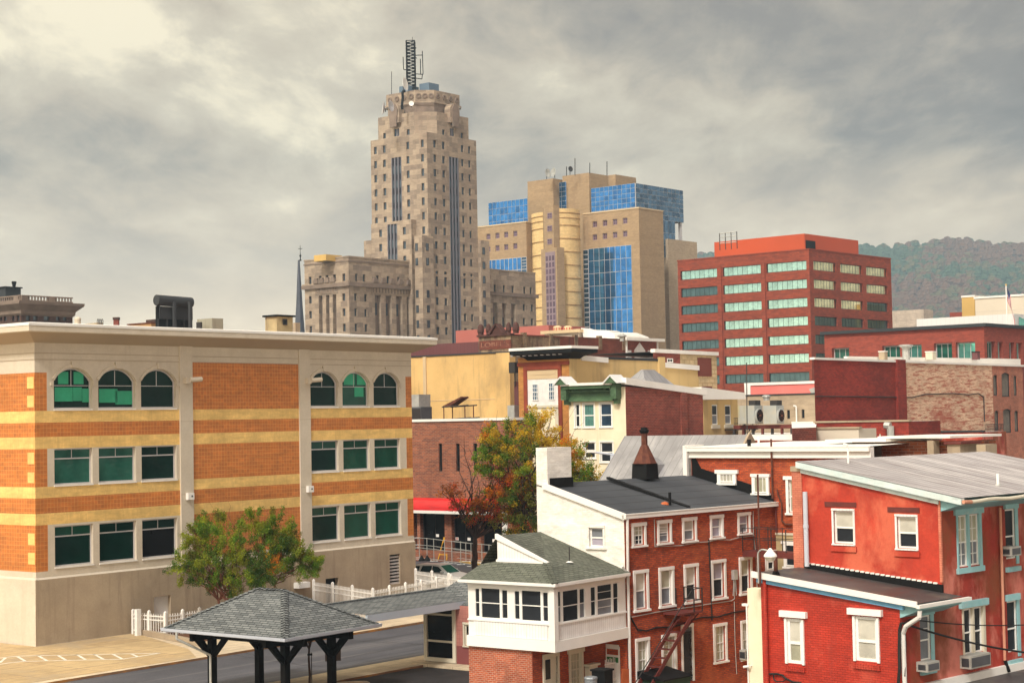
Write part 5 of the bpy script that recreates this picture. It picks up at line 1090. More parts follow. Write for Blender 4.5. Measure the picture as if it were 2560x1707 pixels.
m_ = MB(); m_.prism(F_, [(-.75, .1), (.8, .1), (.95, zt_-.1), (-.85, zt_-.1)], .6, -.6, 'dumpster'); m_.build('body', rD); m_ = MB(); m_.hexa([F_.p(-.95, zt_-.1, .68), F_.p(1.0, zt_-.1, .68), F_.p(1.0, zt_-.1, -.68), F_.p(-.95, zt_-.1, -.68), F_.p(-.95, zt_-.05, .68), F_.p(1.0, zt_-.05, .68), F_.p(1.0, zt_+.2, -.68), F_.p(-.95, zt_+.2, -.68)], 'ink'); m_.build('lid', rD)
c_ = at_d(1757, 1697, 76.5); m_ = MB(); m_.cube((c_.x, c_.y, 0), .5, .4, c_.z, 'ac_metal', FH.rot()); tag(m_.build('utility_box'), 'grey metal utility box in the back yard', 'box')
m_ = MB(); c_ = at_d(1742, 1697, 76.3); m_.cube((c_.x, c_.y, 0), .14, .14, c_.z, 'wood_orange', FH.rot()); tag(m_.build('timber_post'), 'short orange timber post beside the grey utility box', 'post')
a_ = FH.p(-3, 0, .02); b_ = FH.p(11, 0, .02); c_ = FH.p(11, 0, 9); d_ = FH.p(-3, 0, 6)
slab('yard_paving', [(q.x, q.y) for q in (a_, b_, c_, d_)], .03, .06, 'paving')
# ------------------------------------------------------------------ coral red house at right
PD = hcorner(2350, 58, 1300); HD = 45; FD = Face(PD, HD, 'R'); FDL = Face(PD, HD, 'L'); zD = 9.2; zDp = 10.2; wD = 5.55; lD = 13.0
rD = thing('coral_house', 'coral red rendered house with grey standing seam roof and turquoise window trim', 'house', PD)
u1, u2 = opn(FDL, K5, 262, 490, 384, 695), opn(FDL, K5, 658, 525, 778, 725)
p1 = opn(FD, K5, 1030, 515, 1175, 835); p2 = opn(FD, K5, 1334, 480, 1394, 790); q1 = opn(FD, K5, 1066, 1096, 1198, 1380); q2 = opn(FD, K5, 1346, 1052, 1406, 1370); e1 = opn(FD, K8, 308, 700, 440, 1275)
dnp = [rect(*q) for q in (p1, p2, q1, q2, e1)]
zlow = 0
mb = MB(); mb.panel(FDL, [(-wD, 0), (0, 0), (0, zD), (-wD, zDp)], [rect(*u1), rect(*u2)], 'paint_coral', reveal=.12); mb.build('gable_wall', rD)
eX = -FD.sx(2248, 1510)
mb = MB(); mb.panel(FD, [(-eX, 0), (lD, 0), (lD, zD), (0, zD), (0, 5.95), (-eX, 5.95)], dnp, 'paint_worn', reveal=.12)
FDb = FD.off(-wD); mb.poly([FDb.p(lD, 0), FDb.p(0, 0), FDb.p(0, zDp), FDb.p(lD, zDp)], 'paint_worn'); mb.build('wall', rD)
slD = (zDp-zD)/wD
dp = lambda s_, l_, dz=0.0: FD.p(s_, zD+slD*l_+dz, -l_)
mb = MB(); mb.poly([dp(-.22, -.95, .1), dp(lD, -.95, .1), dp(lD, wD+.1, .1), dp(-.22, wD+.1, .1)], 'roof_seam'); mb.build('roof', rD)
mb = MB(); mb.prism(FDL, [(-wD-.1, zDp-.13+slD*.1), (.95, zD-slD*.95-.13), (.95, zD-slD*.95+.08), (-wD-.1, zDp+slD*.1+.08)], .24, .02, 'paleblue_trim'); mb.build('rake_board', rD)
mb = MB(); mb.prism(FDL, [(-wD, zDp-.30), (0, zD-.30), (0, zD-.13), (-wD, zDp-.13)], .10, .0, 'paleblue_trim'); mb.build('frieze', rD)
mb = MB(); mb.prism(FDL, [(0, zD-.55), (.9, zD-.28), (.9, zD-.18), (0, zD-.02)], .0, -lD, 'turq'); mb.build('eave_soffit', rD)
mb = MB(); 
for i in range(26):
    a = -.2+i*lD/26; mb.tube(FD.p(a, zD-slD*.95-.03-.02*sin(i*1.3), 1.02), FD.p(a+lD/26, zD-slD*.95-.03-.02*sin((i+1)*1.3), 1.02), .065, 'pipe_copper' if i == 0 else 'ltrim', 8)
mb.build('gutter', rD)
for u in (u1, u2):
    window(rD, FDL, *u, 'wh', 'gl_dark', 'gl_blind', rail=.48, fw=.06, trim=(.07, 'peelwhite', .03, .0, .0))
    m_ = MB(); m_.box(FDL, u[0]-.35, u[1]+.15, u[3]+.13, u[3]+.30, .03, 0, 'rustred'); m_.build('lintel', rD); m_ = MB(); m_.box(FDL, u[0]-.12, u[1]+.12, u[2]-.28, u[2]-.10, .06, 0, 'paint_coral'); m_.build('sill', rD)
def twin(q, tm, g1, g2, bars_, key):
    a, b, z0, z1 = q; c = (a+b)/2
    m_ = MB(); m_.box(FD, a-.16, b+.2, z1+.02, z1+.24, .08, -.05, tm); m_.box(FD, a-.09, b+.12, z0-.22, z0-.04, .1, -.05, tm); m_.box(FD, a-.02, a+.06, z0-.04, z1+.02, .04, -.1, tm); m_.box(FD, b-.06, b+.09, z0-.04, z1+.02, .04, -.1, tm); m_.box(FD, c-.06, c+.06, z0-.04, z1+.02, .03, -.1, tm); m_.build('window_trim', rD)
    for x0, x1 in ((a+.06, c-.06), (c+.06, b-.06)): window(rD, FD, x0, x1, z0, z1, 'wh', g1, g2, rail=.47, bars=bars_, fw=.05, rec=.1)
twin(p1, 'turq', 'gl_grey', 'gl_shade', (('v', .5, 0, 1), ('h', .23, 0, 1), ('h', .72, 0, 1)), 1)
twin(q1, 'ltrim', 'gl_dark', 'gl_dark', (), 2)
m_ = MB(); m_.box(FD, q1[0]-.2, q1[1]+.22, q1[3]+.05, q1[3]+.27, .12, 0, 'turq'); m_.build('lintel', rD)
for q in (p2, q2, e1):
    m_ = MB(); a, b, z0, z1 = q; m_.box(FD, a-.1, b+.16, z1+.02, z1+.24, .1, -.05, 'turq'); m_.box(FD, b, b+.2, z0-.2, z1+.02, .03, -.1, 'turq'); m_.box(FD, a-.08, b+.2, z0-.45, z0-.28, .1, -.05, 'turq'); m_.build('window_trim', rD)
    window(rD, FD, *q, 'wh', 'gl_dark' if q != e1 else 'gl_grey', 'gl_dark' if q != e1 else 'gl_grey', rail=.45, fw=.05, bars=(('h', .7, 0, 1),) if q == e1 else (), rec=.08)
# extension
FXL = FDL.off(eX); FXR = FD.off(0)
rX = thing('brick_extension', 'bright red painted brick extension with white fascia and tar roof', 'building', FXL.p(-2, 0, 0))
x1_, x2_ = opn(FXL, K9, 535, 715, 715, 1262), opn(FXL, K9, 1372, 690, 1635, 1235)
wX = 5.53; zX0, zX1 = 5.86, 6.42; slX = (zX1-zX0)/wX
mb = MB(); mb.panel(FXL, [(-wX, 0), (0, 0), (0, zX0), (-wX, zX1)], [rect(*x1_), rect(*x2_)], 'paint_red', reveal=.12); mb.poly([FXL.p(-wX, 0), FXL.p(-wX, zX1), FXL.p(-wX, zX1, -eX), FXL.p(-wX, 0, -eX)], 'paint_red'); mb.build('wall', rX)
for u, g1, g2 in ((x1_, 'gl_shade', 'gl_blind'), (x2_, 'gl_blind', 'gl_blind')):
    window(rX, FXL, *u, 'wh', g1, g2, rail=.46 if u is x1_ else .45, fw=.10 if u is x1_ else .09, trim=(.09, 'wh', .06, -1, -1), rec=.06)
    m_ = MB(); m_.smooth = False; m_.box(FXL, u[0]-.24, u[1]+.24, u[3]+.05, u[3]+.26, .14, 0, 'wh'); m_.build('lintel', rX)
    m_ = MB(); n_ = 10
    for i in range(n_): a = u[0]-.1+(u[1]-u[0]+.2)*i/n_; m_.box(FXL, a, a+(u[1]-u[0]+.2)/n_-.01, u[2]-.26, u[2]-.10, .07, 0, 'paint_red')
    m_.build('sill', rX)
xp = lambda s_, l_, dz=0.0: FXL.p(-l_, zX0+slX*l_+dz, -s_)
mb = MB(); mb.poly([xp(-.22, wX+.2, .10), xp(-.22, -.78, .10), xp(eX, -.78, .10), xp(eX, -.0, .10), xp(eX, wX+.2, .10)], 'roof_tar'); mb.build('roof', rX)
mb = MB(); mb.prism(FXL, [(-wX-.2, zX1-.02), (.8, zX0-slX*.8-.02), (.8, zX0-slX*.8+.17), (-wX-.2, zX1+.19)], .26, .2, 'white'); mb.build('fascia', rX)
mb = MB(); mb.prism(FXL, [(-wX-.1, zX1-.19), (.2, zX0-.22), (.2, zX0-.03), (-wX-.1, zX1-.01)], .12, 0, 'skyblue'); mb.prism(FXL, [(0, zX0-.5), (.72, zX0-.22), (.72, zX0-.12), (0, zX0-.02)], -.02, -eX, 'turq'); mb.build('soffit', rX)
mb = MB(); mb.box(FD, -eX-.24, .35, zX0-slX*.8-.05, zX0-slX*.8+.06, .9, .76, 'white'); mb.build('gutter', rX)
m_ = MB(); m_.path([FD.p(-eX-.1, zX0-.2, .82), FD.p(-eX-.1, zX0-.42, .8), FD.p(-eX-.05, zX0-.75, .25), FD.p(-eX+.02, zX0-1.0, .1), FD.p(-eX+.06, 0.5, .1)], .075, 'downpipe', 10); m_.build('downpipe', rX)
mb = MB()
for i in range(26): a = -wX+.1+i*(wX-.2)/26; z_ = 6.23+(6.69-6.23)*(-a/5.53); mb.box(FDL, a, a+.15, z_-.02, z_+.035, .05, .0, 'white')
mb.build('flashing', rX)
mb = MB(); mb.prism(FDL, [(-wX, 6.45), (0.03, 5.95), (0.03, 6.22), (-wX, 6.70)], .04, -.05, 'ink'); mb.build('upstand', rX)
# pipes, mast, lamp
m_ = MB(); s_ = FDL.sx(2024, 1320); m_.tube(FDL.p(s_, 6.6, .22), FDL.p(s_, FDL.z(2024, 1229, .2), .22), .085, 'gutter', 12); m_.tube(FDL.p(s_, 7.95, .22), FDL.p(s_, 8.07, .22), .10, 'gutter', 12); tag(m_.build('vent_stack'), 'tall blue grey vent stack against the coral gable', 'pipe')
s_ = FXL.sx(1917, 1500); m_ = MB(); zt_ = FXL.z(1916, 1185, .1); m_.tube(FXL.p(s_, 0.3, .1), FXL.p(s_, zX1-.05, .1), .075, 'paint_red', 10); tag(m_.build('drainpipe'), 'red painted drainpipe at the left edge of the brick extension', 'pipe')
m_ = MB(); m_.tube(FXL.p(s_+.0, zX1-.3, .34), FXL.p(s_, zt_, .34), .032, 'rust', 8); tag(m_.build('mast'), 'slim rusty mast rising above the extension corner', 'mast')
rL = thing('yard_lamp', 'white bell shaped lamp on a curved arm at the extension corner', 'lamp', FXL.p(s_, zX1, .36)); G = FXL.off(.36); zl = G.z(1935, 1378)
m_ = MB(); pts = [G.p(s_-.06, zX1-.2), G.p(s_-.06, zl-.15)] + [G.p(s_+.17-.23*cos(t), zl-.15+.2*sin(t)) for t in (.4, .8, 1.2, 1.57)] + [G.p(s_+.38, zl+.02)]; m_.path(pts, .028, 'galv', 8); m_.build('arm', rL)
m_ = MB(); c = G.p(s_+.47, zl-.32); m_.lathe(c+ZV*.14, [(.23, 0), (.22, .06), (.10, .2), (.06, .26), (.03, .29)], 'wh', 16); m_.build('hood', rL); m_ = MB(); m_.lathe(c, [(.13, 0), (.19, .10), (.2, .14)], 'ltrim', 14); m_.build('globe', rL)
p = xp(.35, wX-.4, .1); m_ = MB(); m_.tube(p, p+ZV*.8, .075, 'rust', 10); m_.lathe(p, [(.15, 0), (.09, .12)], 'ink', 10); tag(m_.build('vent_pipe'), 'rusty vent pipe at the corner of the tar roof', 'pipe')
m_ = MB(); a = FD.sx(*K5(1285, 500)); m_.path([FD.p(a, zD-.6, .1), FD.p(a, 3.3, .1)], .05, 'pipe_copper', 8); m_.tube(FD.p(a, 3.3, .1), FD.p(a+.1, 2.9, .2), .06, 'ink', 8); tag(m_.build('drainpipe'), 'salmon coloured drainpipe between the turquoise windows', 'pipe')
m_ = MB(); m_.box(FDL, -.05, .04, 6.3, zD-.15, .035, -.05, 'brick_salmon'); m_.build('corner_bead', rD)
# salmon brick pier at the back edge
PP = FDL.p(-wD, 0, .02); m_ = MB(); zpr = FDL.z(2000, 1178); m_.box(FDL, -wD-.42, -wD, 6.0 if False else 0, zpr, .05, -.6, 'brick_salmon'); m_.box(FDL, -wD-.45, -wD+.0, zpr, zpr+.18, .08, -.62, 'concrete'); m_.build('pier', rD)
# cream wall end left of the extension
m_ = MB(); a, b, z1 = FXL.sx(1870, 1550, -.5), FXL.sx(1905, 1550, -.5), FXL.z(1888, 1471, -.5); m_.box(FXL, a, -wX-.05, 0, z1, -.5, -.95, 'cream'); tag(m_.build('garden_wall'), 'end of a cream rendered wall beside the red brick extension', 'wall')
m_ = MB(); z_ = FXL.z(1872, 1512, -.4); m_.box(FXL, a-.22, a+.05, z_-.05, z_+.03, -.45, -.6, 'white'); m_.tube(FXL.p(a-.03, z_, -.48), FXL.p(a-.03, .3, -.48), .03, 'white', 6); m_.build('downpipe') and None
tag(bpy.data.objects['downpipe'] if False else COL.objects[-1], 'thin white pipe with hopper on the cream wall end', 'pipe')
rC = thing('security_camera', 'small white security camera on the cream wall end', 'camera', FXL.p(a, 3.2, -.4)); z_ = FXL.z(1873, 1667, -.4); m_ = MB(); m_.tube(FXL.p(a-.12, z_, -.35), FXL.p(a+.12, z_+.04, -.35), .045, 'white', 10); m_.build('body', rC); m_ = MB(); m_.tube(FXL.p(a+.1, z_+.03, -.35), FXL.p(a+.12, z_+.06, -.5), .02, 'white', 6); m_.build('bracket', rC)
# window air conditioners
def ac(F, cf, x0, y0, x1, y1, label, dpt=.42, nfan=1):
    a, b, z0, z1 = opn(F, cf, x0, y0, x1, y1, dpt*.6); r = thing('air_conditioner', label, 'air conditioner', F.p((a+b)/2, z0, .1), 'window air conditioners')
    m_ = MB(); m_.box(F, a, b, z0, z1, dpt, -.02, 'ac_metal'); m_.build('casing', r)
    m_ = MB(); m_.box(F, a+.05, b-.05, z0+.05, z1-.06, dpt+.01, dpt-.02, 'ac_dark'); 
    m_.build('grille', r)
    m_ = MB()
    for k in (.3, .7): t = a+.02; m_.poly([F.p(a-.003, z0+.06, dpt*.5-.14), F.p(a-.003, z0+.06, dpt*.5+.14), F.p(a-.003, z1-.08, dpt*.5+.14), F.p(a-.003, z1-.08, dpt*.5-.14)], 'ac_dark')
    m_.build('side_vent', r)
ac(FD, K8, 345, 1285, 500, 1410, 'small cream window air conditioner by the white downpipe')
ac(FD, K5, 1090, 1385, 1215, 1465, 'large grey window air conditioner under the cream twin window')
ac(FD, K5, 1345, 712, 1405, 770, 'cream window air conditioner in the upper right window')
ac(FH, K4, 944, 1318, 985, 1390, 'small white air conditioner low in the last brick wall window', .3)
# lower annex roof at the right edge
zlo = FD.z(2440, 1680)-.02; rN = thing('flat_roof_annex', 'flat tar roofed annex with white edging at bottom right', 'building', FD.p(4, 0, 2.5))
mb = MB(); s0_, s1_ = FD.sx(2330, 1707)-.8, 9.0; mb.panel(FD.off(4.0), rect(s0_, s1_, 0, zlo-.35), [], 'paint_worn'); mb.panel(Face.of(FD.p(s0_, 0, 0), -FDL.t).off(0) if False else Face.of(FD.p(s0_, 0, 4.0), -FD.n).off(0), rect(0, 4, 0, zlo-.35), [], 'paint_worn', flip=True); mb.build('wall', rN)
mb = MB(); mb.poly([FD.p(s0_, zlo-.2, 0), FD.p(s1_, zlo-.2, 0), FD.p(s1_, zlo-.32, 4.1), FD.p(s0_, zlo-.32, 4.1)][::-1], 'roof_tar'); mb.build('roof', rN)
mb = MB(); mb.box(FD, s0_, s1_, zlo-.22, zlo+.06, .14, 0, 'white'); mb.build('upstand', rN); mb = MB(); mb.box(FD, s0_, s1_, zlo-.45, zlo-.24, 4.25, 4.05, 'white'); mb.build('edge_trim', rN)
# overhead cables
def span(name, label, P, Q, sag, r=.022, n=14):
    m_ = MB(); pts = [P.lerp(Q, i/n)-ZV*sag*4*(i/n)*(1-i/n) for i in range(n+1)]; m_.path(pts, r, 'cable', 5); return tag(m_.build(name), label, 'cable')
A_ = FD.p(*FD.px(2255, 1556, .15), .15); rr_ = ray(2580, 1632); B_ = CAM+rr_*(59.5/rr_.y); span('service_cable', 'thick black service cable slanting down to the right over the coral wall', A_, B_, .12, .035)
rr_ = ray(2580, 1560); B_ = CAM+rr_*(59.5/rr_.y); A2 = FD.p(*FD.px(2275, 1547, .15), .15); span('service_cable', 'thin black cable running level to the right above the thick one', A2, B_, .1, .02)
m_ = MB(); m_.path([A2, FD.p(*FD.px(2262, 1556, .15), .15), FD.p(*FD.px(2265, 1610, .15), .15), FD.p(*FD.px(2262, 1690, .15), .15)], .02, 'cable', 5); tag(m_.build('cable_drop'), 'black cable hanging down beside the white downpipe', 'cable')
m_ = MB(); m_.path([FXL.p(*FXL.px(*K9(x, y), .08), .08) for x, y in ((1925, 770), (1905, 850), (1900, 1100), (1905, 1320), (1890, 1504))], .05, 'cable', 6); tag(m_.build('cable_bundle'), 'thick black cable bundle down the corner of the red extension', 'cable')
m_ = MB(); q = [FXL.p(*FXL.px(*K9(x, y), .08), .08) for x, y in ((312, 1390), (400, 1388), (470, 1405), (520, 1450), (600, 1490), (700, 1500))]; m_.path(q, .035, 'cable', 6); q = [FXL.p(*FXL.px(*K9(x, y), .10), .10) for x, y in ((365, 1400), (360, 1450), (400, 1485), (480, 1480), (520, 1450), (480, 1410), (400, 1390), (365, 1400))]; m_.path(q, .02, 'cable', 6); tag(m_.build('cable_coil'), 'coil of black cable low on the red brick wall', 'cable')
m_ = MB(); 
for i in range(2): pass
p = dp(2.6, 1.0, .1) if False else None
def rD_pt(px, py):
    A = dp(0, 0, .1); n = (dp(1, 0)-dp(0, 0)).cross(dp(0, 1)-dp(0, 0)).normalized(); r = ray(px, py); return CAM + r*((A-CAM).dot(n)/r.dot(n))
p = rD_pt(2495, 1213); m_ = MB(); m_.tube(p, p+ZV*.42, .05, 'wh', 10); m_.lathe(p, [(.12, 0), (.06, .06)], 'galv', 8); tag(m_.build('vent_pipe'), 'short white vent pipe near the lower right of the seam roof', 'pipe')
p = rD_pt(2121, 1158); m_ = MB(); m_.path([p, p+ZV*.55, p+ZV*.68+FD.t*-.06, p+ZV*.70-FDL.t*.18], .035, 'wh', 8); tag(m_.build('vent_pipe'), 'hooked white vent pipe at the left end of the seam roof', 'pipe')
# ------------------------------------------------------------------ brick house across the back with white roof
PE = FH.p(lenH, 0); FE = Face(PE, HH, 'L')
rE = thing('white_roofed_house', 'red brick house with bright white roof behind the rowhouse wing', 'house', FE.p(0, 0, -2))
aL, aR = FE.sx(1728, 1143), 5.2; zt = FE.z(1850, 1143); v2 = opn(FE, K6, 868, 1000, 965, 1120); v3 = opn(FE, K6, 1122, 1022, 1215, 1268); v1 = opn(FE, K6, 610, 975, 712, 1040)
zyel = FE.z(1960, 1334)
mb = MB(); mb.panel(FE, rect(aL, 0.01, 7.5, zt), [], 'brick_red'); mb.panel(FE, rect(0.01, aR, zyel, zt), [rect(*v3)], 'brick_red', reveal=.12); mb.build('wall', rE)
mb = MB(); mb.panel(FE, rect(0.01, aR, 0, zyel), [], 'shed_yellow'); mb.box(FE, 0, aR, zyel-.05, zyel+.05, .05, 0, 'ltrim'); mb.build('rendered_wall', rE)
window(rE, FE, *v2, 'wh', 'gl_shade', None, trim=(.11, 'wh', .12, .06, .05), fw=.05, bars=(('v', .35, 0, 1), ('v', .68, 0, 1)), rec=-.06)
window(rE, FE, *v3, 'wh', 'gl_shade', 'gl_shade', rail=.48, trim=(.13, 'wh', .05, .12, .05), fw=.05)
window(rE, FE, *v1, 'wh', 'gl_blind', None, bars=(('v', .25, 0, 1), ('v', .5, 0, 1), ('v', .75, 0, 1)), trim=(.14, 'wh', .12, .12, .0), fw=.05, rec=-.06)
y4 = opn(FE, KA, 1400, 390, 1560, 660); window(rE, FE, y4[0], y4[1], y4[2], y4[3], 'wh', 'gl_dark', 'gl_dark', rail=.5, trim=(.12, 'wh', .05, .12, .05), rec=-.02)
zc0, zc1 = FE.z(1850, 1142, .3), FE.z(1850, 1124, .35)
mb = MB(); mb.box(FE, aL-.1, aR, zt-.02, zt+.28, .18, -.1, 'white'); mb.box(FE, aL-.12, aR, zt+.28, zt+.46, .34, -.1, 'white'); mb.box(FE, aL-.12, aR, zt+.46, zt+.5, .36, .2, 'white'); mb.build('cornice', rE)
mb = MB(); zrf = zt+.5; lift = 0.12; dR = 6.5
mb.poly([FE.p(aL, zrf, .3), FE.p(aR, zrf, .3), FE.p(aR, zrf+lift, -dR), FE.p(aL+1.0, zrf+lift*.95, -dR)], 'roof_white'); mb.poly([FE.p(aL, zrf, .3), FE.p(aL+1.0, zrf+lift*.95, -dR), FE.p(aL, 7, -dR), FE.p(aL, 7, .0)], 'white'); mb.build('roof', rE)
mb = MB(); mb.prism(FE, [(aL-.22, 8.9), (aL, 8.9), (aL, zrf+.1), (aL-.22, zrf+.06)], .36, -1.0, 'white'); mb.build('parapet_end', rE)
mb = MB(); q = [(aL+.05, zP+.02), (-.05, zE+.02), (-.05, zE+.32), (-1.0, zE+.75), (aL+.6, zP+.38), (aL+.3, zrf-.55), (aL+.05, zrf-.55)]; mb.panel(FE, q, [], 'ink', o=.03); mb.build('tar_flashing', rE)
# brown masts and pipes on the wall
m_ = MB(); s_ = FE.sx(1937, 1150); m_.tube(FE.p(s_, 8.2, .25), FE.p(s_, FE.z(1935, 1097, .25), .25), .045, 'rust', 8); tag(m_.build('mast'), 'dark rusty mast in front of the white roofed house', 'mast')
m_ = MB(); m_.path([FE.p(*FE.px(*K6(x, y), .1), .1) for x, y in ((1035, 1095), (1040, 1130), (1068, 1200), (1070, 1330), (1095, 1357), (1190, 1362))], .04, 'rust', 7); tag(m_.build('conduit'), 'rusty bent conduit on the brick wall beside the tall sash window', 'conduit')
m_ = MB(); m_.path([FE.p(*FE.px(*K6(x, y), .1), .1) for x, y in ((1022, 1180), (1030, 1420))], .04, 'rustred', 7); tag(m_.build('drainpipe'), 'dark red drainpipe in the corner between the two brick houses', 'pipe')
def roofitem(px, py, d, h, r, m, label, name='vent_pipe'):
    p = at_d(px, py, d); m_ = MB(); m_.tube(p-ZV*.1, p+ZV*h, r, m, 10); return tag(m_.build(name), label, 'pipe')
roofitem(1873, 1121, 80.0, .42, .09, 'ink', 'stubby black pipe on the white roof'); roofitem(1897, 1117, 81.5, .5, .05, 'wh', 'thin white pipe on the white roof')
# darker brick house further right with chimneys
FE2 = FE.off(-3.0); rE2 = thing('dark_brick_house', 'dark brick house behind the seam roof with white overhanging roof slabs', 'house', FE2.p(8, 0, -1))
b0, b1 = FE2.sx(2131, 1120), FE2.sx(2380, 1120); zb_ = FE2.z(2240, 1103)
mb = MB(); mb.panel(FE2, rect(b0, b1, 0, zb_), [], 'brick_brown'); mb.poly([FE2.p(b0, 0), FE2.p(b0, zb_), FE2.p(b0, zb_, -4), FE2.p(b0, 0, -4)], 'cream'); mb.poly([FE2.p(b1, 0), FE2.p(b1, 0, -4), FE2.p(b1, zb_, -4), FE2.p(b1, zb_)], 'brick_brown'); mb.build('wall', rE2)
mb = MB(); mb.box(FE2, b0-.8, FE2.sx(2244, 1100), zb_, zb_+.12, 1.0, -4, 'roof_white'); mb.box(FE2, FE2.sx(2244, 1100)-.6, b1+.3, zb_+.14, zb_+.24, .7, -4, 'roof_white'); mb.build('roof', rE2)
def stack(x0, x1, y0, y1, F, o, dep, m, label, cap=None):
    a, b = F.sx(x0, (y0+y1)/2, o), F.sx(x1, (y0+y1)/2, o); z0, z1 = F.z((x0+x1)/2, y1, o)-.5, F.z((x0+x1)/2, y0, o)
    r = thing('chimney', label, 'chimney', F.p((a+b)/2, z0, o)); m_ = MB(); m_.box(F, a, b, z0, z1, o, o-dep, m); m_.build('shaft', r)
    if cap: m_ = MB(); m_.box(F, a-.1, b+.12, z1, z1+.1, o+.1, o-dep-.1, cap); m_.build('cap', r)
    return r
stack(2150, 2186, 1109, 1138, FE2, .6, .8, 'roof_tar', 'square grey chimney with tar patches at the left of the dark brick house')
stack(2318, 2334, 1101, 1134, FE2, .7, .5, 'concrete', 'slim grey rendered chimney between dark brick and broad chimney')
stack(2368, 2400, 1110, 1138, FE2, 1.2, 1.6, 'concrete', 'broad squat grey chimney with blackened side and rusty cap', 'rustred')
stack(2441, 2464, 1111, 1128, FE2, .8, 1.0, 'concrete', 'low grey chimney near the small fire escape')
# ------------------------------------------------------------------ blocks around the side street
K0 = cropf(1640, 560, 2.5565); KC = cropf(1380, 820, 5.2275); KD_ = cropf(2200, 700, 5.228); KE_ = cropf(2100, 1020, 5.113); KT = cropf(1160, 400, 3.1367); C1 = cropf(720, 80, 3.0156); C2 = cropf(720, 560, 3.675); K1 = cropf(0, 660, 3.0156); K2 = cropf(440, 780, 3.0156); KG = cropf(1160, 840, 6.534); KS = cropf(1020, 1280, 8.71)
class Mass:
    """rectangular building surveyed from one visible corner"""
    def __init__(s, pxc, ytop, d, xl=None, xr=None, head=39.0, z0=0.0, yl=None, yr=None):
        s.P = hcorner(pxc, d, ytop); s.head = head; s.FR = Face(s.P, head, 'R'); s.FL = Face(s.P, head, 'L')
        s.z1 = at_d(pxc, ytop, d).z; s.z0 = z0
        s.wR = s.FR.sx(xr, yr or ytop) if xr else 8.0
        s.wL = -s.FL.sx(xl, yl or ytop) if xl else 8.0
    def build(s, name, label, cat, m, mroof='roof_grey', hR=(), hL=(), reveal=.25, par=.4, cop=None, group=None, mr=None, wall='wall'):
        s.r = thing(name, label, cat, s.P+Vector((0, 0, s.z0)), group)
        mb = MB(); block(mb, s.P, s.head, s.wR, s.wL, s.z0, s.z1, m, mroof, hR, hL, reveal, par, mr, None); mb.build(wall, s.r)
        if cop:
            mb = MB(); cm, ch, co = cop
            for F_, a, b in ((s.FR, -co, s.wR+co), (s.FL, -s.wL-co, -.36)): mb.box(F_, a, b, s.z1, s.z1+ch, co, -.35, cm)
            mb.box(s.FR.off(-s.wL), -.0, s.wR, s.z1, s.z1+ch, .35, 0, cm); mb.build('coping', s.r)
        return s.r
# B: brown brick block with red awning
Bm = Mass(1275, 1050, 143.5, xl=1000, xr=1330, head=38.5)
bz = Bm.z1; F_ = Bm.FL
sl_ = [opn(F_, KB, *q) for q in ((262, 930, 288, 1140), (392, 930, 420, 1140), (524, 928, 552, 1135))]
zaw0, zaw1 = F_.z(*KB(400, 1455)), F_.z(*KB(400, 1342)); sa0, sa1 = F_.sx(*KB(70, 1400)), F_.sx(*KB(727, 1400))
st = [(F_.sx(1020+x0/8.71, 1340), F_.sx(1020+x1/8.71, 1340)) for x0, x1 in ((120, 200), (270, 800), (950, 1430), (1585, 2045))]
zs0 = .9
rBm = Bm.build('brown_brick_block', 'flat roofed brown brick block with three slit windows above a red awning', 'building', 'brick_brown', hL=[rect(*q) for q in sl_]+[rect(a, b, zs0, zaw0+.05) for a, b in st], reveal=.5, cop=('white', .22, .12))
for q in sl_: window(rBm, F_, *q, 'iron', 'gl_black', fw=.06, rec=.18, bars=(('v', .5, 0, 1),))
for a, b in st: window(rBm, F_, a, b, zs0, zaw0+.05, 'iron', 'gl_black', fw=.08, rec=.45, bars=tuple(('v', k/max(1, round((b-a)/1.6)), 0, 1) for k in range(1, max(1, round((b-a)/1.6)))), name='shop_window')
m_ = MB(); m_.box(F_, sa1+.25, sa1+.75, 0, zaw0+.2, .12, -.1, 'white'); m_.build('pilaster', rBm)
rAw = thing('awning', 'long bright red rounded awning over the dark shop front', 'awning', F_.p((sa0+sa1)/2, zaw0, .5))
m_ = MB(); n_ = 10; prf = [(.05+1.0*sin(pi/2*i/n_)*1.0, zaw1-(zaw1-zaw0-.25)*(1-cos(pi/2*i/n_))) for i in range(n_+1)]
for (o0, z0), (o1, z1) in zip(prf, prf[1:]): m_.poly([F_.p(sa0, z1, o1), F_.p(sa1, z1, o1), F_.p(sa1, z0, o0), F_.p(sa0, z0, o0)], 'awning_red')
for s_, fl in ((sa0, 1), (sa1, -1)): q = [F_.p(s_, z, o) for o, z in prf]+[F_.p(s_, zaw0+.25, .05)]; m_.poly(q if fl > 0 else q[::-1], 'awning_red')
m_.build('canopy', rAw); m_ = MB(); m_.box(F_, sa0, sa1, zaw0, zaw0+.25, 1.06, 1.0, 'white'); m_.build('valance', rAw)
a, b = F_.sx(*KB(845, 1500)), F_.sx(*KB(1010, 1500)); a = max(a, sa1+1.2); rSg = thing('shop_sign', 'white sign panel on black box right of the awning', 'sign', F_.p(a, 2, .3)); m_ = MB(); m_.box(F_, a, -.1, 1.9, 2.95, .35, .02, 'ink'); m_.build('box', rSg); m_ = MB(); m_.box(F_, a+.3, -.3, 2.05, 2.6, .37, .34, 'sign_white'); m_.build('panel', rSg)
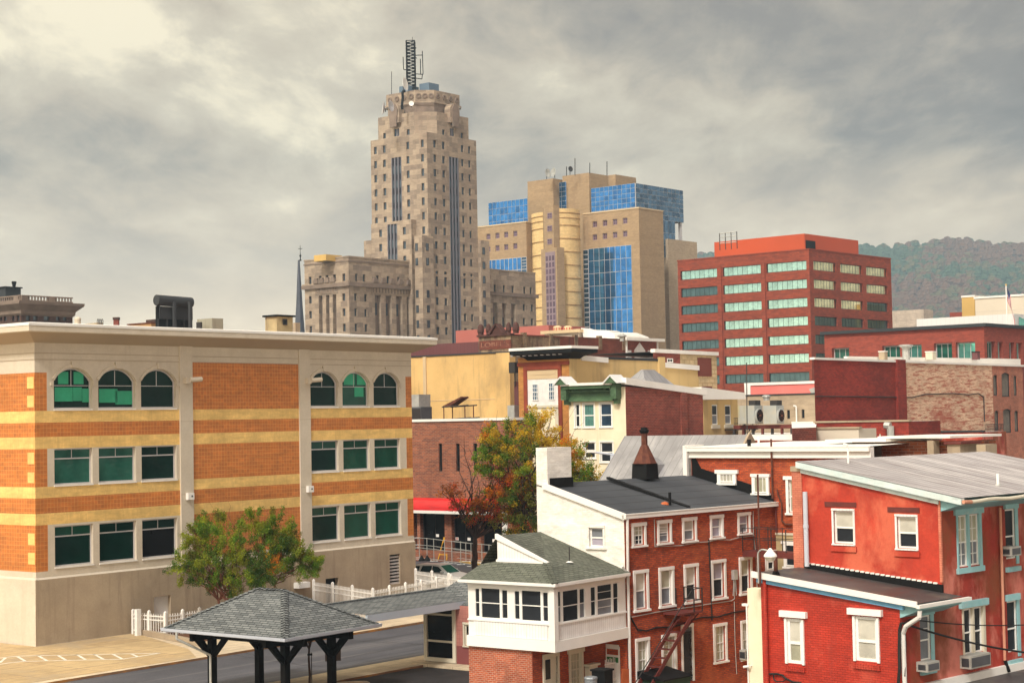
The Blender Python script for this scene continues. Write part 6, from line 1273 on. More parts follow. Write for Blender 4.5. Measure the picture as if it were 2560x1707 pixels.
# roof things on B
def onroof(px, py, d): return at_d(px, py, d)
pA = onroof(1046, 1046, 158); rU = thing('rooftop_unit', 'grey air conditioning unit on the brown brick roof beside tiled cornice', 'air conditioner', (pA.x, pA.y, bz-.4)); Fu = Face(Vector((pA.x, pA.y, 0)), 38.5, 'L')
m_ = MB(); m_.box(Fu, -1.2, .1, bz-.4, bz+2.5, 0, -1.6, 'galv'); m_.build('duct', rU); m_ = MB(); m_.box(Fu, -.3, .95, bz-.4, bz+1.35, .7, -.8, 'ac_dark'); m_.box(Fu, -.25, .9, bz+.1, bz+1.2, .72, .68, 'iron'); m_.build('casing', rU)
pA = onroof(1135, 1046, 156); rU = thing('roof_frame', 'rusty steel frame with tilted plate standing on the brown brick roof', 'frame', (pA.x, pA.y, bz-.4)); Fu = Face(Vector((pA.x, pA.y, 0)), 38.5, 'L')
m_ = MB()
for s_ in (-1.2, 1.3):
    for o_ in (0, -1.2): m_.tube(Fu.p(s_, bz-.4, o_), Fu.p(s_, bz+1.4, o_), .05, 'rust', 6)
for o_ in (0, -1.2): m_.tube(Fu.p(-2.6, bz+.1, o_), Fu.p(2.0, bz+.3, o_), .05, 'iron', 6); m_.tube(Fu.p(-1.4, bz+1.3, o_), Fu.p(1.7, bz+1.4, o_), .06, 'iron', 6)
m_.build('frame', rU); m_ = MB(); m_.prism(Fu, [(-1.4, bz+1.4), (-.6, bz+1.35), (.9, bz+2.1), (.8, bz+2.2)], -.1, -1.1, 'rust'); m_.build('plate', rU)
# Y: big yellow rendered block
Ym = Mass(1279, 881, 167, xl=980, xr=1288, head=38.5); rY = Ym.build('yellow_rendered_block', 'large windowless yellow rendered block behind the brown brick one', 'building', 'yellow_stucco', par=.3)
F_ = Ym.FL; zt = Ym.z1
m_ = MB(); m_.box(F_, F_.sx(*KG(570, 900)), 0, 0, zt, .35, 0, 'yellow_stucco'); m_.build('pilaster', rY); m_ = MB(); m_.box(F_, F_.sx(*KB(152, 600)), F_.sx(*KB(174, 600)), 0, zt, .12, 0, 'tan_trim'); m_.build('pilaster', rY)
m_ = MB(); zz = F_.z(*KB(400, 605)); m_.box(F_, F_.sx(*KB(174, 600)), F_.sx(*KG(510, 1040)), zz, zz+.06, .03, 0, 'tan_trim'); m_.build('ledge', rY)
m_ = MB(); m_.box(F_, -Ym.wL, 0, zt, zt+.14, .1, -.4, 'slate'); m_.build('coping', rY)
# maroon metal roofed block behind Y
Mm = Mass(1198, 854, 188, xl=900, xr=1260, head=38.5); rMm = Mm.build('maroon_block', 'long maroon metal clad upper wall behind the yellow block', 'building', 'maroon', mroof='maroon', par=0, z0=0) if False else Mm.build('maroon_block', 'long maroon metal clad upper wall behind the yellow block', 'building', 'maroon', mroof='maroon', par=0)
# ghost sign building
Gm = Mass(1277, 838, 182, xl=1196, xr=1562, head=38.5); rGm = Gm.build('faded_sign_building', 'grimy old brick block with faded painted sign and ornate little gable', 'building', 'ghost', par=.6)
F_ = Gm.FL; a, b, z0, z1 = opn(F_, KG, 255, 70, 768, 215); m_ = MB(); m_.box(F_, a, b, z0, z1, .05, -.02, 'ghost_red'); m_.build('sign_board', rGm)
def text(F, s0, s1, z0, z1, txt, m, o, par=None, name='lettering'):
    cu = bpy.data.curves.new(name, 'FONT'); cu.body = txt; cu.extrude = .015; ob = bpy.data.objects.new('t', cu); COL.objects.link(ob); bpy.context.view_layer.update()
    me = bpy.data.meshes.new_from_object(ob.evaluated_get(bpy.context.evaluated_depsgraph_get())); bpy.data.objects.remove(ob)
    xs = [v.co.x for v in me.vertices]; ys = [v.co.y for v in me.vertices]; sx_, sy_ = (s1-s0)/(max(xs)-min(xs)), (z1-z0)/(max(ys)-min(ys)); off = world_loc(par) if par else Vector((0, 0, 0)); x0, y0 = min(xs), min(ys)
    for v in me.vertices: v.co = F.p(s0+(v.co.x-x0)*sx_, z0+(v.co.y-y0)*sy_, o+v.co.z) - off
    me.materials.clear(); me.materials.append(MATS[m]); ul = me.uv_layers.new(name='uv') if not me.uv_layers else me.uv_layers[0]
    ul.name = 'uv'
    for l in me.loops: c = me.vertices[l.vertex_index].co; ul.data[l.index].uv = (c.x+c.y, c.z)
    o_ = bpy.data.objects.new(name, me); COL.objects.link(o_); o_.parent = par; return o_
text(F_, a+.25, b-.25, z0+.25, z1-.2, 'LOBEL’S', 'ghost_letter', .06, rGm)
m_ = MB(); m_.box(F_, -Gm.wL-.1, .1, Gm.z1, Gm.z1+.2, .2, -.5, 'orna'); m_.build('coping', rGm)
m_ = MB(); m_.box(Gm.FR, 0, Gm.wR, Gm.z1-.02, Gm.z1+.12, .08, -.4, 'ghost_red'); m_.build('coping', rGm)
m_ = MB(); m_.box(Gm.FR, Gm.FR.sx(1400, 850), Gm.wR, 8, Gm.z1-.05, .06, 0, 'ghost_red'); m_.build('brick_patch', rGm)
for k in range(5): m_ = MB(); s_ = 2.0+k*4.6; m_.box(Gm.FR, s_, s_+.6, Gm.z1-1.2, Gm.z1+.35, .12, -.3, 'ghost'); m_.build('buttress', rGm)
ga, gb = F_.sx(*KB(650, 80)), F_.sx(*KB(752, 80)); zg0, zg1 = Gm.z1+.2, F_.z(*KB(700, 38)); gc = (ga+gb)/2
m_ = MB(); m_.prism(F_, [(ga, zg0), (gb, zg0), (gc+.1, zg1), (gc-.1, zg1)], .1, -.5, 'orna'); m_.prism(F_, [(ga-.25, zg0), (ga+.1, zg0), (gc+.1, zg1+.15), (gc-.1, zg1+.15)], .3, -.5, 'orna'); m_.prism(F_, [(gb-.1, zg0), (gb+.25, zg0), (gc+.1, zg1+.15), (gc-.1, zg1+.15)], .3, -.5, 'orna'); m_.build('gablet', rGm)
for s_, rr_ in ((F_.sx(*KB(570, 95)), .38), (ga-.4, .3), (gb+.5, .3), (F_.sx(*KB(835, 100)), .38)):
    m_ = MB(); c = F_.p(s_, Gm.z1+.2, -.2); m_.lathe(c, [(rr_*.8, 0), (rr_*.8, .25), (rr_, .3), (rr_, .55), (rr_*.8, .95), (rr_*.4, 1.15), (0, 1.2)], 'orna', 10); m_.build('finial', rGm)
# dark brick upper floor with boarded white windows and white roof
Nm = Mass(1562, 849, 203, xl=1500, xr=1644, head=38.5); F_ = Nm.FR
rN2 = Nm.build('boarded_dormer_block', 'dark red brick upper storey with three white boarded openings', 'building', 'brick_wine', mroof='roof_white', par=0)
for x0, y0, x1, y1, pk in ((972, 290, 1033, 412, 0), (1075, 290, 1215, 412, 25), (1252, 292, 1318, 415, 0)):
    a, b, z0, z1 = opn(F_, KC, x0, y0, x1, y1); c = (a+b)/2; h = .9 if pk else .0; m_ = MB(); m_.prism(F_, [(a, z0), (b, z0), (b, z1)] + ([(c, z1+h)] if pk else []) + [(a, z1)], .06, 0, 'peelwhite'); m_.build('boarding', rN2)
m_ = MB(); m_.box(F_, -.5, Nm.wR+.7, Nm.z1-.1, Nm.z1+.25, .6, -8, 'roof_white'); m_.build('roof', rN2)
for s_ in (.12, Nm.wR-.3): m_ = MB(); m_.box(F_, s_, s_+.22, 4, Nm.z1-.1, .15, 0, 'white'); m_.build('corner_board', rN2)
m_ = MB(); m_.smooth = True; c = F_.p(Nm.wR*.1, Nm.z1+.25, -2.5); c2 = F_.p(Nm.wR+2.2, Nm.z1+.25, -2.5); m_.path([c+ZV*.2, F_.p(Nm.wR*.85, Nm.z1+.5, -2.5), F_.p(Nm.wR+1.2, Nm.z1+.1, -2.5), F_.p(Nm.wR+2.4, Nm.z1-1.0, -2.5), F_.p(Nm.wR+3.2, Nm.z1-2.6, -2.5)], .6, 'roof_white', 12); tag(m_.build('roof_duct'), 'fat white curved duct over the dark brick upper storey', 'duct')
p = at_d(1555, 846, 190); m_ = MB(); m_.lathe(p-ZV*.3, [(.25, 0), (.25, .45), (.5, .5), (.52, .62), (.25, .75), (.2, .85)], 'galv', 10); tag(m_.build('roof_vent'), 'grey mushroom vent on the parapet beside the white duct', 'vent')
# pink roofed block
Pm = Mass(1371.5, 812.5, 235, xl=1139, xr=1462, head=38.5); rPm = Pm.build('pink_block', 'plain salmon pink metal clad block behind the faded sign', 'building', 'pink_roof', mroof='roof_grey', par=0)
for px_, lb in ((1394, 'left'), (1420, 'right')):
    p = at_d(px_, 828, 212); r = thing('roof_vent', 'striped red and white drum vent, %s of two, on the pale ledge' % lb, 'vent', p-ZV*.2, 'drum vents on the pale ledge'); m_ = MB(); m_.lathe(p-ZV*.2, [(.5, 0), (.55, .15), (.55, .65), (.45, .8), (.2, .88)], 'tan_trim', 12); m_.build('drum', r)
    m_ = MB()
    for k in range(10): t = k*.63; c = p+Vector((.56*cos(t), .56*sin(t), 0)); m_.cube((c.x, c.y, p.z+.05), .05, .09, .38, 'flag_red', t)
    m_.build('slot', r)
p = at_d(1410, 840, 211); m_ = MB(); Fq = Face(Vector((p.x, p.y, 0)), 38.5, 'L'); m_.box(Fq, -3.0, 2.2, 12, p.z+.35, 0, -3, 'pale_box'); m_.box(Fq, -3.4, 2.6, p.z+.35, p.z+.75, .3, -3.2, 'tan_trim'); tag(m_.build('ledge_block'), 'pale cornice block carrying two drum vents', 'building')
m_ = MB(); Fq2 = Fq.off(-.5); m_.prism(Fq2, [(2.6, p.z-.3), (6.2, p.z-.5), (6.6, p.z+.3), (6.0, p.z+.45), (3.0, p.z+.65), (2.2, p.z+.9)], 0, -2, 'white_metal'); tag(m_.build('roof_duct'), 'short silver white duct beside the drum vents', 'duct')
# T: yellow brick front with black cornice, long yellow side wall
Tm = Mass(1422.5, 897, 152, xl=1295, xr=1744, head=38.5); F_ = Tm.FL; Tm.z1 = F_.z(*KG(1695, 325))
rT = thing('yellow_theatre_front', 'narrow ochre brick front with overhanging black cornice and white boarded bay', 'building', Tm.P)
za = Tm.z1; zt2 = Tm.FR.z(1452, 890)
FRt = Tm.FR; ty = lambda x, y: FRt.px(*KC(x, y))
topR = [ty(1915, 510), ty(1460, 468), (ty(1460, 468)[0], ty(1430, 378)[1]), (ty(1398, 430)[0], ty(1430, 378)[1]), ty(1395, 432), ty(720, 405), ty(372, 365), (0, ty(372, 365)[1]+.5)]
mb = MB(); FRt_ = [(0, 0), (topR[0][0], 0)] + topR; mb.panel(FRt, FRt_, [], 'yellow_plain'); mb.panel(Tm.FL, rect(-Tm.wL, 0, 0, za), [], 'ochre'); mb.poly([Tm.FL.p(-Tm.wL, 0), Tm.FL.p(-Tm.wL, za), Tm.FL.p(-Tm.wL, za, -30), Tm.FL.p(-Tm.wL, 0, -30)], 'brick_wine')
q = [FRt.p(s_, z_) for s_, z_ in topR]; 
for (s0_, z0_), (s1_, z1_) in zip(topR, topR[1:]): mb.poly([FRt.p(s0_, z0_-.0), FRt.p(s0_, z0_, -Tm.wL), FRt.p(s1_, z1_, -Tm.wL), FRt.p(s1_, z1_)], 'roof_grey')
mb.poly([FRt.p(topR[0][0], 0), FRt.p(topR[0][0], 0, -Tm.wL), FRt.p(topR[0][0], topR[0][1], -Tm.wL), FRt.p(*topR[0])], 'yellow_plain'); mb.build('wall', rT)
for x0, y0, x1, y1 in ((375, 372, 720, 405), (1460, 466, 1910, 506)): (a, za_), (b, zb_) = ty(x0, y0), ty(x1, y1); m_ = MB(); m_.prism(FRt, [(a, za_-.35), (b, zb_-.35), (b, zb_+.12), (a, za_+.12)], .15, -.4, 'white'); m_.build('coping', rT)
(a, za_), (b, zb_) = ty(720, 405), ty(1395, 432); m_ = MB(); m_.prism(FRt, [(a, za_-.02), (b, zb_-.02), (b, zb_+.22), (a, za_+.22)], .06, -.4, 'slate'); m_.build('coping', rT)
s_ = ty(1425, 600)[0]; m_ = MB(); m_.box(FRt, s_-.55, s_+.45, 0, ty(1430, 378)[1]-.02, .2, 0, 'yellow_plain'); m_.build('pilaster', rT)
kg = lambda x, y: F_.px(*KG(x, y))
zc = kg(1720, 195)[1]
mb = MB(); ring(mb, Tm.P, 38.5, 1.6, Tm.wL-1.1, [(.0, za-.25), (.25, za+.0), (.95, zc-.45), (1.15, zc-.4), (1.15, zc-.02)], 'ink'); mb.build('cornice', rT)
mb = MB(); rs = ring(mb, Tm.P, 38.5, 1.6, Tm.wL-1.1, [(1.2, zc-.08), (1.2, zc+.16), (0, zc+.22)], 'white'); mb.poly(rs[-1], 'roof_white'); mb.build('roof', rT)
mb = MB()
for i in range(9): s_ = -Tm.wL*(1-i/8.5)-.1; mb.box(F_, s_-.12, s_+.18, za+.12, za+.3, .8, .5, 'alu')
mb.build('bracket', rT)
(a0, _), (a1, _) = kg(890, 600), kg(1700, 600); z455, z490 = kg(1300, 440)[1], kg(1300, 470)[1]
m_ = MB(); m_.box(F_, -Tm.wL, .05, z490-.05, z455+.1, .15, 0, 'terracotta'); m_.build('string_course', rT)
i0, i1 = kg(985, 800)[0], kg(1600, 800)[0]; j0, j1 = kg(1042, 800)[0], kg(1545, 800)[0]; zj = kg(1300, 552)[1]
for q in ((i0, j0), (j1, i1)): m_ = MB(); m_.box(F_, q[0], q[1], 0, zj+.45, .12, -.3, 'terracotta'); m_.build('pier', rT)
m_ = MB(); m_.box(F_, i0, i1, zj+.02, z490-.05, .13, 0, 'terracotta'); m_.build('lintel', rT)
m_ = MB(); m_.box(F_, j0, j1, kg(1300, 700)[1], zj, .05, 0, 'tan_trim'); m_.box(F_, j0+.3, j1-.3, kg(1300, 630)[1], kg(1300, 572)[1], .08, 0, 'tan_trim'); m_.build('panel', rT)
m_ = MB(); m_.box(F_, j0, j1, kg(1300, 1132)[1], kg(1300, 705)[1], .03, 0, 'peelwhite'); m_.box(F_, j0, j1, kg(1300, 1170)[1], kg(1300, 1134)[1], .12, 0, 'ltrim'); m_.build('boarding', rT)
m_ = MB(); m_.box(F_, j0, j1, 2, kg(1300, 1172)[1], .04, 0, 'ltrim'); m_.box(F_, j0+.4, j1-.4, 2.5, kg(1300, 1205)[1], .07, 0, 'cream'); m_.build('panel', rT)
nine = tuple([('v', .33, 0, 1), ('v', .67, 0, 1)]+[('h', k/4, 0, 1) for k in (1, 3)])
for q in ((1122, 780, 1222, 1052), (1388, 760, 1488, 1045)): a, b, z0, z1 = opn(F_, KG, *q); window(rT, F_, a, b, z0, z1, 'wh', 'gl_navy', 'gl_navy', rail=.5, bars=nine, fw=.07, rec=-.05)
# narrow dark gap pieces between Y and T
m_ = MB(); p = at_d(1288, 950, 160); Fq = Face(Vector((p.x, p.y, 0)), 38.5, 'L'); m_.box(Fq, -.15, .5, 0, 15.5, 0, -1, 'maroon'); tag(m_.build('maroon_infill'), 'narrow maroon wall strip in the gap beside the ochre front', 'building')
p = at_d(1287, 923, 159); r = thing('flood_light', 'black floodlight box between the yellow block and ochre front', 'lamp', p); m_ = MB(); m_.cube((p.x, p.y, p.z-.35), .9, .7, 1.0, 'iron', .9); m_.build('housing', r); m_ = MB(); m_.tube(p-ZV*.3, p-ZV*1.6, .06, 'iron'); m_.build('bracket', r)
p = at_d(1286, 1032, 157); m_ = MB(); m_.cube((p.x, p.y, p.z-1.0), 1.0, .8, 1.7, 'galv', .9); tag(m_.build('metal_duct'), 'small grey metal duct between the yellow and ochre walls', 'duct')
# G: cream house with green cornice
Gh = Mass(1563, 962, 139, xl=1421, xr=1756, head=38.5); F_ = Gh.FL; FR_ = Gh.FR
gy = lambda x, y: FR_.px(*KC(x, y)); zwt = F_.z(*KC(540, 925)); ztop = F_.z(*KC(940, 765))
rGh = thing('green_corniced_house', 'cream rowhouse with bracketed green cornice and side wall of red brick', 'house', Gh.P)
ww = [opn(F_, KC, *q) for q in ((302, 990, 362, 1295), (412, 988, 552, 1295), (630, 982, 780, 1290))]; wv = [opn(F_, KC, *q) for q in ((425, 1492, 565, 1700), (635, 1490, 795, 1750))]
rt = [gy(1970, 862), gy(1715, 830), gy(960, 760), (0, gy(960, 760)[1]+.2)]
mb = MB(); mb.panel(F_, rect(-Gh.wL, 0, 0, ztop), [rect(*q) for q in ww+wv], 'cream', reveal=.15); mb.build('front_wall', rGh)
mb = MB(); mb.panel(FR_, [(0, 0), (rt[0][0], 0)]+rt, [], 'brick_wine'); mb.poly([FR_.p(rt[0][0], 0), FR_.p(rt[0][0], 0, -Gh.wL), FR_.p(*rt[0], -Gh.wL), FR_.p(*rt[0])], 'brick_wine'); mb.poly([FR_.p(0, 0, -Gh.wL), FR_.p(0, ztop, -Gh.wL), FR_.p(rt[0][0], rt[0][1], -Gh.wL), FR_.p(rt[0][0], 0, -Gh.wL)], 'brick_wine'); 
s_ = gy(1715, 1000)[0]; mb.box(FR_, s_-.5, s_+.35, 0, gy(1715, 845)[1], .18, 0, 'brick_wine'); mb.build('side_wall', rGh)
mb = MB(); mb.poly([FR_.p(*rt[3]), FR_.p(*rt[0]), FR_.p(*rt[0], -Gh.wL), FR_.p(*rt[3], -Gh.wL)], 'roof_white'); mb.build('roof', rGh)
mb = MB(); mb.prism(FR_, [(-.1, rt[3][1]-.05), (rt[0][0]+.4, rt[0][1]-.12), (rt[0][0]+.4, rt[0][1]+.38), (-.1, rt[3][1]+.5)], .18, -.3, 'white'); mb.build('coping', rGh)
for q, g in zip(ww+wv, ('gl_dark', 'curtain', 'gl_navy', 'gl_dark', 'gl_dark')): window(rGh, F_, *q, 'wh', g, g, rail=.5, fw=.09, rec=.1, trim=(.1, 'wh', .04, 0, .04))
zG0, zG1 = F_.z(*KC(560, 955)), F_.z(*KC(560, 725)); g0, g1 = F_.sx(*KC(215, 850)), F_.sx(*KC(905, 800))
mb = MB(); h = zG1-zG0
mb.box(F_, g0, g1-.6, zG0, zG0+h*.16, .35, 0, 'green_trim'); mb.box(F_, g0+.1, g1-.7, zG0+h*.16, zG0+h*.52, .22, 0, 'green_trim'); mb.box(F_, g0, g1-.5, zG0+h*.52, zG0+h*.6, .5, 0, 'green_trim')
n_ = 24
for i in range(n_): s_ = g0+.3+(g1-g0-1.4)*i/n_; mb.box(F_, s_, s_+.11, zG0+h*.6, zG0+h*.72, .55, 0, 'green_trim')
mb.box(F_, g0, g1-.5, zG0+h*.72, zG0+h*.9, .85, 0, 'green_trim'); mb.build('cornice', rGh)
mb = MB(); mb.box(F_, g0-.1, g1-.4, zG0+h*.9, zG0+h*1.05, 1.0, -.6, 'roof_white'); mb.build('cornice_cap', rGh)
for s_ in (g0-.15, g1-.45):
    m_ = MB(); m_.prism(F_, [(s_-.1, zG0+h*.1), (s_+.45, zG0+h*.1), (s_+.45, zG0+h*.98), (s_-.1, zG0+h*.98)], .75, 0, 'green_trim'); m_.box(F_, s_-.02, s_+.37, zG0-.25, zG0+h*.1, .45, 0, 'green_trim'); m_.build('bracket', rGh)
    m_ = MB(); Fp = Face.of(F_.p(s_+.17, 0, 1.1), F_.t); m_.prism(Fp, [(-.65, zG0+h*.98), (.65, zG0+h*.98), (0, zG0+h*1.36)], 0, -1.4, 'green_trim', mtop=None); m_.build('pediment', rGh)
    m_ = MB(); m_.prism(Fp, [(-.8, zG0+h*.98), (-.65, zG0+h*.96), (0, zG0+h*1.36), (0, zG0+h*1.46)], .08, -1.5, 'white_metal'); m_.prism(Fp, [(.8, zG0+h*.98), (0, zG0+h*1.46), (0, zG0+h*1.36), (.65, zG0+h*.96)], .08, -1.5, 'white_metal'); m_.build('pediment_cap', rGh)
m_ = MB(); c = FR_.p(6.5, 0, -2.2); zz = rt[1][1]+.4; Fk = Face.of(Vector((c.x, c.y, 0)), FR_.t)
m_.hexa([Fk.p(-2.4, zz, 1.4), Fk.p(2.4, zz, 1.4), Fk.p(2.4, zz, -1.4), Fk.p(-2.4, zz, -1.4), Fk.p(-.8, zz+1.5, .1), Fk.p(.9, zz+1.5, .1), Fk.p(.9, zz+1.5, -.1), Fk.p(-.8, zz+1.5, -.1)], 'roof_seam_far'); m_.box(Fk, -2.4, 2.4, zz-.7, zz, 1.4, -1.4, 'white'); tag(m_.build('skylight'), 'hipped grey metal skylight on the roof of the corniced house', 'skylight')
# lattice patterned block with maroon shutters
Lm = Mass(1792, 884, 181, xl=1788, xr=1800, head=38.5)
Lq = Face(hcorner(1700, 166, 900), 38.5, 'R'); kl = lambda x, y: Lq.px(*K6(x, y)); lt = [kl(580, 80), kl(120, 57)]
rL2 = thing('lattice_clad_block', 'cream lattice patterned rear block with maroon shuttered windows', 'building', Lq.p(0, 0)); mb = MB(); s0_ = kl(305, 200)[0]; s1_ = kl(580, 200)[0]; sa_ = kl(100, 100)[0]
zl_ = lambda s_: lt[1][1]+(lt[0][1]-lt[1][1])*(s_-lt[1][0])/(lt[0][0]-lt[1][0])
mb.panel(Lq, [(s0_, 0), (s1_, 0), (s1_, zl_(s1_)), (s0_, zl_(s0_))], [], 'lattice'); mb.panel(Lq, [(sa_, 0), (s0_, 0), (s0_, zl_(s0_)), (sa_, zl_(sa_))], [], 'brick_wine'); mb.poly([Lq.p(s1_, 0), Lq.p(s1_, 0, -8), Lq.p(s1_, zl_(s1_), -8), Lq.p(s1_, zl_(s1_))], 'lattice'); mb.poly([Lq.p(sa_, zl_(sa_)), Lq.p(s1_, zl_(s1_)), Lq.p(s1_, zl_(s1_), -8), Lq.p(sa_, zl_(sa_), -8)], 'roof_grey'); mb.build('wall', rL2)
m_ = MB(); m_.prism(Lq, [(sa_, zl_(sa_)-.1), (s1_+.1, zl_(s1_)-.1), (s1_+.1, zl_(s1_)+.25), (sa_, zl_(sa_)+.25)], .2, -.3, 'white'); m_.build('coping', rL2)
for q in ((434, 104, 536, 243), (470, 318, 540, 372)): a, b, z0, z1 = opn(Lq, K6, *q); m_ = MB(); m_.box(Lq, a, b, z0, z1, .06, 0, 'shutter'); m_.build('shutter', rL2)
a, b, z0, z1 = opn(Lq, K6, 202, 108, 245, 140); window(rL2, Lq, a, b, z0, z1, 'wh', 'gl_dark', rec=-.02, bars=(('v', .5, 0, 1),), fw=.1)
# K: small yellow rear house with fire escape
Kf = Face(hcorner(1756, 158, 1000), 38.5, 'R'); kk = lambda x, y: Kf.px(*K6(x, y))
rK = thing('yellow_rear_house', 'small yellow rendered rear wing with two sash windows and thick white roof edge', 'house', Kf.p(0, 0)); kw = [opn(Kf, K6, *q) for q in ((543, 456, 586, 608), (641, 459, 687, 604), (643, 728, 688, 800))]
s0_, s1_ = kk(480, 550)[0], kk(738, 550)[0]; zk0, zk1 = kk(480, 415)[1], kk(738, 412)[1]
mb = MB(); mb.panel(Kf, [(s0_, 0), (s1_, 0), (s1_, zk1), (s0_, zk0)], [rect(*q) for q in kw], 'yellow_plain', reveal=.15); mb.poly([Kf.p(s1_, 0), Kf.p(s1_, 0, -6), Kf.p(s1_, zk1, -6), Kf.p(s1_, zk1)], 'yellow_plain'); mb.poly([Kf.p(s0_, 0), Kf.p(s0_, zk0), Kf.p(s0_, zk0, -6), Kf.p(s0_, 0, -6)], 'yellow_plain'); mb.panel(Kf.off(-.8), rect(s0_-1.2, s0_, 0, zk0), [], 'yellow_plain'); mb.build('wall', rK)
mb = MB(); mb.prism(Kf, [(s0_-1.2, zk0-.05), (s1_+.5, zk1-.05), (s1_+.5, zk1+.55), (s0_-1.2, zk0+1.1)], .6, -6, 'roof_white'); mb.build('roof', rK)
for q in kw: window(rK, Kf, *q, 'wh', 'gl_grey', 'gl_dark', rail=.48, fw=.1, rec=.1)
for q in kw[:2]: m_ = MB(); m_.box(Kf, q[0]-.2, q[1]+.2, q[2]-.35, q[2]-.02, .12, 0, 'ltrim'); m_.build('sill', rK)
def escape(par, F, s0, s1, zp, o, down, sx1, m='iron', up=None):
    m_ = MB(); m_.box(F, s0, s1, zp-.1, zp, o, .02, m); m_.build('platform', par)
    n_ = int((s1-s0)/.28)
    m_ = MB()
    for zz in (.5, 1.0): m_.box(F, s0, s1, zp+zz, zp+zz+.05, o, o-.05, m)
    for i in range(n_+1): s_ = s0+(s1-s0)*i/n_; m_.box(F, s_-.015, s_+.015, zp, zp+1.0, o, o-.03, m)
    m_.box(F, s1-.05, s1, zp+1.0, zp+1.05, o, 0, m); m_.build('railing', par)
    m_ = MB()
    for s_ in (s0+.3, s1-.3): m_.tube(F.p(s_, zp-.1, o-.1), F.p(s_, zp-1.2, .05), .05, m, 5)
    m_.build('bracket', par)
    m_ = MB(); zz0 = zp-down
    for oo in (o-.1, o-.7): m_.tube(F.p(s1-.3, zp, oo), F.p(sx1, zz0, oo), .06, m, 5); m_.tube(F.p(s1-.3, zp+.95, oo), F.p(sx1, zz0+.95, oo), .03, m, 5)
    m_.build('stair', par)
rF2 = thing('fire_escape', 'black iron fire escape on the small yellow rear wing', 'fire escape', Kf.p(s1_-1, 8, .5)); a = kk(635, 600)[0]; b = kk(815, 600)[0]; zp = kk(700, 640)[1]
escape(rF2, Kf, a, b, zp, 1.1, 3.4, a+.5)
m_ = MB(); m_.box(Kf, b-.9, b-.75, 4, zp+1.4, .2, .0, 'iron'); m_.build('post', rF2)
# radio mast on the roof
p = at_d(1866, 1059, 150); m_ = MB(); zt_ = at_d(1871, 906, 150).z; m_.tube((p.x, p.y, 8), (p.x+.15, p.y, zt_), .045, 'iron', 6); tag(m_.build('antenna_mast'), 'tall thin antenna mast beside the yellow rear wing', 'antenna')
# cooling towers on a steel frame
def cooler(px_l, px_c, px_r, y0, y1, d, label):
    P = hcorner(px_c, d, 1040); FR2 = Face(P, 38.5, 'R'); FL2 = Face(P, 38.5, 'L'); wl_ = -FL2.sx(px_l, 1040); wr_ = FR2.sx(px_r, 1040); z0, z1 = FL2.z(px_c, y1), FL2.z(px_c, y0)
    r = thing('cooling_tower', label, 'cooling tower', P+ZV*z0, 'cooling towers on the steel frame'); m_ = MB(); block(m_, P, 38.5, wr_, wl_, z0, z1, 'tank', 'galv'); m_.build('tank', r)
    c = FR2.p(wr_/2, (z0+z1)/2-.1, .05); R_ = wr_*.40; m_ = MB(); m_.lathe(c-FR2.n*.1, [(R_*1.15, 0), (R_*1.15, .14), (R_, .18)], 'galv', 18, axis=FR2.n); m_.build('shroud', r)
    m_ = MB(); m_.lathe(c+FR2.n*.04, [(R_, 0), (R_*.98, .05)], 'ink', 18, axis=FR2.n); m_.build('fan_disc', r)
    m_ = MB()
    for k in range(8): t = k*pi/4+.2; e = FR2.t*cos(t)+ZV*sin(t); e2 = FR2.t*cos(t+.22)+ZV*sin(t+.22); m_.poly([c+FR2.n*.12, c+e*R_*.9+FR2.n*.12, c+e2*R_*.9+FR2.n*.12], 'rust')
    m_.lathe(c+FR2.n*.1, [(R_*.2, 0), (R_*.18, .1)], 'rust', 10, axis=FR2.n); m_.build('fan', r)
    m_ = MB(); q = FR2.p(wr_/2, z1, -.4); m_.cube((q.x, q.y, z1), .9, .7, .45, 'iron', .9); m_.build('motor', r)
cooler(1845, 1886.5, 1907, 1013, 1059, 154, 'weathered metal cooling tower with large side fan, left one of the pair'); cooler(1908.5, 1941, 1960, 1013, 1059, 152.5, 'yellow stained metal cooling tower with side fan, right one of the pair')
Pf = Face(hcorner(1845, 157, 1065), 38.5, 'L'); rSt = thing('beam_support', 'rusty steel beam frame carrying the two cooling towers', 'frame', Pf.p(5, 7, 0)); zf = at_d(1900, 1062, 153).z; a, b = Pf.sx(1848, 1065), Pf.sx(1992, 1065)
for o_ in (1.0, -1.6): m_ = MB(); m_.box(Pf, a, b, zf-.35, zf-.02, o_, o_-.25, 'rustred'); m_.build('beam', rSt)
for o_ in (1.0, -1.6): m_ = MB(); m_.box(Pf, a, b, zf-1.3, zf-1.15, o_, o_-.2, 'iron'); m_.build('beam', rSt)
for i in range(7): m_ = MB(); s_ = a+(b-a)*i/6; m_.box(Pf, s_-.1, s_+.1, zf-3.5, zf-.35, 1.0, .8, 'rustred' if i % 2 else 'iron'); m_.build('post', rSt)
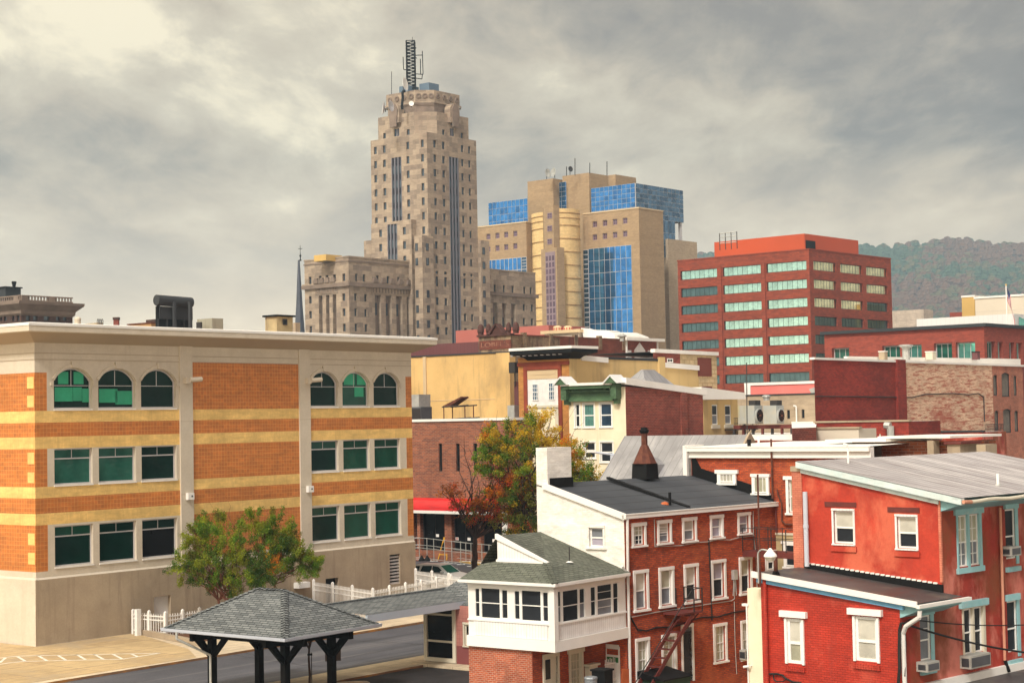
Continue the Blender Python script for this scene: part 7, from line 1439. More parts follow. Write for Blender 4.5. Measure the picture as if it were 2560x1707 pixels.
# grey annex, pink wall
Am = Mass(2043, 985, 196, xl=1838, xr=2080, head=38.5); F_ = Am.FL
qa = [opn(F_, K6, 1108, 497, 1130, 562), opn(F_, K6, 1218, 492, 1240, 558)]
rAm = Am.build('grey_annex', 'low grey beige rendered annex behind the cooling towers', 'building', 'beige_conc', hL=[rect(*q) for q in qa], mroof='roof_grey', cop=('slate', .15, .1), par=0)
for q in qa: window(rAm, F_, *q, 'iron', 'gl_dark', rec=.2, fw=.08)
Pk = Mass(2052, 958, 225, xl=1864, xr=2075, head=38.5); rPk = Pk.build('pink_walled_block', 'bright salmon pink upper wall with white edging below the red office', 'building', 'pink_wall', cop=('white', .35, .15), par=0)
m_ = MB(); F_ = Pk.FL; a = F_.sx(1864.5, 975); m_.box(F_, a-.1, a+.8, Pk.z1-4.2, Pk.z1, .2, 0, 'white'); m_.build('corner_board', rPk)
p = at_d(1916, 992, 190); m_ = MB(); m_.lathe(p-ZV*.4, [(.35, 0), (.35, .35), (.5, .4), (.48, .52), (.25, .62)], 'galv', 12); tag(m_.build('roof_vent'), 'round grey roof vent in front of the pink wall', 'vent')
m_ = MB(); F_ = Am.FL; a, z_ = F_.px(*K6(1180, 560), .3); m_.path([F_.p(a, z_-2, .3), F_.p(a, F_.z(*K6(1180, 468), .3), .3), F_.p(a-.35, F_.z(*K6(1180, 464), .3), .3)], .09, 'wh', 8); tag(m_.build('vent_pipe'), 'white hooked vent pipe against the grey annex', 'pipe')
F_ = Pk.FL; pq = [F_.px(*K6(x, y), .6) for x, y in ((1272, 340), (1315, 325), (1318, 390), (1300, 385))]; m_ = MB(); m_.prism(F_, [pq[0], pq[3], pq[2], pq[1]], .6, .1, 'galv'); tag(m_.build('satellite_dish'), 'grey dish edge at the right end of the pink wall', 'dish')
# M: crimson and peeling party walls
Mc = Face(hcorner(2036, 168, 960), 38.5, 'R'); mk_ = lambda x, y: Mc.px(*K0(x, y))
s0, s1, s2, s3 = 0, mk_(1583, 1000)[0], mk_(2150, 1000)[0], mk_(2345, 1000)[0]
def zt_at(x, y): return mk_(x, y)[1]
zA_, zB_, zC_ = zt_at(1012, 866), zt_at(1583, 884), zt_at(2345, 912)
zl2 = lambda s_: zA_ + (zC_-zA_)*s_/s3
rMc = thing('peeling_brick_block', 'long brick block, crimson at left and peeling white paint at right', 'building', Mc.p(0, 0))
wa = [opn(Mc, KD_, *q) for q in ((1482, 1238, 1538, 1508), (1592, 1210, 1698, 1525), (1748, 1245, 1793, 1508))]; wb = [opn(Mc, KE_, *q) for q in ((1978, 28, 2032, 285), (2088, 8, 2192, 315), (2232, 30, 2284, 298))]
mb = MB(); mb.panel(Mc, [(0, 0), (s1, 0), (s1, zl2(s1)), (0, zA_)], [], 'brick_crim'); mb.box(Mc, s1-2.0, s1, 0, zl2(s1)+.3, .3, 0, 'brick_crim')
hx = [arch(*q, .25) for q in wa+wb]
mb.panel(Mc, [(s1, 0), (s2, 0), (s2, zl2(s2)), (s1, zl2(s1))], [], 'brick_peel'); mb.panel(Mc, [(s2, 0), (s3, 0), (s3, zC_), (s2, zl2(s2))], hx, 'brick_pale', reveal=.25)
bk = Vector((4.2, 11.5, 0)); q0, q1 = Mc.p(0, 0), Mc.p(s3, 0)
mb.poly([q0, q0+ZV*zA_, q0+bk+ZV*zA_, q0+bk], 'brick_crim'); mb.poly([q1, q1+bk, q1+bk+ZV*zC_, q1+ZV*zC_], 'brick_crim'); mb.poly([q0+ZV*(zA_-.4), q1+ZV*(zC_-.4), q1+bk+ZV*(zC_-.4), q0+bk+ZV*(zA_-.4)], 'roof_white'); mb.build('wall', rMc)
mb = MB(); mb.prism(Mc, [(-.1, zA_), (s3+.2, zC_), (s3+.2, zC_+.22), (-.1, zA_+.22)], .15, -.4, 'white'); mb.build('coping', rMc)
mb = MB(); sa_ = mk_(1222, 860)[0]; Mb_ = Mc.off(-3.5); z1a, z1b = Mb_.z(*K0(1222, 845)), Mb_.z(*K0(2330, 862)); mb.prism(Mb_, [(Mb_.sx(*K0(1222, 850)), 10), (Mb_.sx(*K0(2330, 880)), 10), (Mb_.sx(*K0(2330, 880)), z1b), (Mb_.sx(*K0(1222, 850)), z1a)], 0, -.4, 'roof_white'); mb.build('rear_parapet', rMc)
for q in wa+wb: window(rMc, Mc, *q, 'iron', 'boards', arch_rise=.25, fw=.12, rec=.2, fd=.1, bars=(('v', .5, 0, 1),) if q[1]-q[0] > 2.5 else ())
def ritem(F, kf, x, y0, y1, prof, m, label, name='roof_vent', seg=10, o=-1.5, cat='vent'):
    s_, z0 = F.px(*kf(x, y1), o); z1 = F.z(*kf(x, y0), o); h = z1-z0; c = F.p(s_, z0, o); m_ = MB(); m_.lathe(c, [(r_, t*h) for r_, t in prof], m, seg); return tag(m_.build(name), label, cat)
ritem(Mc, K0, 1600, 770, 868, [(.42, 0), (.42, .55), (.48, .6), (.38, .65), (.5, .8), (.78, .88), (.78, .97), (.4, 1)], 'galv', 'tall capped metal flue on the white parapet')
for x, w, m, lb in ((1452, .75, 'concrete', 'squat grey capped vent at the left of the white parapet'), (1757, .95, 'ltrim', 'square cream chimney block on the white parapet'), (2045, .75, 'maroon', 'small dark red chimney block on the white parapet')): s_, z0 = Mc.px(*K0(x, 850), -3); m_ = MB(); c = Mc.p(s_, z0-.3, -3); m_.cube(c, w*1.0, w*.9, .85, m, Mc.rot()); m_.cube(c+ZV*.85, w*1.15, w*1.0, .1, 'white' if m != 'maroon' else 'ink', Mc.rot()); tag(m_.build('chimney'), lb, 'chimney')
m_ = MB()
m_.path([Mc.p(*Mc.px(*K0(x, y), .08), .08) for x, y in ((1020, 1100), (1240, 1102), (1500, 1105), (1640, 1108), (1720, 1088), (1900, 1082), (2000, 1090), (2060, 1082), (2095, 1105), (2100, 1260))], .06, 'iron', 5); tag(m_.build('cable'), 'long dark cable looping across the crimson and peeling walls', 'cable')
rF3 = thing('fire_escape', 'small black fire escape in front of the arched boarded windows', 'fire escape', Mc.p(s2+1, 8, .5)); a, b, zp = Mc.sx(*KE_(1815, 300), .8), Mc.sx(*KE_(2050, 300), .8), Mc.z(*KE_(1930, 320), .8); escape(rF3, Mc, a, b, zp, 1.2, 6.0, a+.8)
# low walls and roofs in front of M
def lowwall(name, label, kf, x0, y0, x1, y1, x2, d, m, cap='concrete', dep=6, cat='building', zb=0):
    P = hcorner(kf(x0, y0)[0], d, kf(x0, y0)[1]); F = Face(P, 38.5, 'L'); s1_, z1_ = F.px(*kf(x1, y1)); z0_ = F.z(*kf(x0, y0)); zz = (z0_+z1_)/2; r = thing(name, label, cat, F.p(s1_/2, zb)); mb = MB(); mb.prism(F, rect(0, s1_, zb, zz), 0, -dep, m, mtop='roof_grey'); mb.build('wall', r); mb = MB(); mb.box(F, -.1, s1_+.1, zz, zz+.15, .1, -.4, cap); mb.build('coping', r); return F, s1_, zz
FLw, sw_, zw_ = lowwall('low_brick_wall', 'long low dark red brick wall below the crimson party wall', K0, 1015, 1270, 1615, 1262, 0, 146, 'brick_crim')
m_ = MB()
for k in range(5): s_ = FLw.sx(*K0(1300+k*33, 1305)); m_.box(FLw, s_-.06, s_+.06, zw_-1.5, zw_-1.0, .05, 0, 'ltrim')
o_ = m_.build('wall_anchor'); tag(o_, 'row of pale marks on the low dark red wall', 'anchor')
lowwall('low_rendered_wall', 'low pale grey rendered wall in front of the dark red one', K0, 945, 1312, 1295, 1306, 0, 138, 'offwhite', dep=3)
lowwall('pink_brick_wall', 'faded pink red wall below the peeling white brickwork', KE_, 885, 322, 1820, 300, 0, 150, 'paint_worn', cap='slate', dep=5)
m_ = MB(); s_, z_ = FLw.px(*K0(1500, 1340), .5); m_.path([FLw.p(s_, z_-.8, .5), FLw.p(s_, FLw.z(*K0(1500, 1290), .5), .5), FLw.p(s_-.5, FLw.z(*K0(1490, 1286), .5), .5)], .3, 'galv', 8); tag(m_.build('vent_pipe'), 'green grey bent duct against the low dark red wall', 'pipe')
for pts, d, m, lb in ((((1978, 1050), (2042, 1050), (2040, 1068), (1980, 1070)), 158, 'roof_white', 'patch of pale flat roof beside the steel frame'), (((1856, 1100), (2004, 1100), (2002, 1081), (1866, 1082)), 143, 'roof_white', 'pale worn flat roof below the cooling towers')):
    mb = MB(); q = [at_z(x, y, at_d(pts[0][0], (pts[0][1]+pts[2][1])/2, d).z) for x, y in pts]; z_ = q[0].z
    a = sum(q[i].x*q[(i+1) % 4].y-q[(i+1) % 4].x*q[i].y for i in range(4)); q = q if a > 0 else q[::-1]; mb.poly(q, m)
    for i in range(4): p_, r_ = q[i], q[(i+1) % 4]; mb.poly([Vector((p_.x, p_.y, 0)), Vector((r_.x, r_.y, 0)), r_, p_], 'brick_wine')
    tag(mb.build('low_building'), lb, 'building')
# barn roof
Bf = Face(hcorner(1792, 112, 1110), 38.5, 'L'); kb = lambda x, y: Bf.px(*K6(x, y))
rBn = thing('metal_roof_house', 'house with grey standing seam gable roof and small dormer', 'house', Bf.p(-4, 0, 0))
zrd = at_d(1779, 1088, 115).z; Pg = hcorner(1797, 109, 1110); Fg = Face(Pg, 38.5, 'R'); wg = 6.6; hr = zrd; ev = hr-3.6; Lb = 9.5
ap = Fg.p(wg/2, hr)
ridge0, ridge1 = Fg.p(wg/2, hr, 0), Fg.p(wg/2, hr, -Lb)
mb = MB(); e0_, e1_ = Fg.p(-.6, ev, .25), Fg.p(-.6, ev, -Lb); mb.poly([e1_, e0_, Fg.p(wg/2, hr+.05, .25), Fg.p(wg/2, hr+.05, -Lb)], 'roof_seam_far'); mb.poly([Fg.p(wg+.6, ev, -Lb), Fg.p(wg/2, hr+.05, -Lb), Fg.p(wg/2, hr+.05, .25), Fg.p(wg+.6, ev, .25)], 'roof_seam_far'); mb.build('roof', rBn)
mb = MB(); mb.panel(Fg, [(0, 0), (wg, 0), (wg, ev+.5), (wg/2, hr-.2), (0, ev+.5)], [], 'cream'); mb.panel(Face(Fg.p(0, 0), 38.5, 'L'), rect(-Lb, 0, 0, ev+.4), [], 'cream'); mb.poly([Fg.p(0, 0, -Lb), Fg.p(0, ev, -Lb), Fg.p(wg/2, hr-.1, -Lb), Fg.p(wg, ev, -Lb), Fg.p(wg, 0, -Lb)], 'cream'); mb.build('wall', rBn)
mb = MB(); mb.prism(Fg, [(-.6, ev-.1), (-.3, ev-.1), (wg/2, hr-.25), (wg/2, hr+.2)], .35, .2, 'concrete'); mb.prism(Fg, [(wg+.6, ev-.1), (wg/2, hr+.2), (wg/2, hr-.25), (wg+.3, ev-.1)], .35, .2, 'concrete'); mb.build('rake_board', rBn)
Fdm = Face(Fg.p(-.1, 0, -Lb*.62), 38.5, 'L'); mb = MB(); zz = ev+.9; mb.prism(Fdm, [(-.9, zz-.3), (.9, zz-.3), (.9, zz+.9), (0, zz+1.35), (-.9, zz+.9)], -.4, -2.6, 'roof_seam_far'); mb.build('dormer', rBn)
# street furniture by the side street
def rail_run(label, pts, h=1.9, bars=(.15, 1.0, 1.25, 1.85)):
    r = thing('barrier_fence', label, 'barrier', pts[0], 'temporary steel barriers on the pavement')
    for p, q in zip(pts, pts[1:]):
        m_ = MB()
        for b_ in bars: m_.tube(p+ZV*b_, q+ZV*b_, .025, 'galv', 5)
        m_.build('rail', r)
    for p in pts: m_ = MB(); m_.tube(p, p+ZV*h, .035, 'galv', 6); m_.tube(p-Vector((.35, 0, 0)), p+Vector((.35, 0, 0)), .03, 'galv', 5); m_.build('post', r)
def G(px, d, z=.16): q = at_d(px, 1400, d); return Vector((q.x, q.y, z))
rail_run('grey tube barriers along the kerb at the left of the shop front', [G(1036, 149), G(1049, 149), G(1068, 148), G(1085, 147), G(1112, 145), G(1130, 144), G(1152, 143), G(1178, 141)])
rail_run('grey tube barriers near the shop front behind the dark tree trunk', [G(1040, 152), G(1068, 151), G(1092, 150), G(1130, 148), G(1165, 146), G(1205, 144), G(1223, 143), G(1250, 142)], 1.6, (.2, .9, 1.55))
for px_, z_, t_, d in ((1094, 1338, 'white', 147.9), (1143, 1346, 'red', 144.4), (1173, 1347, 'white', 142.5)):
    p = at_d(px_, z_, d-.2); r = thing('notice_plate', {1094: 'small white notice fixed to the barrier left of the yellow stand', 1143: 'small red and white notice fixed to the barrier', 1173: 'small white notice on the barrier beside the tree trunk'}[px_], 'sign', p); Fq = Face(Vector((p.x, p.y, 0)), 38.5, 'L'); m_ = MB(); m_.box(Fq, -.16, .16, p.z-.12, p.z+.12, .02, 0, 'sign_white'); m_.build('panel', r)
    if t_ == 'red': m_ = MB(); m_.box(Fq, -.12, .12, p.z+.01, p.z+.08, .03, .02, 'sign_text'); m_.box(Fq, -.12, .12, p.z-.08, p.z-.03, .03, .02, 'sign_text'); m_.build('lettering', r)
c = G(1117, 148.5); Fq = Face(Vector((c.x, c.y, 0)), 38.5, 'L'); rAf = thing('folding_stand', 'yellow orange folding A frame stand on the pavement', 'sign', c)
for s_, o0, o1 in ((-.45, .5, 0), (.35, .5, 0), (-.45, -.5, 0), (.35, -.5, 0)): m_ = MB(); m_.tube(Fq.p(s_*1.2, .16, o0), Fq.p(s_*.6, 2.0, o1), .05, 'aframe', 6); m_.build('leg', rAf)
m_ = MB(); m_.box(Fq, -.3, .25, 1.6, 2.05, .06, -.06, 'aframe'); m_.build('panel', rAf)
for sgn in (.5, -.5): m_ = MB(); m_.box(Fq, -.42, .35, .55, .65, sgn*.8, sgn*.8-.05, 'aframe'); m_.build('rung', rAf)
for px_, lb in ((1054, 'left'), (1068, 'right')): c = G(px_, 147.3); m_ = MB(); m_.lathe(c, [(.3, 0), (.28, .1), (.12, .35), (.0, .5)], 'ink', 7); tag(m_.build('sandbag'), 'black sandbag at the foot of the barrier, %s of two' % lb, 'sandbag')
c = at_d(1239, 1370, 116); rTl = thing('traffic_light', 'yellow traffic light head with black visors beside the porch gable', 'traffic light', c-ZV*.5); m_ = MB(); Fq = Face(Vector((c.x, c.y, 0)), 38.5, 'L'); z1_, z0_ = at_d(1239, 1359, 116).z, at_d(1239, 1390, 116).z; m_.box(Fq, -.17, .2, z0_, z1_, .1, -.2, 'safety'); m_.build('housing', rTl)
for k in range(2): m_ = MB(); zz = z0_+.2+k*.42; q = Fq.p(.2, zz, -.05); m_.lathe(q, [(.15, 0), (.15, .26)], 'ink', 10, axis=Fq.t); m_.build('visor', rTl)
m_ = MB(); m_.tube(Fq.p(.0, z0_, -.1), Fq.p(0, 0, -.1), .06, 'iron'); m_.build('pole', rTl)
m_ = MB(); m_.box(Fq, -.22, .12, z1_+.12, z1_+.32, .05, 0, 'sign_white'); tag(m_.build('notice_plate'), 'pinkish white plate just above the traffic light head', 'sign')
p = at_d(1532, 1137, 126); rSl = thing('street_lamp', 'grey street lamp post with long thin arm reaching left over the tree', 'street lamp', (p.x, p.y, .1)); m_ = MB(); m_.tube((p.x, p.y, .1), (p.x, p.y, p.z), .2, 'gutter', 10); m_.build('pole', rSl); q1, q2 = at_d(1480, 1129, 126), at_d(1610, 1130, 126); m_ = MB(); m_.path([q1, at_d(1500, 1132, 126), at_d(1535, 1136, 126), q2], .08, 'gutter', 8); m_.build('arm', rSl); m_ = MB(); m_.prism(Face.of(Vector((q1.x, q1.y, 0)), Vector((1, 0, 0))), [(-.45, q1.z-.05), (.3, q1.z-.05), (.2, q1.z+.1), (-.3, q1.z+.12)], .15, -.15, 'white'); m_.build('lamp_head', rSl)
# ------------------------------------------------------------------ red brick office tower
Om = Mass(2022, 624, 355, xl=1693, xr=2226, head=40.8); FL_, FR_ = Om.FL, Om.FR
Lc = [(162, 398), (432, 678), (712, 970)]; Rc = [(1010, 1155), (1181, 1322), (1346, 1480)]
zt7 = [FL_.z(*K0(970, y)) for y in (232, 292)]; stp = (FL_.z(*K0(975, 232))-FL_.z(*K0(985, 943)))/6
lw = [(FL_.sx(*K0(a, 600)), FL_.sx(*K0(b, 600))) for a, b in Lc]; rw = [(FR_.sx(*K0(a, 400)), FR_.sx(*K0(b, 400))) for a, b in Rc]
hL = [(a, b, zt7[1]-k*stp, zt7[0]-k*stp) for k in range(9) for a, b in lw]; hR = [(a, b, zt7[1]-k*stp, zt7[0]-k*stp) for k in range(9) for a, b in rw]
rO = Om.build('red_brick_office', 'nine storey red brick office block with ribbon windows reflecting pale green', 'building', 'office_brick', hL=[rect(*q) for q in hL], hR=[rect(*q) for q in hR], reveal=.45, cop=('terracotta', .25, .1))
vb = tuple(('v', k/8, 0, 1) for k in range(1, 8))
for i, q in enumerate(hL): k = i//3; window(rO, FL_, *q, 'ink', 'gl_office_dk' if (i % 3 == 0 and k > 0) or k > 5 else 'gl_office', rec=.40, fw=.1, bars=vb)
for i, q in enumerate(hR): window(rO, FR_, *q, 'ink', 'gl_office2' if i < 8 else 'gl_office_dk', rec=.40, fw=.1, bars=vb)
mb = MB()
for a, b in ((398, 432), (678, 712)): m0, m1 = FL_.sx(*K0(a+3, 600)), FL_.sx(*K0(b-6, 600)); mb.box(FL_, m0, m1, 0, zt7[0]+.3, .25, 0, 'office_brick')
mb.build('pier', rO)
Qm = Mass(2011, 584, 366, xl=1785, xr=2145, head=40.8, z0=Om.z1-.3); rQ = Qm.build('plant_room', 'bright orange metal penthouse on the red brick office', 'building', 'orange_metal', mroof='roof_grey', par=0)
a, b, z0, z1 = opn(Qm.FR, K0, 957, 107, 1018, 158); m_ = MB(); m_.box(Qm.FR, a, b, z0-.5, z1, .05, 0, 'ink'); m_.build('louvre', rQ)
p = at_d(1812, 622, 352); rF4 = thing('guard_rack', 'small steel guard frame at the left of the orange penthouse', 'frame', (p.x, p.y, Om.z1)); Fq = Face(Vector((p.x, p.y, 0)), 40.8, 'L'); m_ = MB()
for s_ in (-1.2, .2, 1.6, 3): m_.tube(Fq.p(s_, Om.z1, 0), Fq.p(s_, Om.z1+3.5, 0), .09, 'iron', 5)
for zz in (1.4, 2.6, 3.4): m_.tube(Fq.p(-1.2, Om.z1+zz, 0), Fq.p(3, Om.z1+zz, 0), .08, 'galv', 5)
m_.build('frame', rF4)
# ------------------------------------------------------------------ tan hospital-like complex with blue glass
HT = 39.5; DT = 470.0
def tmass(cx_, cy_, xl, xr, d, name, label, m, z0=0, hL=(), hR=(), **k):
    M_ = Mass(KT(cx_, 0)[0], KT(0, cy_)[1], d, xl=KT(xl, 0)[0], xr=KT(xr, 0)[0], head=HT, z0=z0); M_.args = (name, label); return M_
rTC = None
def tbuild(M_, m, hL=(), hR=(), wall='wall', cop=None):
    mb = MB(); block(mb, M_.P, HT, M_.wR, M_.wL, M_.z0, M_.z1, m, 'roof_grey', hR, hL, .4, .5); mb.build(wall, rTC)
    if cop: mb = MB(); [mb.box(F_, a, b, M_.z1, M_.z1+.35, .15, -.4, cop) for F_, a, b in ((M_.FR, -.15, M_.wR), (M_.FL, -M_.wL, -.41))]; mb.build('coping', rTC)
Ta = tmass(1370, 380, 932, 1560, 455, '', '', ''); Tb = tmass(487, 490, 60, 525, 470, '', '', ''); Tc = tmass(698, 145, 497, 772, 487, '', '', ''); Td = tmass(980, 100, 771, 1132, 483, '', '', ''); Te = tmass(1187, 114, 1130, 1348, 495, '', '', ''); Tf = tmass(1598, 618, 1566, 1826, 478, '', '', '')
Tg = tmass(1342, 182, 997, 1712, 468, '', '', ''); Th = tmass(499, 301, 193, 501.5, 484, '', '', '')
rTC = thing('glass_and_stone_complex', 'tan stone towers with curved yellow drum and bright blue glass boxes', 'building', Ta.P)
def q2(F, x0, y0, x1, y1): return opn(F, KT, x0, y0, x1, y1)
wa_ = [q2(Ta.FL, x, y-(x-1008)*.118, x+36, y+46-(x-1008)*.118) for y in (482, 584) for x in (1008, 1087, 1166, 1245)]
wb_ = [q2(Tb.FL, x, y-(x-175)*.115, x+32, y+44-(x-175)*.115) for y in (580, 678) for x in (175, 246, 314, 386)]
tbuild(Ta, 'tan_conc', hL=[rect(*q) for q in wa_], cop='tan_trim'); tbuild(Tb, 'tan_conc', hL=[rect(*q) for q in wb_], cop='tan_trim'); tbuild(Tc, 'tan_conc'); tbuild(Td, 'tan_conc'); tbuild(Te, 'tan_conc'); tbuild(Tf, 'beige_conc')
for q in wa_: window(rTC, Ta.FL, *q, 'mauve', 'gl_mauve', rec=.3, fw=.15, bars=(('v', .5, 0, 1), ('h', .5, 0, 1)))
for q in wb_: window(rTC, Tb.FL, *q, 'mauve', 'gl_mauve', rec=.3, fw=.15, bars=(('v', .5, 0, 1), ('h', .5, 0, 1)))
def curtain(F, a, b, z0, z1, nx, nz, g, gm, o=.12, fm='alu', name='glass_wall', w=.10):
    m_ = MB(); m_.box(F, a, b, z0, z1, o, 0, fm); fr = m_.build(name, rTC); m_ = MB(); dx, dz = (b-a)/nx, (z1-z0)/nz
    for i in range(nx):
        for j in range(nz):
            k = .012*random.uniform(-1, 1); x0, x1, y0, y1 = a+dx*i+w*.5, a+dx*(i+1)-w*.5, z0+dz*j+w*.5, z0+dz*(j+1)-w*.5
            m_.poly([F.p(x0, y0, o+.05), F.p(x1, y0, o+.05+k*dx), F.p(x1, y1, o+.05+k*dx), F.p(x0, y1, o+.05)], random.choice(g))
    m_.build('pane', fr)
B1 = ['gl_blue', 'gl_blue', 'gl_blue2']; B2 = ['gl_side', 'gl_side', 'gl_navy']
a, b, _, z1 = q2(Ta.FL, 985, 690, 1322, 1395); curtain(Ta.FL, a, b, 0, Ta.FL.z(*KT(1320, 665)), 8, 17, B1, None, w=.14)
a2 = q2(Ta.FL, 942, 700, 984, 1395)[0]; curtain(Ta.FL, a2, a-.05, 0, Ta.FL.z(*KT(960, 704)), 1, 44, ['gl_navy'], None, w=.3)
zg0, zg1 = Tg.FL.z(*KT(1342, 380)), Tg.z1; Tg.z0 = Tg.FR.z(*KT(1710, 492))
mb = MB(); block(mb, Tg.P, HT, Tg.wR, Tg.wL, Tg.z0, Tg.z1-.02, 'alu', 'roof_grey', par_h=0); mb.build('glass_box', rTC)
curtain(Tg.FL, -Tg.wL, 0, Tg.z0, zg1, 10, 7, B1, None); curtain(Tg.FR, 0, Tg.wR, Tg.z0, zg1, 12, 7, B2, None)
zz = Tg.z0-10.5; r1 = Tg.FR.sx(*KT(1652, 550)); mb = MB(); block(mb, Tg.P, HT, r1, 6, zz, Tg.z0, 'alu', 'roof_grey'); mb.build('glass_box', rTC); curtain(Tg.FR, r1*.45, r1, zz, Tg.z0, 6, 3, B2, None); m_ = MB(); m_.box(Tg.FR, Tg.wR-1.2, Tg.wR-.4, zz-2, Tg.z0, -.2, -.9, 'alu'); m_.build('column', rTC)
Th.z0 = Th.FL.z(*KT(400, 512))-5; mb = MB(); block(mb, Th.P, HT, Th.wR, Th.wL, Th.z0, Th.z1-.02, 'alu', 'roof_grey'); mb.build('glass_box', rTC); curtain(Th.FL, -Th.wL, 0, Th.z0+1, Th.z1, 10, 6, B1, None)
a, b, z0, z1 = q2(Tb.FL, 60, 790, 452, 860); curtain(Tb.FL, a, b, z0-14, z1+.3, 12, 5, B1, None, w=.2); curtain(Tb.FL, b+.05, 0, z0-14, z1+.3, 1, 20, ['gl_navy'], None, w=.2)
Gp = Face(Tc.P+Tc.FL.t*2, HT, 'L'); a, b, z0, z1 = opn(Gp.off(-3), KT, 711, 178, 771, 332); curtain(Gp.off(-3), a-1, b+1.5, z0-8, z1, 3, 10, B1, None)
# yellow drum: curved walls left and right of a brown slot
cA = at_d(KT(690, 0)[0], 830, 455); Fc_ = Face(Vector((cA.x, cA.y, 0)), HT, 'L')
zd0, zd1 = 0, at_d(KT(800, 0)[0], KT(0, 336)[1], 448).z; zdl = at_d(KT(590, 0)[0], KT(0, 352)[1], 450).z
def drum(x0, x1, xc, R_px, ztop, dcen, nb):
    k = dcen/4316/3.1367; cx_ = at_d(KT(xc, 0)[0], 800, dcen); mb = MB(); R_ = R_px*k; pts = []
    n_ = 18; t0 = math.asin(max(-1, min(1, (x0-xc)/R_px))); t1 = math.asin(max(-1, min(1, (x1-xc)/R_px)))
    vd = Vector((cx_.x, cx_.y, 0)).normalized(); rd = Vector((vd.y, -vd.x, 0))
    for i in range(n_+1): t = t0+(t1-t0)*i/n_; pts.append(Vector((cx_.x, cx_.y, 0))+rd*R_*sin(t)-vd*R_*cos(t))
    u = 0
    for p, q in zip(pts, pts[1:]):
        L_ = (q-p).length; mb.poly([p, q, q+ZV*ztop, p+ZV*ztop], 'yellow_conc', [(u, 0), (u+L_, 0), (u+L_, ztop), (u, ztop)]); u += L_
    c_ = Vector((cx_.x, cx_.y, 0)); back = [pts[-1]+vd*6, pts[0]+vd*6]; mb.poly([q+ZV*(ztop-.3) for q in pts+back], 'roof_grey')
    mb.poly([pts[-1], pts[-1]+vd*6, pts[-1]+vd*6+ZV*ztop, pts[-1]+ZV*ztop], 'yellow_conc'); mb.poly([pts[0]+vd*6, pts[0], pts[0]+ZV*ztop, pts[0]+vd*6+ZV*ztop], 'yellow_conc')
    mb.build('drum_wall', rTC)
    for j in range(nb):
        zz = ztop-(2.6 if j == 0 else 1.2 if j == 1 else 0)-(0 if j < 2 else (j-1)*3.55+1.0); m_ = MB()
        for p, q in zip(pts, pts[1:]):
            o1, o2 = (p-c_).normalized()*.18, (q-c_).normalized()*.18; m_.hexa([p+o1+ZV*zz, q+o2+ZV*zz, q+ZV*zz, p+ZV*zz] + [p+o1+ZV*(zz+.16), q+o2+ZV*(zz+.16), q+ZV*(zz+.16), p+ZV*(zz+.16)], 'brown_rib')
        m_.build('rib', rTC)
drum(545, 637, 760, 216, zdl, 472, 18); drum(704, 924, 742, 188, zd1, 466, 18)
Fs_ = Face(at_d(KT(670, 0)[0], 800, 460.0).xyz*1.0, HT+12, 'L'); Fs_.P.z = 0; sl = lambda x: Fs_.sx(*KT(x, 700)); zs_ = Fs_.z(*KT(670, 356))
mb = MB(); mb.box(Fs_, sl(632), sl(706), 0, zs_, 0, -2, 'tan_conc'); mb.box(Fs_, sl(617), sl(740), 0, Fs_.z(*KT(670, 695)), .6, -2, 'tan_conc'); mb.build('slot_wall', rTC)
for y in (415, 515, 617): a, b, z0, z1 = opn(Fs_, KT, 655, y, 692, y+45); window(rTC, Fs_, a, b, z0, z1, 'mauve', 'gl_mauve', rec=-.05, fw=.15, bars=(('v', .5, 0, 1), ('h', .5, 0, 1)))
a, b, z0, z1 = opn(Fs_, KT, 645, 720, 720, 1290, .6); mb = MB(); mb.box(Fs_, a, b, 5, z1, .7, .6, 'mauve'); sw = mb.build('strip_window', rTC); m_ = MB()
for i in range(3): c0 = a+(b-a)*(i+.12)/3; c1 = a+(b-a)*(i+.78)/3; [m_.box(Fs_, c0, c1, 5+k*1.75, 5+k*1.75+1.3, .74, .69, 'gl_mauve') for k in range(int((z1-5)/1.75))]
m_.build('pane', sw)
# rooftop aerials of the complex
def dish(px, py, d, r, label, az=-.4, m='galv', stand=1.6):
    p = at_d(px, py, d); r_ = thing('satellite_dish', label, 'dish', p-ZV*stand); ax = Vector((sin(az), -cos(az), .1)); m_ = MB(); m_.lathe(p, [(0, -.25*r), (r*.6, -.12*r), (r, .12*r), (r*.9, .12*r), (0, -.1*r)], m, 14, axis=ax); m_.build('reflector', r_); m_ = MB(); m_.tube(p-ax*.2*r, p-ax*.3*r-ZV*stand, .1, 'iron', 6); m_.build('stand', r_)
def whip(px, y0, y1, d, label, r=.08):
    p, q = at_d(px, y1, d), at_d(px, y0, d); m_ = MB(); m_.tube(p, q, r, 'iron', 5); tag(m_.build('antenna'), label, 'antenna')
dish(1369, 433.5, 484, 1.3, 'grey dish at the far left of the tan tower roof', .9); dish(1384, 431, 484, 1.3, 'grey dish second from left on the tan tower roof', -1.0); dish(1426, 423, 482, .8, 'small dark dish on the rack left of the tall whip aerial', .6, 'iron')
for x, y0, y1, lb in ((1416.5, 417, 437, 'short dark aerial beside the small dark dish'), (1437.5, 396, 436, 'tall thin whip aerial near the middle of the tan tower roof'), (1474.5, 407, 431, 'thick short aerial on the highest tan tower corner'), (1517.5, 404, 436, 'thin whip aerial right of the tan tower corner')): whip(x, y0, y1+3, 482, lb, .12)
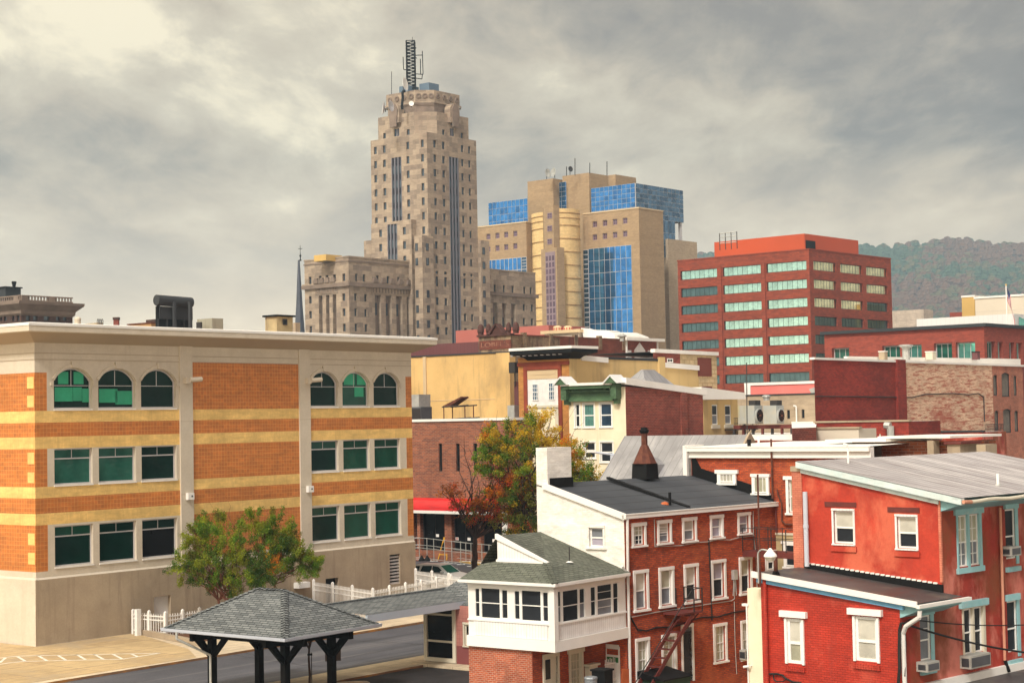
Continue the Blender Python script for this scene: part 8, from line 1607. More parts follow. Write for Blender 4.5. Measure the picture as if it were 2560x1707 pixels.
# ------------------------------------------------------------------ courthouse
HC = 38.6; dC = 375.0; PT = hcorner(1068, dC, 400); TR_, TL = Face(PT, HC, 'R'), Face(PT, HC, 'L')
wTL, wTR = -TL.sx(928, 450), TR_.sx(1192, 450); z0T = TL.z(1068, 330)
ch = 3.6
rCH = thing('art_deco_courthouse', 'tall stepped limestone courthouse tower with eagle carved crown and low wings', 'building', PT)
def octa(mb, P, wR, wL, c, z0, z1, m, top=True, hR=(), hL=(), e=1.6):
    FR2, FL2 = Face(P, HC, 'R'), Face(P, HC, 'L'); Rd, Ld = FR2.t, -FL2.t
    q = [P+Rd*c, P+Rd*(wR-e), P+Rd*wR+Ld*e, P+Rd*wR+Ld*(wL-e), P+Rd*(wR-e)+Ld*wL, P+Rd*e+Ld*wL, P+Ld*(wL-e), P+Ld*c]
    for i in range(8):
        a, b = q[i], q[(i+1) % 8]
        if i == 0 and hR: mb.panel(FR2, rect(c, wR-e, z0, z1), hR, m, reveal=.35)
        elif i == 6 and hL: mb.panel(FL2, rect(-(wL-e), -c, z0, z1), hL, m, reveal=.35)
        else: mb.poly([a+ZV*z0, b+ZV*z0, b+ZV*z1, a+ZV*z1], m)
    if top: mb.poly([p+ZV*z1 for p in q], 'roof_grey')
    return q
zf0 = TL.z(*C1(1005, 812)); wh_ = TL.z(*C1(1016, 812))-TL.z(*C1(1016, 868)); zf0 = TL.z(*C1(1016, 812)); fl = 3.185
def rows(n, z=None, k0=0): return [((z or zf0)-wh_-fl*k, (z or zf0)-fl*k) for k in range(k0, n)]
cs = lambda F, a, b, y=1100, kf=C1: (F.sx(*kf(a, y)), F.sx(*kf(b, y)))
colL = [cs(TL, 650, 672), cs(TL, 717, 739), cs(TL, 895, 917)]; colLb = cs(TL, 1005, 1027); colRb = cs(TR_, 1100, 1122); colR = [cs(TR_, 1165, 1187), cs(TR_, 1308, 1328), cs(TR_, 1362, 1380)]
# rows from the chamfer tier downward
hl = [(*c, *r) for c in colL for r in rows(14)] + [(*colLb, *r) for r in rows(17)]
zlow = zf0-8.2*fl
lowz = [TR_.z(*C2(1375, y)) for y in (675, 810, 945)]
hr = [(*c, *r) for c in [colRb]+colR for r in rows(9)]
tall = (TR_.z(*C2(1375, 572)), TR_.z(*C2(1375, 483))); sm = (TR_.z(*C2(1375, 458)), TR_.z(*C2(1375, 433)))
hr += [(*c, *t) for c in [colRb]+colR for t in (tall, sm)] + [(*c, z-wh_, z) for c in [colRb]+colR for z in lowz]
strR = cs(TR_, 1215, 1285); strL = cs(TL, 782, 857); zs1 = TR_.z(*C1(1250, 945))
mb = MB(); FR2, FL2 = TR_, TL
mb.panel(TR_, rect(0, wTR, 0, z0T), [rect(*q) for q in hr]+[rect(strR[0], strR[1], 2, zs1)], 'limestone', reveal=.35); mb.panel(TL, rect(-wTL, 0, 0, z0T), [rect(*q) for q in hl if q[2] < z0T-2 and q[3] < z0T]+[rect(strL[0], strL[1], 20, zs1)], 'limestone', reveal=.35)
Rd, Ld = TR_.t, -TL.t; mb.poly([PT+Rd*wTR, PT+Rd*wTR+Ld*wTL, PT+Rd*wTR+Ld*wTL+ZV*z0T, PT+Rd*wTR+ZV*z0T], 'limestone'); mb.poly([PT+Rd*wTR+Ld*wTL, PT+Ld*wTL, PT+Ld*wTL+ZV*z0T, PT+Rd*wTR+Ld*wTL+ZV*z0T], 'limestone'); mb.poly([q+ZV*z0T for q in (PT, PT+Rd*wTR, PT+Rd*wTR+Ld*wTL, PT+Ld*wTL)], 'roof_grey')
mb.build('shaft_wall', rCH)
for q in hr: window(rCH, TR_, *q, 'spandrel', 'gl_court', None, rec=.3, fw=.08, bars=(('h', .5, 0, 1),))
for q in hl:
    if q[3] < z0T and q[2] < z0T-2: window(rCH, TL, *q, 'spandrel', 'gl_court', None, rec=.3, fw=.08, bars=(('h', .5, 0, 1),))
def strip(F, a, b, z0, z1, n=3, o=-.25, ph=0.0):
    m_ = MB(); m_.box(F, a, b, z0, z1, o, o-.1, 'spandrel'); w = (b-a)/n
    for i in range(n+1): x_ = a+w*i; m_.box(F, max(a, x_-.16), min(b, x_+.16), z0, z1, .05, o, 'mullion')
    st = m_.build('window_strip', rCH); m_ = MB(); k = 0; z = z1-ph
    while z > z0+2:
        for i in range(n): m_.box(F, a+w*i+.2, a+w*(i+1)-.2, z-1.75, z, o+.08, o, 'gl_court')
        z -= fl
    m_.build('pane', st)
strip(TR_, *strR, 2, zs1, ph=1.9); strip(TL, *strL, 20, zs1, ph=1.9)
PT1 = PT
mb = MB(); zT1 = at_d(*C1(960, 585), dC).z; i1 = .5
P1_ = PT+Rd*.45+Ld*.45; w1R, w1L = wTR-.9, wTL-.9; c1 = 3.5
hh = [(*c, *((r[0], r[1]))) for c in [colL[1], colL[2]] for r in [(zf0-wh_+fl, zf0+fl)]]; FR1, FL1 = Face(P1_, HC, 'R'), Face(P1_, HC, 'L')
up = (zf0-wh_+fl*.9, zf0+fl*.9)
hl1 = [(*cs(FL1, a, b, 760), *up) for a, b in ((717, 737), (895, 917))]; hr1 = [(*cs(FR1, a, b, 760), *up) for a, b in ((1163, 1184), (1302, 1322))]
eg = [cs(FL1, 800, 838, 800), cs(FR1, 1222, 1256, 800)]; zeg = (FL1.z(*C1(820, 900)), FL1.z(*C1(820, 732)))
octa(mb, P1_, w1R, w1L, c1, z0T-.02, zT1, 'limestone', hL=[rect(*q) for q in hl1]+[rect(*eg[0], z0T+.2, zeg[1])], hR=[rect(*q) for q in hr1]+[rect(*eg[1], z0T+.2, zeg[1])])
mb.build('upper_tier', rCH)
for q in hl1: window(rCH, FL1, *q, 'spandrel', 'gl_court', rec=.3, fw=.08, bars=(('h', .5, 0, 1),))
for q in hr1: window(rCH, FR1, *q, 'spandrel', 'gl_court', rec=.3, fw=.08, bars=(('h', .5, 0, 1),))
for F_, e_ in ((FL1, eg[0]), (FR1, eg[1])):
    m_ = MB(); m_.box(F_, e_[0], e_[1], z0T+.2, zeg[1], -.3, -.35, 'gl_navy'); m_.box(F_, e_[0]+.4, e_[1]-.4, z0T+.3, zeg[1], -.2, -.3, 'mullion'); m_.build('tall_window', rCH)
    c = (e_[0]+e_[1])/2; m_ = MB(); zt_ = zT1+2.4; m_.prism(F_, arch(c-1.6, c+1.6, zeg[1]+1.2, zt_, 1.5), .9, -.8, 'limestone'); m_.prism(F_, [(c-.9, zeg[1]+.3), (c+.9, zeg[1]+.3), (c+1.3, zeg[1]+4), (c+.5, zeg[1]+5.4), (c-.5, zeg[1]+5.4), (c-1.3, zeg[1]+4)], 1.15, .85, 'limestone_dark'); m_.build('eagle_carving', rCH)
# side bays rising between T0 roof and tier
mb = MB(); P2_ = P1_+Rd*1.6+Ld*1.6; w2R, w2L = w1R-3.2, w1L-3.2; zc2 = at_d(*C1(970, 440), dC).z+.9; octa(mb, P2_, w2R, w2L, 2.9, zT1-.02, zc2-2.6, 'limestone_dark', top=False); octa(mb, P2_-Rd*.5-Ld*.5, w2R+1, w2L+1, 3.0, zc2-2.9, zc2-2.5, 'limestone', top=False); q8 = octa(mb, P2_-Rd*.25-Ld*.25, w2R+.5, w2L+.5, 3.0, zc2-2.5, zc2, 'limestone'); mb.build('crown', rCH)
m_ = MB()
for i in (0, 7, 6):
    a, b = q8[i], q8[(i+1) % 8]; n_ = 3 if i == 7 else 4; F_ = Face.of(a, b-a)
    for k in range(n_): s_ = (b-a).length*(k+.5)/n_; m_.lathe(F_.p(s_, zc2-1.3, -.05), [(.62, 0), (.62, .25), (.38, .3), (.38, .15), (0, .12)], 'limestone_dark', 10, axis=F_.n)
m_.build('rosette', rCH)
for (x0, xc, x1, y, lb) in ((838, 905, 985, 402, 'blue grey plant box beside the lattice mast'), (990, 1062, 1137, 381, 'blue grey plant box at the right of the tower top')):
    M_ = Mass(C1(xc, 0)[0], C1(0, y)[1], dC+7, xl=C1(x0, 0)[0], xr=C1(x1, 0)[0], head=HC, z0=zc2-.5); r_ = M_.build('plant_box', lb, 'plant room', 'steel_blue', mroof='steel_blue', par=0)
# protruding lower blocks, wings
F_ = TL.off(1.6); a, b = F_.sx(*C1(627, 1500)), F_.sx(*C1(930, 1500)); zt_ = F_.z(*C1(930, 1412)); cc_ = [cs(F_, 686, 708, 1500), cs(F_, 865, 888, 1500)]; zz0 = zf0-fl*5.95; h2 = [(*c, zz0-wh_-fl*k, zz0-fl*k) for c in cc_ for k in range(4)]; sp_ = cs(F_, 750, 823, 1500)
mb = MB(); mb.panel(F_, rect(a, b, 0, zt_), [rect(*q) for q in h2]+[rect(*sp_, 20, zt_-.6)], 'limestone', reveal=.3); mb.poly([F_.p(b, 0), F_.p(b, 0, -1.6), F_.p(b, zt_, -1.6), F_.p(b, zt_)], 'limestone'); mb.poly([F_.p(a, zt_), F_.p(b, zt_), F_.p(b, zt_, -1.6), F_.p(a, zt_, -1.6)], 'roof_grey'); mb.build('front_bay', rCH)
for q in h2: window(rCH, F_, *q, 'spandrel', 'gl_court', rec=.28, fw=.08, bars=(('h', .5, 0, 1),))
strip(F_, *sp_, 20, zt_-.6, ph=.3)
mb = MB(); P3 = hcorner(1055, dC-2.5, 600); F3 = Face(P3, HC, 'R'); block(mb, P3, HC, F3.sx(1084, 600), -Face(P3, HC, 'L').sx(1036, 600), 0, Face(P3, HC, 'L').z(1055, 588), 'limestone', 'roof_grey'); 
F3L = Face(P3, HC, 'L'); mb.build('corner_bay', rCH)
for k in range(7): zt_ = F3.z(*C2(1280, 165))-(k*fl if k < 2 else (k-2)*3.27+fl*3.2)-.3; window(rCH, F3, *cs(F3, 1268, 1292, 300, C2), zt_-wh_, zt_, 'spandrel', 'gl_court', rec=-.03, fw=.08, bars=(('h', .5, 0, 1),))
for k in range(7): zt_ = F3L.z(*C2(1184, 165))-(k*fl if k < 2 else (k-2)*3.27+fl*3.2)-.3; window(rCH, F3L, *cs(F3L, 1172, 1195, 300, C2), zt_-wh_, zt_, 'spandrel', 'gl_court', rec=-.03, fw=.08, bars=(('h', .5, 0, 1),))
mb = MB(); zz = TR_.z(*C2(1790, 155)); mb.box(TR_, wTR, TR_.sx(1217, 640), 0, zz, .8, -8, 'limestone'); mb.box(TL, TL.sx(912.6, 640), -wTL, 0, TL.z(920, 602), .3, -6, 'limestone'); mb.build('side_bay', rCH)
for k in range(6): zt_ = TR_.z(*C2(1770, 213), .8)-k*3.25; window(rCH, TR_, *cs(TR_, 1760, 1783, 300, C2), zt_-wh_, zt_, 'spandrel', 'gl_court', rec=-.03, fw=.08, o=.8)
# west wing
Q_ = TL.p(TL.sx(1036, 800), 0); r_ = ray(873.5, 800); q_ = r_.x/r_.y; kW = (Q_.x-q_*Q_.y)/(Rd.x-q_*Rd.y); PW = Q_-Rd*kW; WR, WL = Face(PW, HC, 'R'), Face(PW, HC, 'L'); wWL = -WL.sx(761.5, 700); zW = WR.z(873.5, 643)
s2 = lambda F, x0, x1, y=520: (F.sx(*C2(x0, y)), F.sx(*C2(x1, y)))
zat = (WR.z(*C2(628, 526)), WR.z(*C2(628, 457)))
hw_ = [(*s2(WR, a, b), *zat) for a, b in ((618, 642), (688, 712), (811, 835), (908, 932), (1005, 1028), (1100, 1123))]; hwl = [(*s2(WL, a, b), *zat) for a, b in ((190, 215), (283, 308), (346, 371), (413, 440), (500, 525))]
zr3 = [(WR.z(*C2(622, y1)), WR.z(*C2(622, y0))) for y0, y1 in ((638, 706), (776, 845), (915, 985))]
hw_ += [(*s2(WR, a, b, 800), *r) for a, b in ((611, 636), (703, 728)) for r in zr3]; hwl += [(*s2(WL, a, b, 800), *r) for a, b in ((194, 218), (501, 527)) for r in zr3]
colo = [s2(WR, a, b, 800) for a, b in ((800, 856), (899, 953), (995, 1050), (1093, 1146))]; coll = [s2(WL, a, b, 800) for a, b in ((284, 318), (350, 382), (412, 445))]; zco = WR.z(*C2(825, 652))
mb = MB(); mb.panel(WR, rect(0, kW, 0, zW), [rect(*q) for q in hw_]+[rect(*c, 8, zco) for c in colo], 'limestone', reveal=.9); mb.panel(WL, rect(-wWL, 0, 0, zW), [rect(*q) for q in hwl]+[rect(*c, 8, zco) for c in coll], 'limestone', reveal=.9)
A_, B_, C_, D_ = PW, PW+Rd*kW, PW+Rd*kW+Ld*wWL, PW+Ld*wWL; mb.poly([q+ZV*(zW-.5) for q in (A_, B_, C_, D_)], 'roof_grey'); mb.poly([D_, D_+ZV*zW, C_+ZV*zW, C_][::-1], 'limestone')
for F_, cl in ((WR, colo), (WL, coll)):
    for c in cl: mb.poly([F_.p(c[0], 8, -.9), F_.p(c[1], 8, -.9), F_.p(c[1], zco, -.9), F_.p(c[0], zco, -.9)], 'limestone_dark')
mb.build('wing_wall', rCH)
for F_, hs in ((WR, hw_), (WL, hwl)):
    for q in hs: window(rCH, F_, *q, 'spandrel', 'gl_court', rec=.4, fw=.1, bars=(('h', .5, 0, 1),))
zl_ = (WR.z(*C2(828, 835)), WR.z(*C2(828, 723))); 
for F_, cl in ((WR, colo), (WL, coll)):
    for c in cl: k = (c[1]-c[0])*.22; window(rCH, F_, c[0]+k, c[1]-k, zl_[0], zl_[1], 'spandrel', 'gl_court', rec=.85, fw=.12, bars=(('v', .5, 0, 1), ('h', .33, 0, 1), ('h', .67, 0, 1)))
zcn = WR.z(*C2(570, 548))
for F_, a, b in ((WR, -.5, kW), (WL, -wWL-.5, .5)): m_ = MB(); m_.box(F_, a, b, zcn-.5, zcn+.3, .55, 0, 'limestone_dark'); m_.box(F_, a, b, zcn+.3, zcn+.6, .3, 0, 'limestone'); m_.box(F_, a+.3, b-.3, zW-.9, zW-.6, .12, 0, 'limestone_dark'); m_.box(F_, a+.4, b-.4, zW, zW+.3, .12, -.5, 'limestone'); m_.build('cornice', rCH)
for F_, a, b, n_ in ((WR, s2(WR, 770, 771, 800)[0], kW, 5), (WL, s2(WL, 255, 256, 800)[0], s2(WL, 460, 461, 800)[0], 4)):
    for k in range(n_): s_ = a+(b-a)*(k+.3)/n_; m_ = MB(); m_.box(F_, s_-.7, s_+.7, zcn+.6, zcn+1.3, .6, 0, 'limestone_dark'); m_.box(F_, s_-.4, s_+.4, zcn+1.2, zcn+1.7, .5, 0, 'limestone_dark'); m_.build('carving', rCH)
    m_ = MB(); m_.box(F_, a, b, zco+.3, zco+.5, .12, 0, 'limestone'); m_.box(F_, a, b, zco+.5, zcn-.55, .04, 0, 'limestone'); [m_.box(F_, a+(b-a)*(k+.5)/14-.12, a+(b-a)*(k+.5)/14+.12, zco+.5, zcn-.6, .15, 0, 'limestone_dark') for k in range(14)]; m_.build('fluting', rCH)
M_ = Mass(C2(348, 0)[0], C2(0, 278)[1], 362, xl=C2(238, 0)[0], xr=C2(495, 0)[0], head=HC, z0=zW-.6); M_.build('roof_hut', 'small yellow hut on the left wing roof of the courthouse', 'building', 'yellow_box', mroof='roof_grey', par=0)
# east wing
EF = TR_.off(-1.2); a, b = EF.sx(1214, 750), EF.sx(*C2(2275, 600)); zE1 = EF.z(*C2(1832, 420)); e2 = lambda x0, x1, y0, y1: opn(EF, C2, x0, y0, x1, y1)
he = [e2(1890, 1913, 556, 622), e2(1975, 1997, 562, 628), e2(2055, 2078, 568, 632), e2(2163, 2186, 576, 640), e2(2222, 2244, 580, 643)] + [e2(x, x+24, y+(6 if x > 2200 else 0), y+62+(6 if x > 2200 else 0)) for x in (2158, 2232) for y in (735, 862)]
ce = [(EF.sx(*C2(x0, 800)), EF.sx(*C2(x1, 800))) for x0, x1 in ((1882, 1925), (1967, 2012), (2050, 2093))]; zce = EF.z(*C2(1905, 722))
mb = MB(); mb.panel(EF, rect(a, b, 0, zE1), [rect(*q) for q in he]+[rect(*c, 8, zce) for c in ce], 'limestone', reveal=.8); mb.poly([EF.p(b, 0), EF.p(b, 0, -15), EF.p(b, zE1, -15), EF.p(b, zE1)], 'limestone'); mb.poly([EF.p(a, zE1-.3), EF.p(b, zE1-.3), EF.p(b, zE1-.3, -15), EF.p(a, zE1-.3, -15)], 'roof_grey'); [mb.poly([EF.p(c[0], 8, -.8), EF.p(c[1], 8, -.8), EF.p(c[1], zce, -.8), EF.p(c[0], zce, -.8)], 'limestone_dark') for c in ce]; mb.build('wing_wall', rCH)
for q in he: window(rCH, EF, *q, 'spandrel', 'gl_court', rec=.4, fw=.1)
for c in ce: k = (c[1]-c[0])*.22; window(rCH, EF, c[0]+k, c[1]-k, zce-9, zce-3.2, 'spandrel', 'gl_court', rec=.75, fw=.12, bars=(('v', .5, 0, 1), ('h', .33, 0, 1), ('h', .67, 0, 1)))
zq = EF.z(*C2(1840, 632)); m_ = MB(); m_.box(EF, a, b+.5, zq-.5, zq+.3, .5, 0, 'limestone_dark'); m_.box(EF, a, b, zE1, zE1+.3, .1, -.5, 'limestone'); m_.build('cornice', rCH)
# mast, aerials and dishes on the tower
p = at_d(*C1(930, 435), dC+9); zt_ = at_d(*C1(930, 72), dC+9).z; zb_ = zc2-.3; rMa = thing('lattice_mast', 'black lattice radio mast on the courthouse tower with side aerials', 'mast', (p.x, p.y, zb_)); w = .92
cn = [Vector((p.x+dx*w, p.y+dy*w, 0)) for dx, dy in ((-1, -1), (1, -1), (1, 1), (-1, 1))]; m_ = MB()
for c in cn: m_.tube(c+ZV*zb_, c+ZV*zt_, .16, 'ink', 5)
n_ = 16
for k in range(n_):
    za_, zb2 = zb_+(zt_-zb_)*k/n_, zb_+(zt_-zb_)*(k+1)/n_
    for i in range(4): m_.tube(cn[i]+ZV*za_, cn[(i+1) % 4]+ZV*zb2, .11, 'ink', 4); m_.tube(cn[i]+ZV*zb2, cn[(i+1) % 4]+ZV*zb2, .11, 'ink', 4)
m_.build('lattice', rMa)
ax_ = lambda x, y: at_d(*C1(x, y), dC+9)
for pts in (((895, 322), (892, 118)), ((895, 288), (872, 285), (870, 255), (868, 190)), ((960, 318), (1018, 322), (1018, 300), (1013, 145)), ((960, 350), (1010, 356), (1013, 322)), ((960, 178), (1013, 176)), ((1000, 320), (998, 205)), ((938, 75), (938, 40)), ((955, 120), (968, 124)), ((958, 195), (972, 200))): m_ = MB(); m_.path([ax_(*q) for q in pts], .10 if pts[0][0] != 938 else .05, 'ink', 5); m_.build('aerial', rMa)
def c1(x, y): return C1(x, y)
m_ = MB(); m_.path([at_d(*C1(781, 470), dC+4), at_d(*C1(781, 300), dC+4)], .07, 'iron', 5); tag(m_.build('antenna'), 'thin whip aerial at the left edge of the courthouse crown', 'antenna')
dish(*C1(881, 395), dC+4, 1.5, 'large pale dish edge left of the lattice mast', 1.25, 'white'); dish(*C1(720, 575), dC-1, 1.5, 'large pale drum dish at the left shoulder of the tower', -1.4, 'alu', .8); dish(*C1(774, 560), dC-4, 1.2, 'pale dish on the ledge beside the left eagle carving', 1.1, 'alu', .8); dish(*C1(930, 541), dC-6, .55, 'small round white dish on the middle of the tower ledge', .1, 'white', .8)
m_ = MB(); m_.path([at_d(*C1(x, y), dC+1.5) for x, y in ((885, 446), (863, 452), (865, 500), (858, 560), (861, 585))], .3, 'ink', 6); tag(m_.build('cable_bundle'), 'thick black cable draped over the courthouse crown', 'cable')
# church steeple
p = at_d(*C2(108, 990), 430); k = 430/4316/3.675; rSp = thing('church_steeple', 'slender slate grey church spire with cross beside the courthouse', 'steeple', (p.x, p.y, 0)); zb_ = p.z; za_ = at_d(*C2(112, 332), 430).z
m_ = MB(); m_.lathe(Vector((p.x, p.y, 0)), [(47*k*1.25, 0), (47*k*1.2, zb_-6), (47*k*1.02, zb_-5.9), (47*k, zb_), (30*k, zb_+(za_-zb_)*.38), (9*k, za_)], 'steeple', 8, rot=.3); m_.build('spire', rSp)
m_ = MB(); c = Vector((p.x+.4, p.y, za_)); m_.lathe(c-ZV*.2, [(7*k, 0), (12*k, .2), (5*k, .35), (4*k, .9), (9*k, 1.15), (9*k, 1.4), (3*k, 1.65), (2*k, 2.2), (0, 2.6)], 'ink', 8); m_.build('finial', rSp)
m_ = MB(); zc_ = at_d(*C2(112, 228), 430).z; m_.tube(c+ZV*1.5, (c.x, c.y, zc_+.8), .07, 'ink', 5); m_.tube((c.x-.5, c.y, zc_), (c.x+.5, c.y, zc_), .07, 'ink', 5); m_.build('cross', rSp)
# ------------------------------------------------------------------ left skyline behind the tiled office
Bq = Mass(53, 752, 262, xl=-60, xr=181, head=38.5); F_, G_ = Bq.FR, Bq.FL
hb = [opn(F_, K1, a, 352, b, 428) for a, b in ((196, 228), (250, 283), (330, 373), (421, 452), (475, 503))]; hb2 = [opn(G_, K1, a, 358, b, 430) for a, b in ((-40, -22), (0, 16), (28, 48), (90, 108), (125, 146))]
rB2 = Bq.build('brownstone_hotel', 'dark brownstone block with balustraded roof at far left', 'building', 'brownstone', hR=[rect(*q) for q in hb], hL=[rect(*q) for q in hb2], reveal=.35, par=0)
for q in hb: window(rB2, F_, *q, 'spandrel', 'gl_court', rec=.3, fw=.12, bars=(('h', .5, 0, 1),))
for q in hb2: window(rB2, G_, *q, 'spandrel', 'gl_court', rec=.3, fw=.12, bars=(('h', .5, 0, 1),))
zb_ = Bq.z1; m_ = MB(); ring(m_, Bq.P, 38.5, Bq.wR, Bq.wL, [(0, zb_-2.2), (.3, zb_-1.9), (.35, zb_-1.4), (1.3, zb_-.5), (1.35, zb_-.1), (0, zb_)], 'limestone_dark'); m_.build('cornice', rB2)
for H_, a, b in ((F_, 0, Bq.wR), (G_, -Bq.wL, 0)):
    m_ = MB(); m_.box(H_, a, b, zb_+.72, zb_+.9, .15, -.15, 'limestone_dark'); m_.box(H_, a, b, zb_, zb_+.2, .15, -.15, 'limestone_dark'); n_ = int((b-a)/.55)
    for k in range(n_): s_ = a+(b-a)*(k+.5)/n_; (m_.box(H_, s_-.3, s_+.3, zb_+.15, zb_+.85, .14, -.14, 'limestone_dark') if k % 9 in (0, 1) else m_.box(H_, s_-.09, s_+.09, zb_+.15, zb_+.75, .08, -.08, 'limestone_dark'))
    m_.build('balustrade', rB2)
M_ = Mass(K1(40, 0)[0], K1(0, 178)[1], 276, xl=-40, xr=K1(157, 0)[0], head=38.5, z0=zb_-.2); M_.build('lift_housing', 'plain slate grey lift housing on the brownstone roof', 'building', 'slate', par=0, cop=('ink', .2, .2))
p = at_d(*K1(106, 172), 274); m_ = MB(); m_.lathe(p-ZV*.3, [(.22, 0), (.24, .4), (.3, .45), (.3, .7), (.38, .8), (.40, 1.15), (0, 1.2)], 'ink', 10); tag(m_.build('roof_vent'), 'black capped flue on the slate grey lift housing', 'vent')
# low roof behind the tiled office carrying the small rooftop structures
zlo_ = 19.2; Pz = hcorner(640, 150, 900); m_ = MB(); Fz = Face(Pz, 38.5, 'L'); m_.box(Fz, -75, -4, 0, zlo_, 0, -14, 'brick_brown'); tag(m_.build('rear_block'), 'low brick block hidden behind the tiled office roof', 'building')
def rb(name, label, cat, kf, xc, xl, xr, yt, d, m, mroof='roof_grey', cop=None): M_ = Mass(kf(xc, 0)[0], kf(0, yt)[1], d, xl=kf(xl, 0)[0], xr=kf(xr, 0)[0], head=38.5, z0=zlo_-2); r = M_.build(name, label, cat, m, mroof=mroof, par=0, cop=cop); return M_, r
M1, r1_ = rb('beige_plant_cabin', 'beige grooved metal cabin on the skyline', 'plant room', K1, 1600, 1485, 1682, 408, 170, 'beige_metal')
m_ = MB(); s_, z_ = M1.FL.px(*K1(1506, 465)); m_.box(M1.FL, s_-.35, s_+.35, z_-.35, z_+.35, .15, 0, 'iron'); m_.build('vent_hood', r1_)
M2, r2_ = rb('stair_house', 'weathered cream stair house with small rusty window', 'building', K2, 760, 672, 880, 33, 172, 'shed_yellow', cop=('ink', .18, .2)); a, b, z0, z1 = opn(M2.FR, K2, 803, 52, 836, 98); window(r2_, M2.FR, a, b, z0, z1, 'iron', 'gl_dark', rec=-.03, fw=.12)
rb('chimney_stub', 'grey block chimney beside the cream stair house', 'chimney', K2, 900, 882, 936, 80, 171, 'concrete')
rb('parapet_block', 'low yellow stucco parapet left of the black cooling frame', 'building', K1, 1140, 966, 1172, 447, 176, 'terra_old', cop=('rust', .12, .1)); rb('parapet_stub', 'low grey brown wall stub touching the black cooling frame', 'building', K1, 1168, 1100, 1185, 416, 178, 'brownstone')
rb('parapet_block', 'low yellow parapet with ladder hoops near the round vent', 'building', K1, 742, 560, 776, 442, 185, 'shed_yellow')
p = at_d(*K1(586, 440), 184); m_ = MB(); m_.lathe(p-ZV*1, [(.34, 0), (.34, 1.1), (.28, 1.15), (.36, 1.2), (.36, 1.4), (.25, 1.55), (0, 1.6)], 'ltrim', 12); tag(m_.build('roof_vent'), 'round cream ribbed roof vent on the left skyline', 'vent')
m_ = MB()
for x in (740, 756, 772): pts = [at_d(*K1(x-7, 470), 184), at_d(*K1(x-7, 425), 184), at_d(*K1(x-2, 413), 184), at_d(*K1(x+4, 425), 184), at_d(*K1(x+4, 470), 184)]; m_.path(pts, .04, 'iron', 5)
tag(m_.build('roof_ladder'), 'curved ladder hoops rising above the low yellow parapet', 'ladder')
p = at_d(*K1(878, 475), 210); zt_ = at_d(*K1(878, 402), 210).z; m_ = MB(); m_.cube((p.x, p.y, 0), .62, .55, zt_-.3, 'brick_wine'); m_.cube((p.x, p.y, zt_-.3), .75, .68, .3, 'brownstone'); tag(m_.build('chimney'), 'lone dark red brick chimney on the left skyline', 'chimney')
M3, r3_ = rb('cooling_plant', 'tall black louvred cooling tower frame with fat pipe across its top', 'cooling tower', K1, 1185, 1172, 1446, 318, 165, 'ink')
za_ = at_d(*K1(1300, 282), 165).z; A_ = at_d(*K1(1178, 272), 165); B_ = at_d(*K1(1440, 292), 168); m_ = MB(); m_.tube(A_, B_, .52, 'slate', 14); m_.build('pipe', r3_)
for x in (1193, 1313, 1432): m_ = MB(); q = at_d(*K1(x, 300), 166); m_.tube((q.x, q.y, M3.z1-6), (q.x, q.y, za_), .2, 'slate', 6); m_.build('post', r3_)
m_ = MB(); m_.box(M3.FR, .2, M3.wR, M3.z1-1.2, M3.z1, .12, 0, 'slate'); [m_.box(M3.FR, M3.wR*k-.06, M3.wR*k+.06, zlo_, M3.z1-1.2, .1, 0, 'slate') for k in (.02, .27, .52, .75, .98)]; m_.build('frame', r3_)
# ------------------------------------------------------------------ right side, low modern blocks
Lb = Mass(2459.5, 816, 262, xl=2060, xr=2640, head=40.5); F_, G_ = Lb.FL, Lb.FR
gl_ = [opn(F_, KD_, a, 850, b, 1000) for a, b in ((30, 262), (305, 545), (705, 942), (990, 1245))] + [opn(F_, K0, a, 798, b, 862) for a, b in ((1125, 1235),)]; gr_ = [opn(G_, KD_, a, 812, b, 995) for a, b in ((1400, 1510), (1540, 1610), (1690, 1760), (1785, 1860))]
gl_ = [(q[0], q[1], Lb.z1-14.5, Lb.z1-7.6) for q in gl_]; gr_ = [(q[0], q[1], Lb.z1-14.5, Lb.z1-7.6) for q in gr_]
zz = F_.z(*KD_(850, 822)); gl_ = [(q[0], q[1], zz-9, zz) for q in gl_]; gr_ = [(q[0], q[1], zz-9, zz) for q in gr_]
rLb = Lb.build('low_brick_building', 'long low red brick building with large green glazed bays', 'building', 'low_brick', hL=[rect(*q) for q in gl_], hR=[rect(*q) for q in gr_], reveal=.8, cop=('slate', .5, .5))
for H_, hs in ((F_, gl_), (G_, gr_)):
    for i, q in enumerate(hs): window(rLb, H_, *q, 'alu', 'gl_teal' if i % 2 else 'gl_green2', rec=.7, fw=.2, bars=(('v', .33, 0, 1), ('v', .67, 0, 1), ('h', .72, 0, 1)))
Wm = Mass(2534.5, 784, 300, xl=2291, xr=2600, head=40.5); rW_ = Wm.build('white_metal_building', 'long plain white metal clad building above the low brick one', 'building', 'white_metal', mroof='white_metal', par=0); m_ = MB(); q = [Wm.FR.px(*KD_(x, y)) for x, y in ((1808, 625), (1808, 480), (1885, 515), (1900, 625))]; m_.panel(Wm.FR, [q[0], q[3], q[2], q[1]], [], 'gl_teal', o=.1); m_.build('glass_gable', rW_)
Pb = Mass(2309, 773, 480, xl=2200, xr=2332, head=40); Pb.build('pale_panel_building', 'pale panelled building between the red office and the hill', 'building', 'pale_box', par=0)
Yb = Mass(2436, 742, 380, xl=2404, xr=2475, head=40); Yb.build('yellow_clad_tower', 'square yellow clad tower block top on the right skyline', 'building', 'yellow_box', par=0, cop=('white', .4, .1))
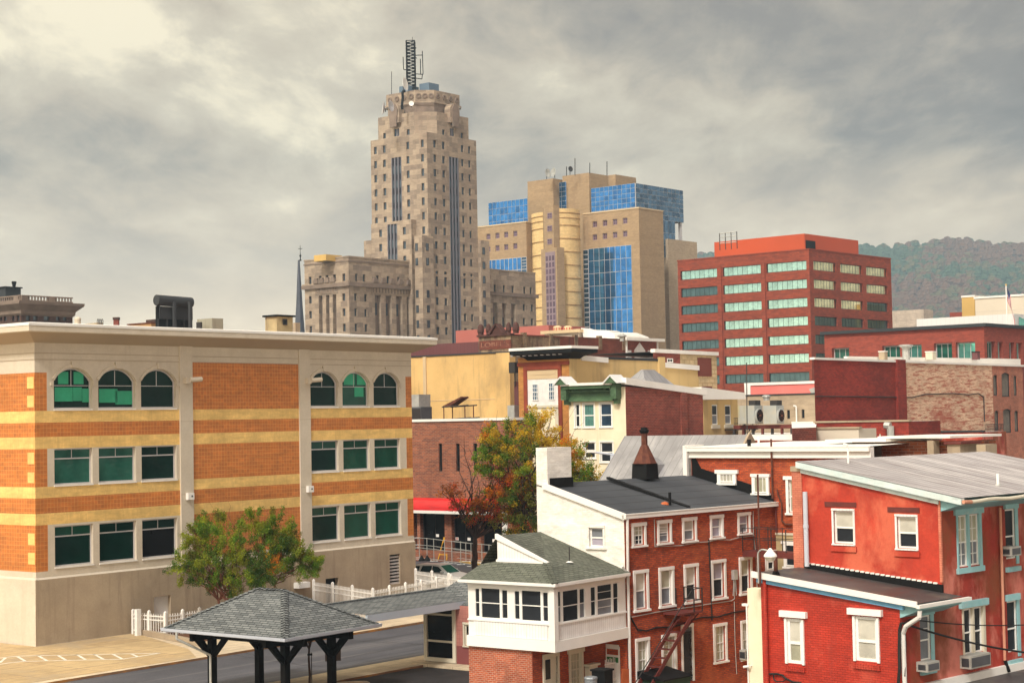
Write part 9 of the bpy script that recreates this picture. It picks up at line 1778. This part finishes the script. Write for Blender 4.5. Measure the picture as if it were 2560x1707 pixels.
Xb = Mass(2600, 737, 360, xl=2437, xr=2700, head=40); Xb.build('offwhite_hall', 'big off white clad hall at the right edge', 'building', 'offwhite', mroof='roof_white', par=0, cop=('white', .4, .2))
Rb = Mass(2404, 780, 420, xl=2374, xr=2420, head=40); Rb.build('brown_block', 'small brown brick block top left of the yellow clad tower', 'building', 'low_brick', par=0)
Sb = Mass(2475, 749, 395, xl=2440, xr=2510, head=40); Sb.build('plant_screen', 'grey metal plant screen right of the yellow clad tower', 'plant room', 'alu', par=0)
p = at_d(2517, 783, 285); q = at_d(2515, 714, 285); rFl = thing('flagpole', 'thin white flagpole flying the stars and stripes', 'flagpole', p-ZV*3); m_ = MB(); m_.tube(p-ZV*3, q, .09, 'wh', 6); m_.lathe(q, [(.15, 0), (.15, .2), (0, .3)], 'yellow_box', 6); m_.build('pole', rFl)
k = 285/4316/5.228; fw_ = [(0, 0), (14, -22), (24, -60), (38, -115), (30, -150), (40, -195)]; A0 = q-ZV*2.0*k*10; m_ = MB(); H_ = 1.7
for i in range(8):
    y0 = i/8
    for j in range(13):
        def fp(u, v): return A0 + Vector((.1+u*1.1+.15*sin(u*6+v*3), .2*sin(u*9), -u*u*2.2-u*2.6-v*H_))
        u0, u1, v0, v1 = i/8, (i+1)/8, j/13, (j+1)/13; blue = i < 3 and j < 7
        m_.poly([fp(u0, v0), fp(u0, v1), fp(u1, v1), fp(u1, v0)], 'flag_blue' if blue else ('flag_red' if j % 2 == 0 else 'flag_white'))
m_.build('flag', rFl)
# ------------------------------------------------------------------ wooded ridge
RID = [(-900, 640), (1500, 660), (1745, 634), (1900, 628), (2050, 612), (2150, 612), (2250, 608), (2310, 600), (2430, 592), (2500, 602), (2640, 604), (3200, 596), (4200, 640)]
def ridge_y(px):
    for (a, ya), (b, yb) in zip(RID, RID[1:]):
        if a <= px <= b: return ya+(yb-ya)*(px-a)/(b-a)
    return 640
dR0, dR1 = 1900.0, 3000.0; NX, NY = 90, 26; m_ = MB(); gridp = []
from mathutils import noise as mn
def hillpt(u, v):
    px = 1450+(3300-1450)*u; d = dR0+(dR1-dR0)*v; top = at_d(px, ridge_y(px), dR1).z-9; x_ = at_d(px, 900, d).x
    t = v; h = -2+(top+2)*(t**.85)*(.92+.08*t)+ (mn.noise(Vector((x_*.004, d*.004, 1)))*28+mn.noise(Vector((x_*.015, d*.012, 4)))*8)*min(1, t*3)*(1-t*.8)
    return Vector((x_, d, h))
for j in range(NY+1): gridp.append([hillpt(i/NX, j/NY) for i in range(NX+1)])
for j in range(NY):
    for i in range(NX): m_.poly([gridp[j][i], gridp[j][i+1], gridp[j+1][i+1], gridp[j+1][i]], 'hill_leaf')
for i in range(NX): a, b = gridp[NY][i], gridp[NY][i+1]; m_.poly([a, b, b+Vector((0, 350, -b.z-20)), a+Vector((0, 350, -a.z-20))], 'hill_leaf')
o_ = m_.build('hill'); o_['kind'] = 'structure'
vs, fs, ms = [], [], []; rnd = random.Random(5)
for _ in range(14000):
    u, v = rnd.random(), rnd.random()**.8; c = hillpt(u, v); r = rnd.uniform(3.0, 9.0); 
    cl = mn.noise(Vector((c.x*.006, c.y*.005, 7)))+rnd.uniform(-.35, .35); mi = 0 if cl < -.12 else 1 if cl > .05 else 2; b = len(vs)
    for hh, rr in ((0, .75), (.55, 1.0), (1.0, .62)):
        for k in range(6): t = k*pi/3+hh+rnd.uniform(-.2, .2); q = rr*r*rnd.uniform(.85, 1.15); vs.append((c.x+q*cos(t), c.y+q*sin(t), c.z-2+hh*r*1.5+rnd.uniform(-.6, .6)))
    vs.append((c.x, c.y, c.z-2+r*1.72))
    for L_ in (0, 6):
        for k in range(6): fs.append((b+L_+k, b+L_+(k+1) % 6, b+L_+6+(k+1) % 6, b+L_+6+k)); ms.append(mi)
    for k in range(6): fs.append((b+12+k, b+12+(k+1) % 6, b+18)); ms.append(mi)
me = bpy.data.meshes.new('forest'); me.from_pydata(vs, [], fs); [me.materials.append(MATS[n]) for n in ('hill_a', 'hill_b', 'hill_c')]; me.polygons.foreach_set('material_index', ms); ul = me.uv_layers.new(name='uv'); me.update()
o_ = bpy.data.objects.new('forest', me); COL.objects.link(o_); tag(o_, 'autumn woodland covering the hazy ridge', 'forest', kind='stuff')
# ------------------------------------------------------------------ haze
mb = MB(); x0, x1, y0, y1, z0, z1 = -3400, 3400, -250, 3450, -30, 345
mb.hexa([Vector(q) for q in ((x0, y0, z0), (x1, y0, z0), (x1, y1, z0), (x0, y1, z0), (x0, y0, z1), (x1, y0, z1), (x1, y1, z1), (x0, y1, z1))], 'urban')
hz_ = mb.build('haze'); hz_['kind'] = 'stuff'; hm = bpy.data.materials.new('haze_air'); hm.use_nodes = True; n_ = hm.node_tree.nodes; [n_.remove(q) for q in list(n_)]
o_ = n_.new('ShaderNodeOutputMaterial'); pv = n_.new('ShaderNodeVolumePrincipled'); pv.inputs['Color'].default_value = (0.52, 0.76, 1.0, 1); pv.inputs['Density'].default_value = 0.00024; pv.inputs['Anisotropy'].default_value = 0.2; hm.node_tree.links.new(pv.outputs[0], o_.inputs['Volume']); hz_.data.materials.clear(); hz_.data.materials.append(hm)
flush_extra()
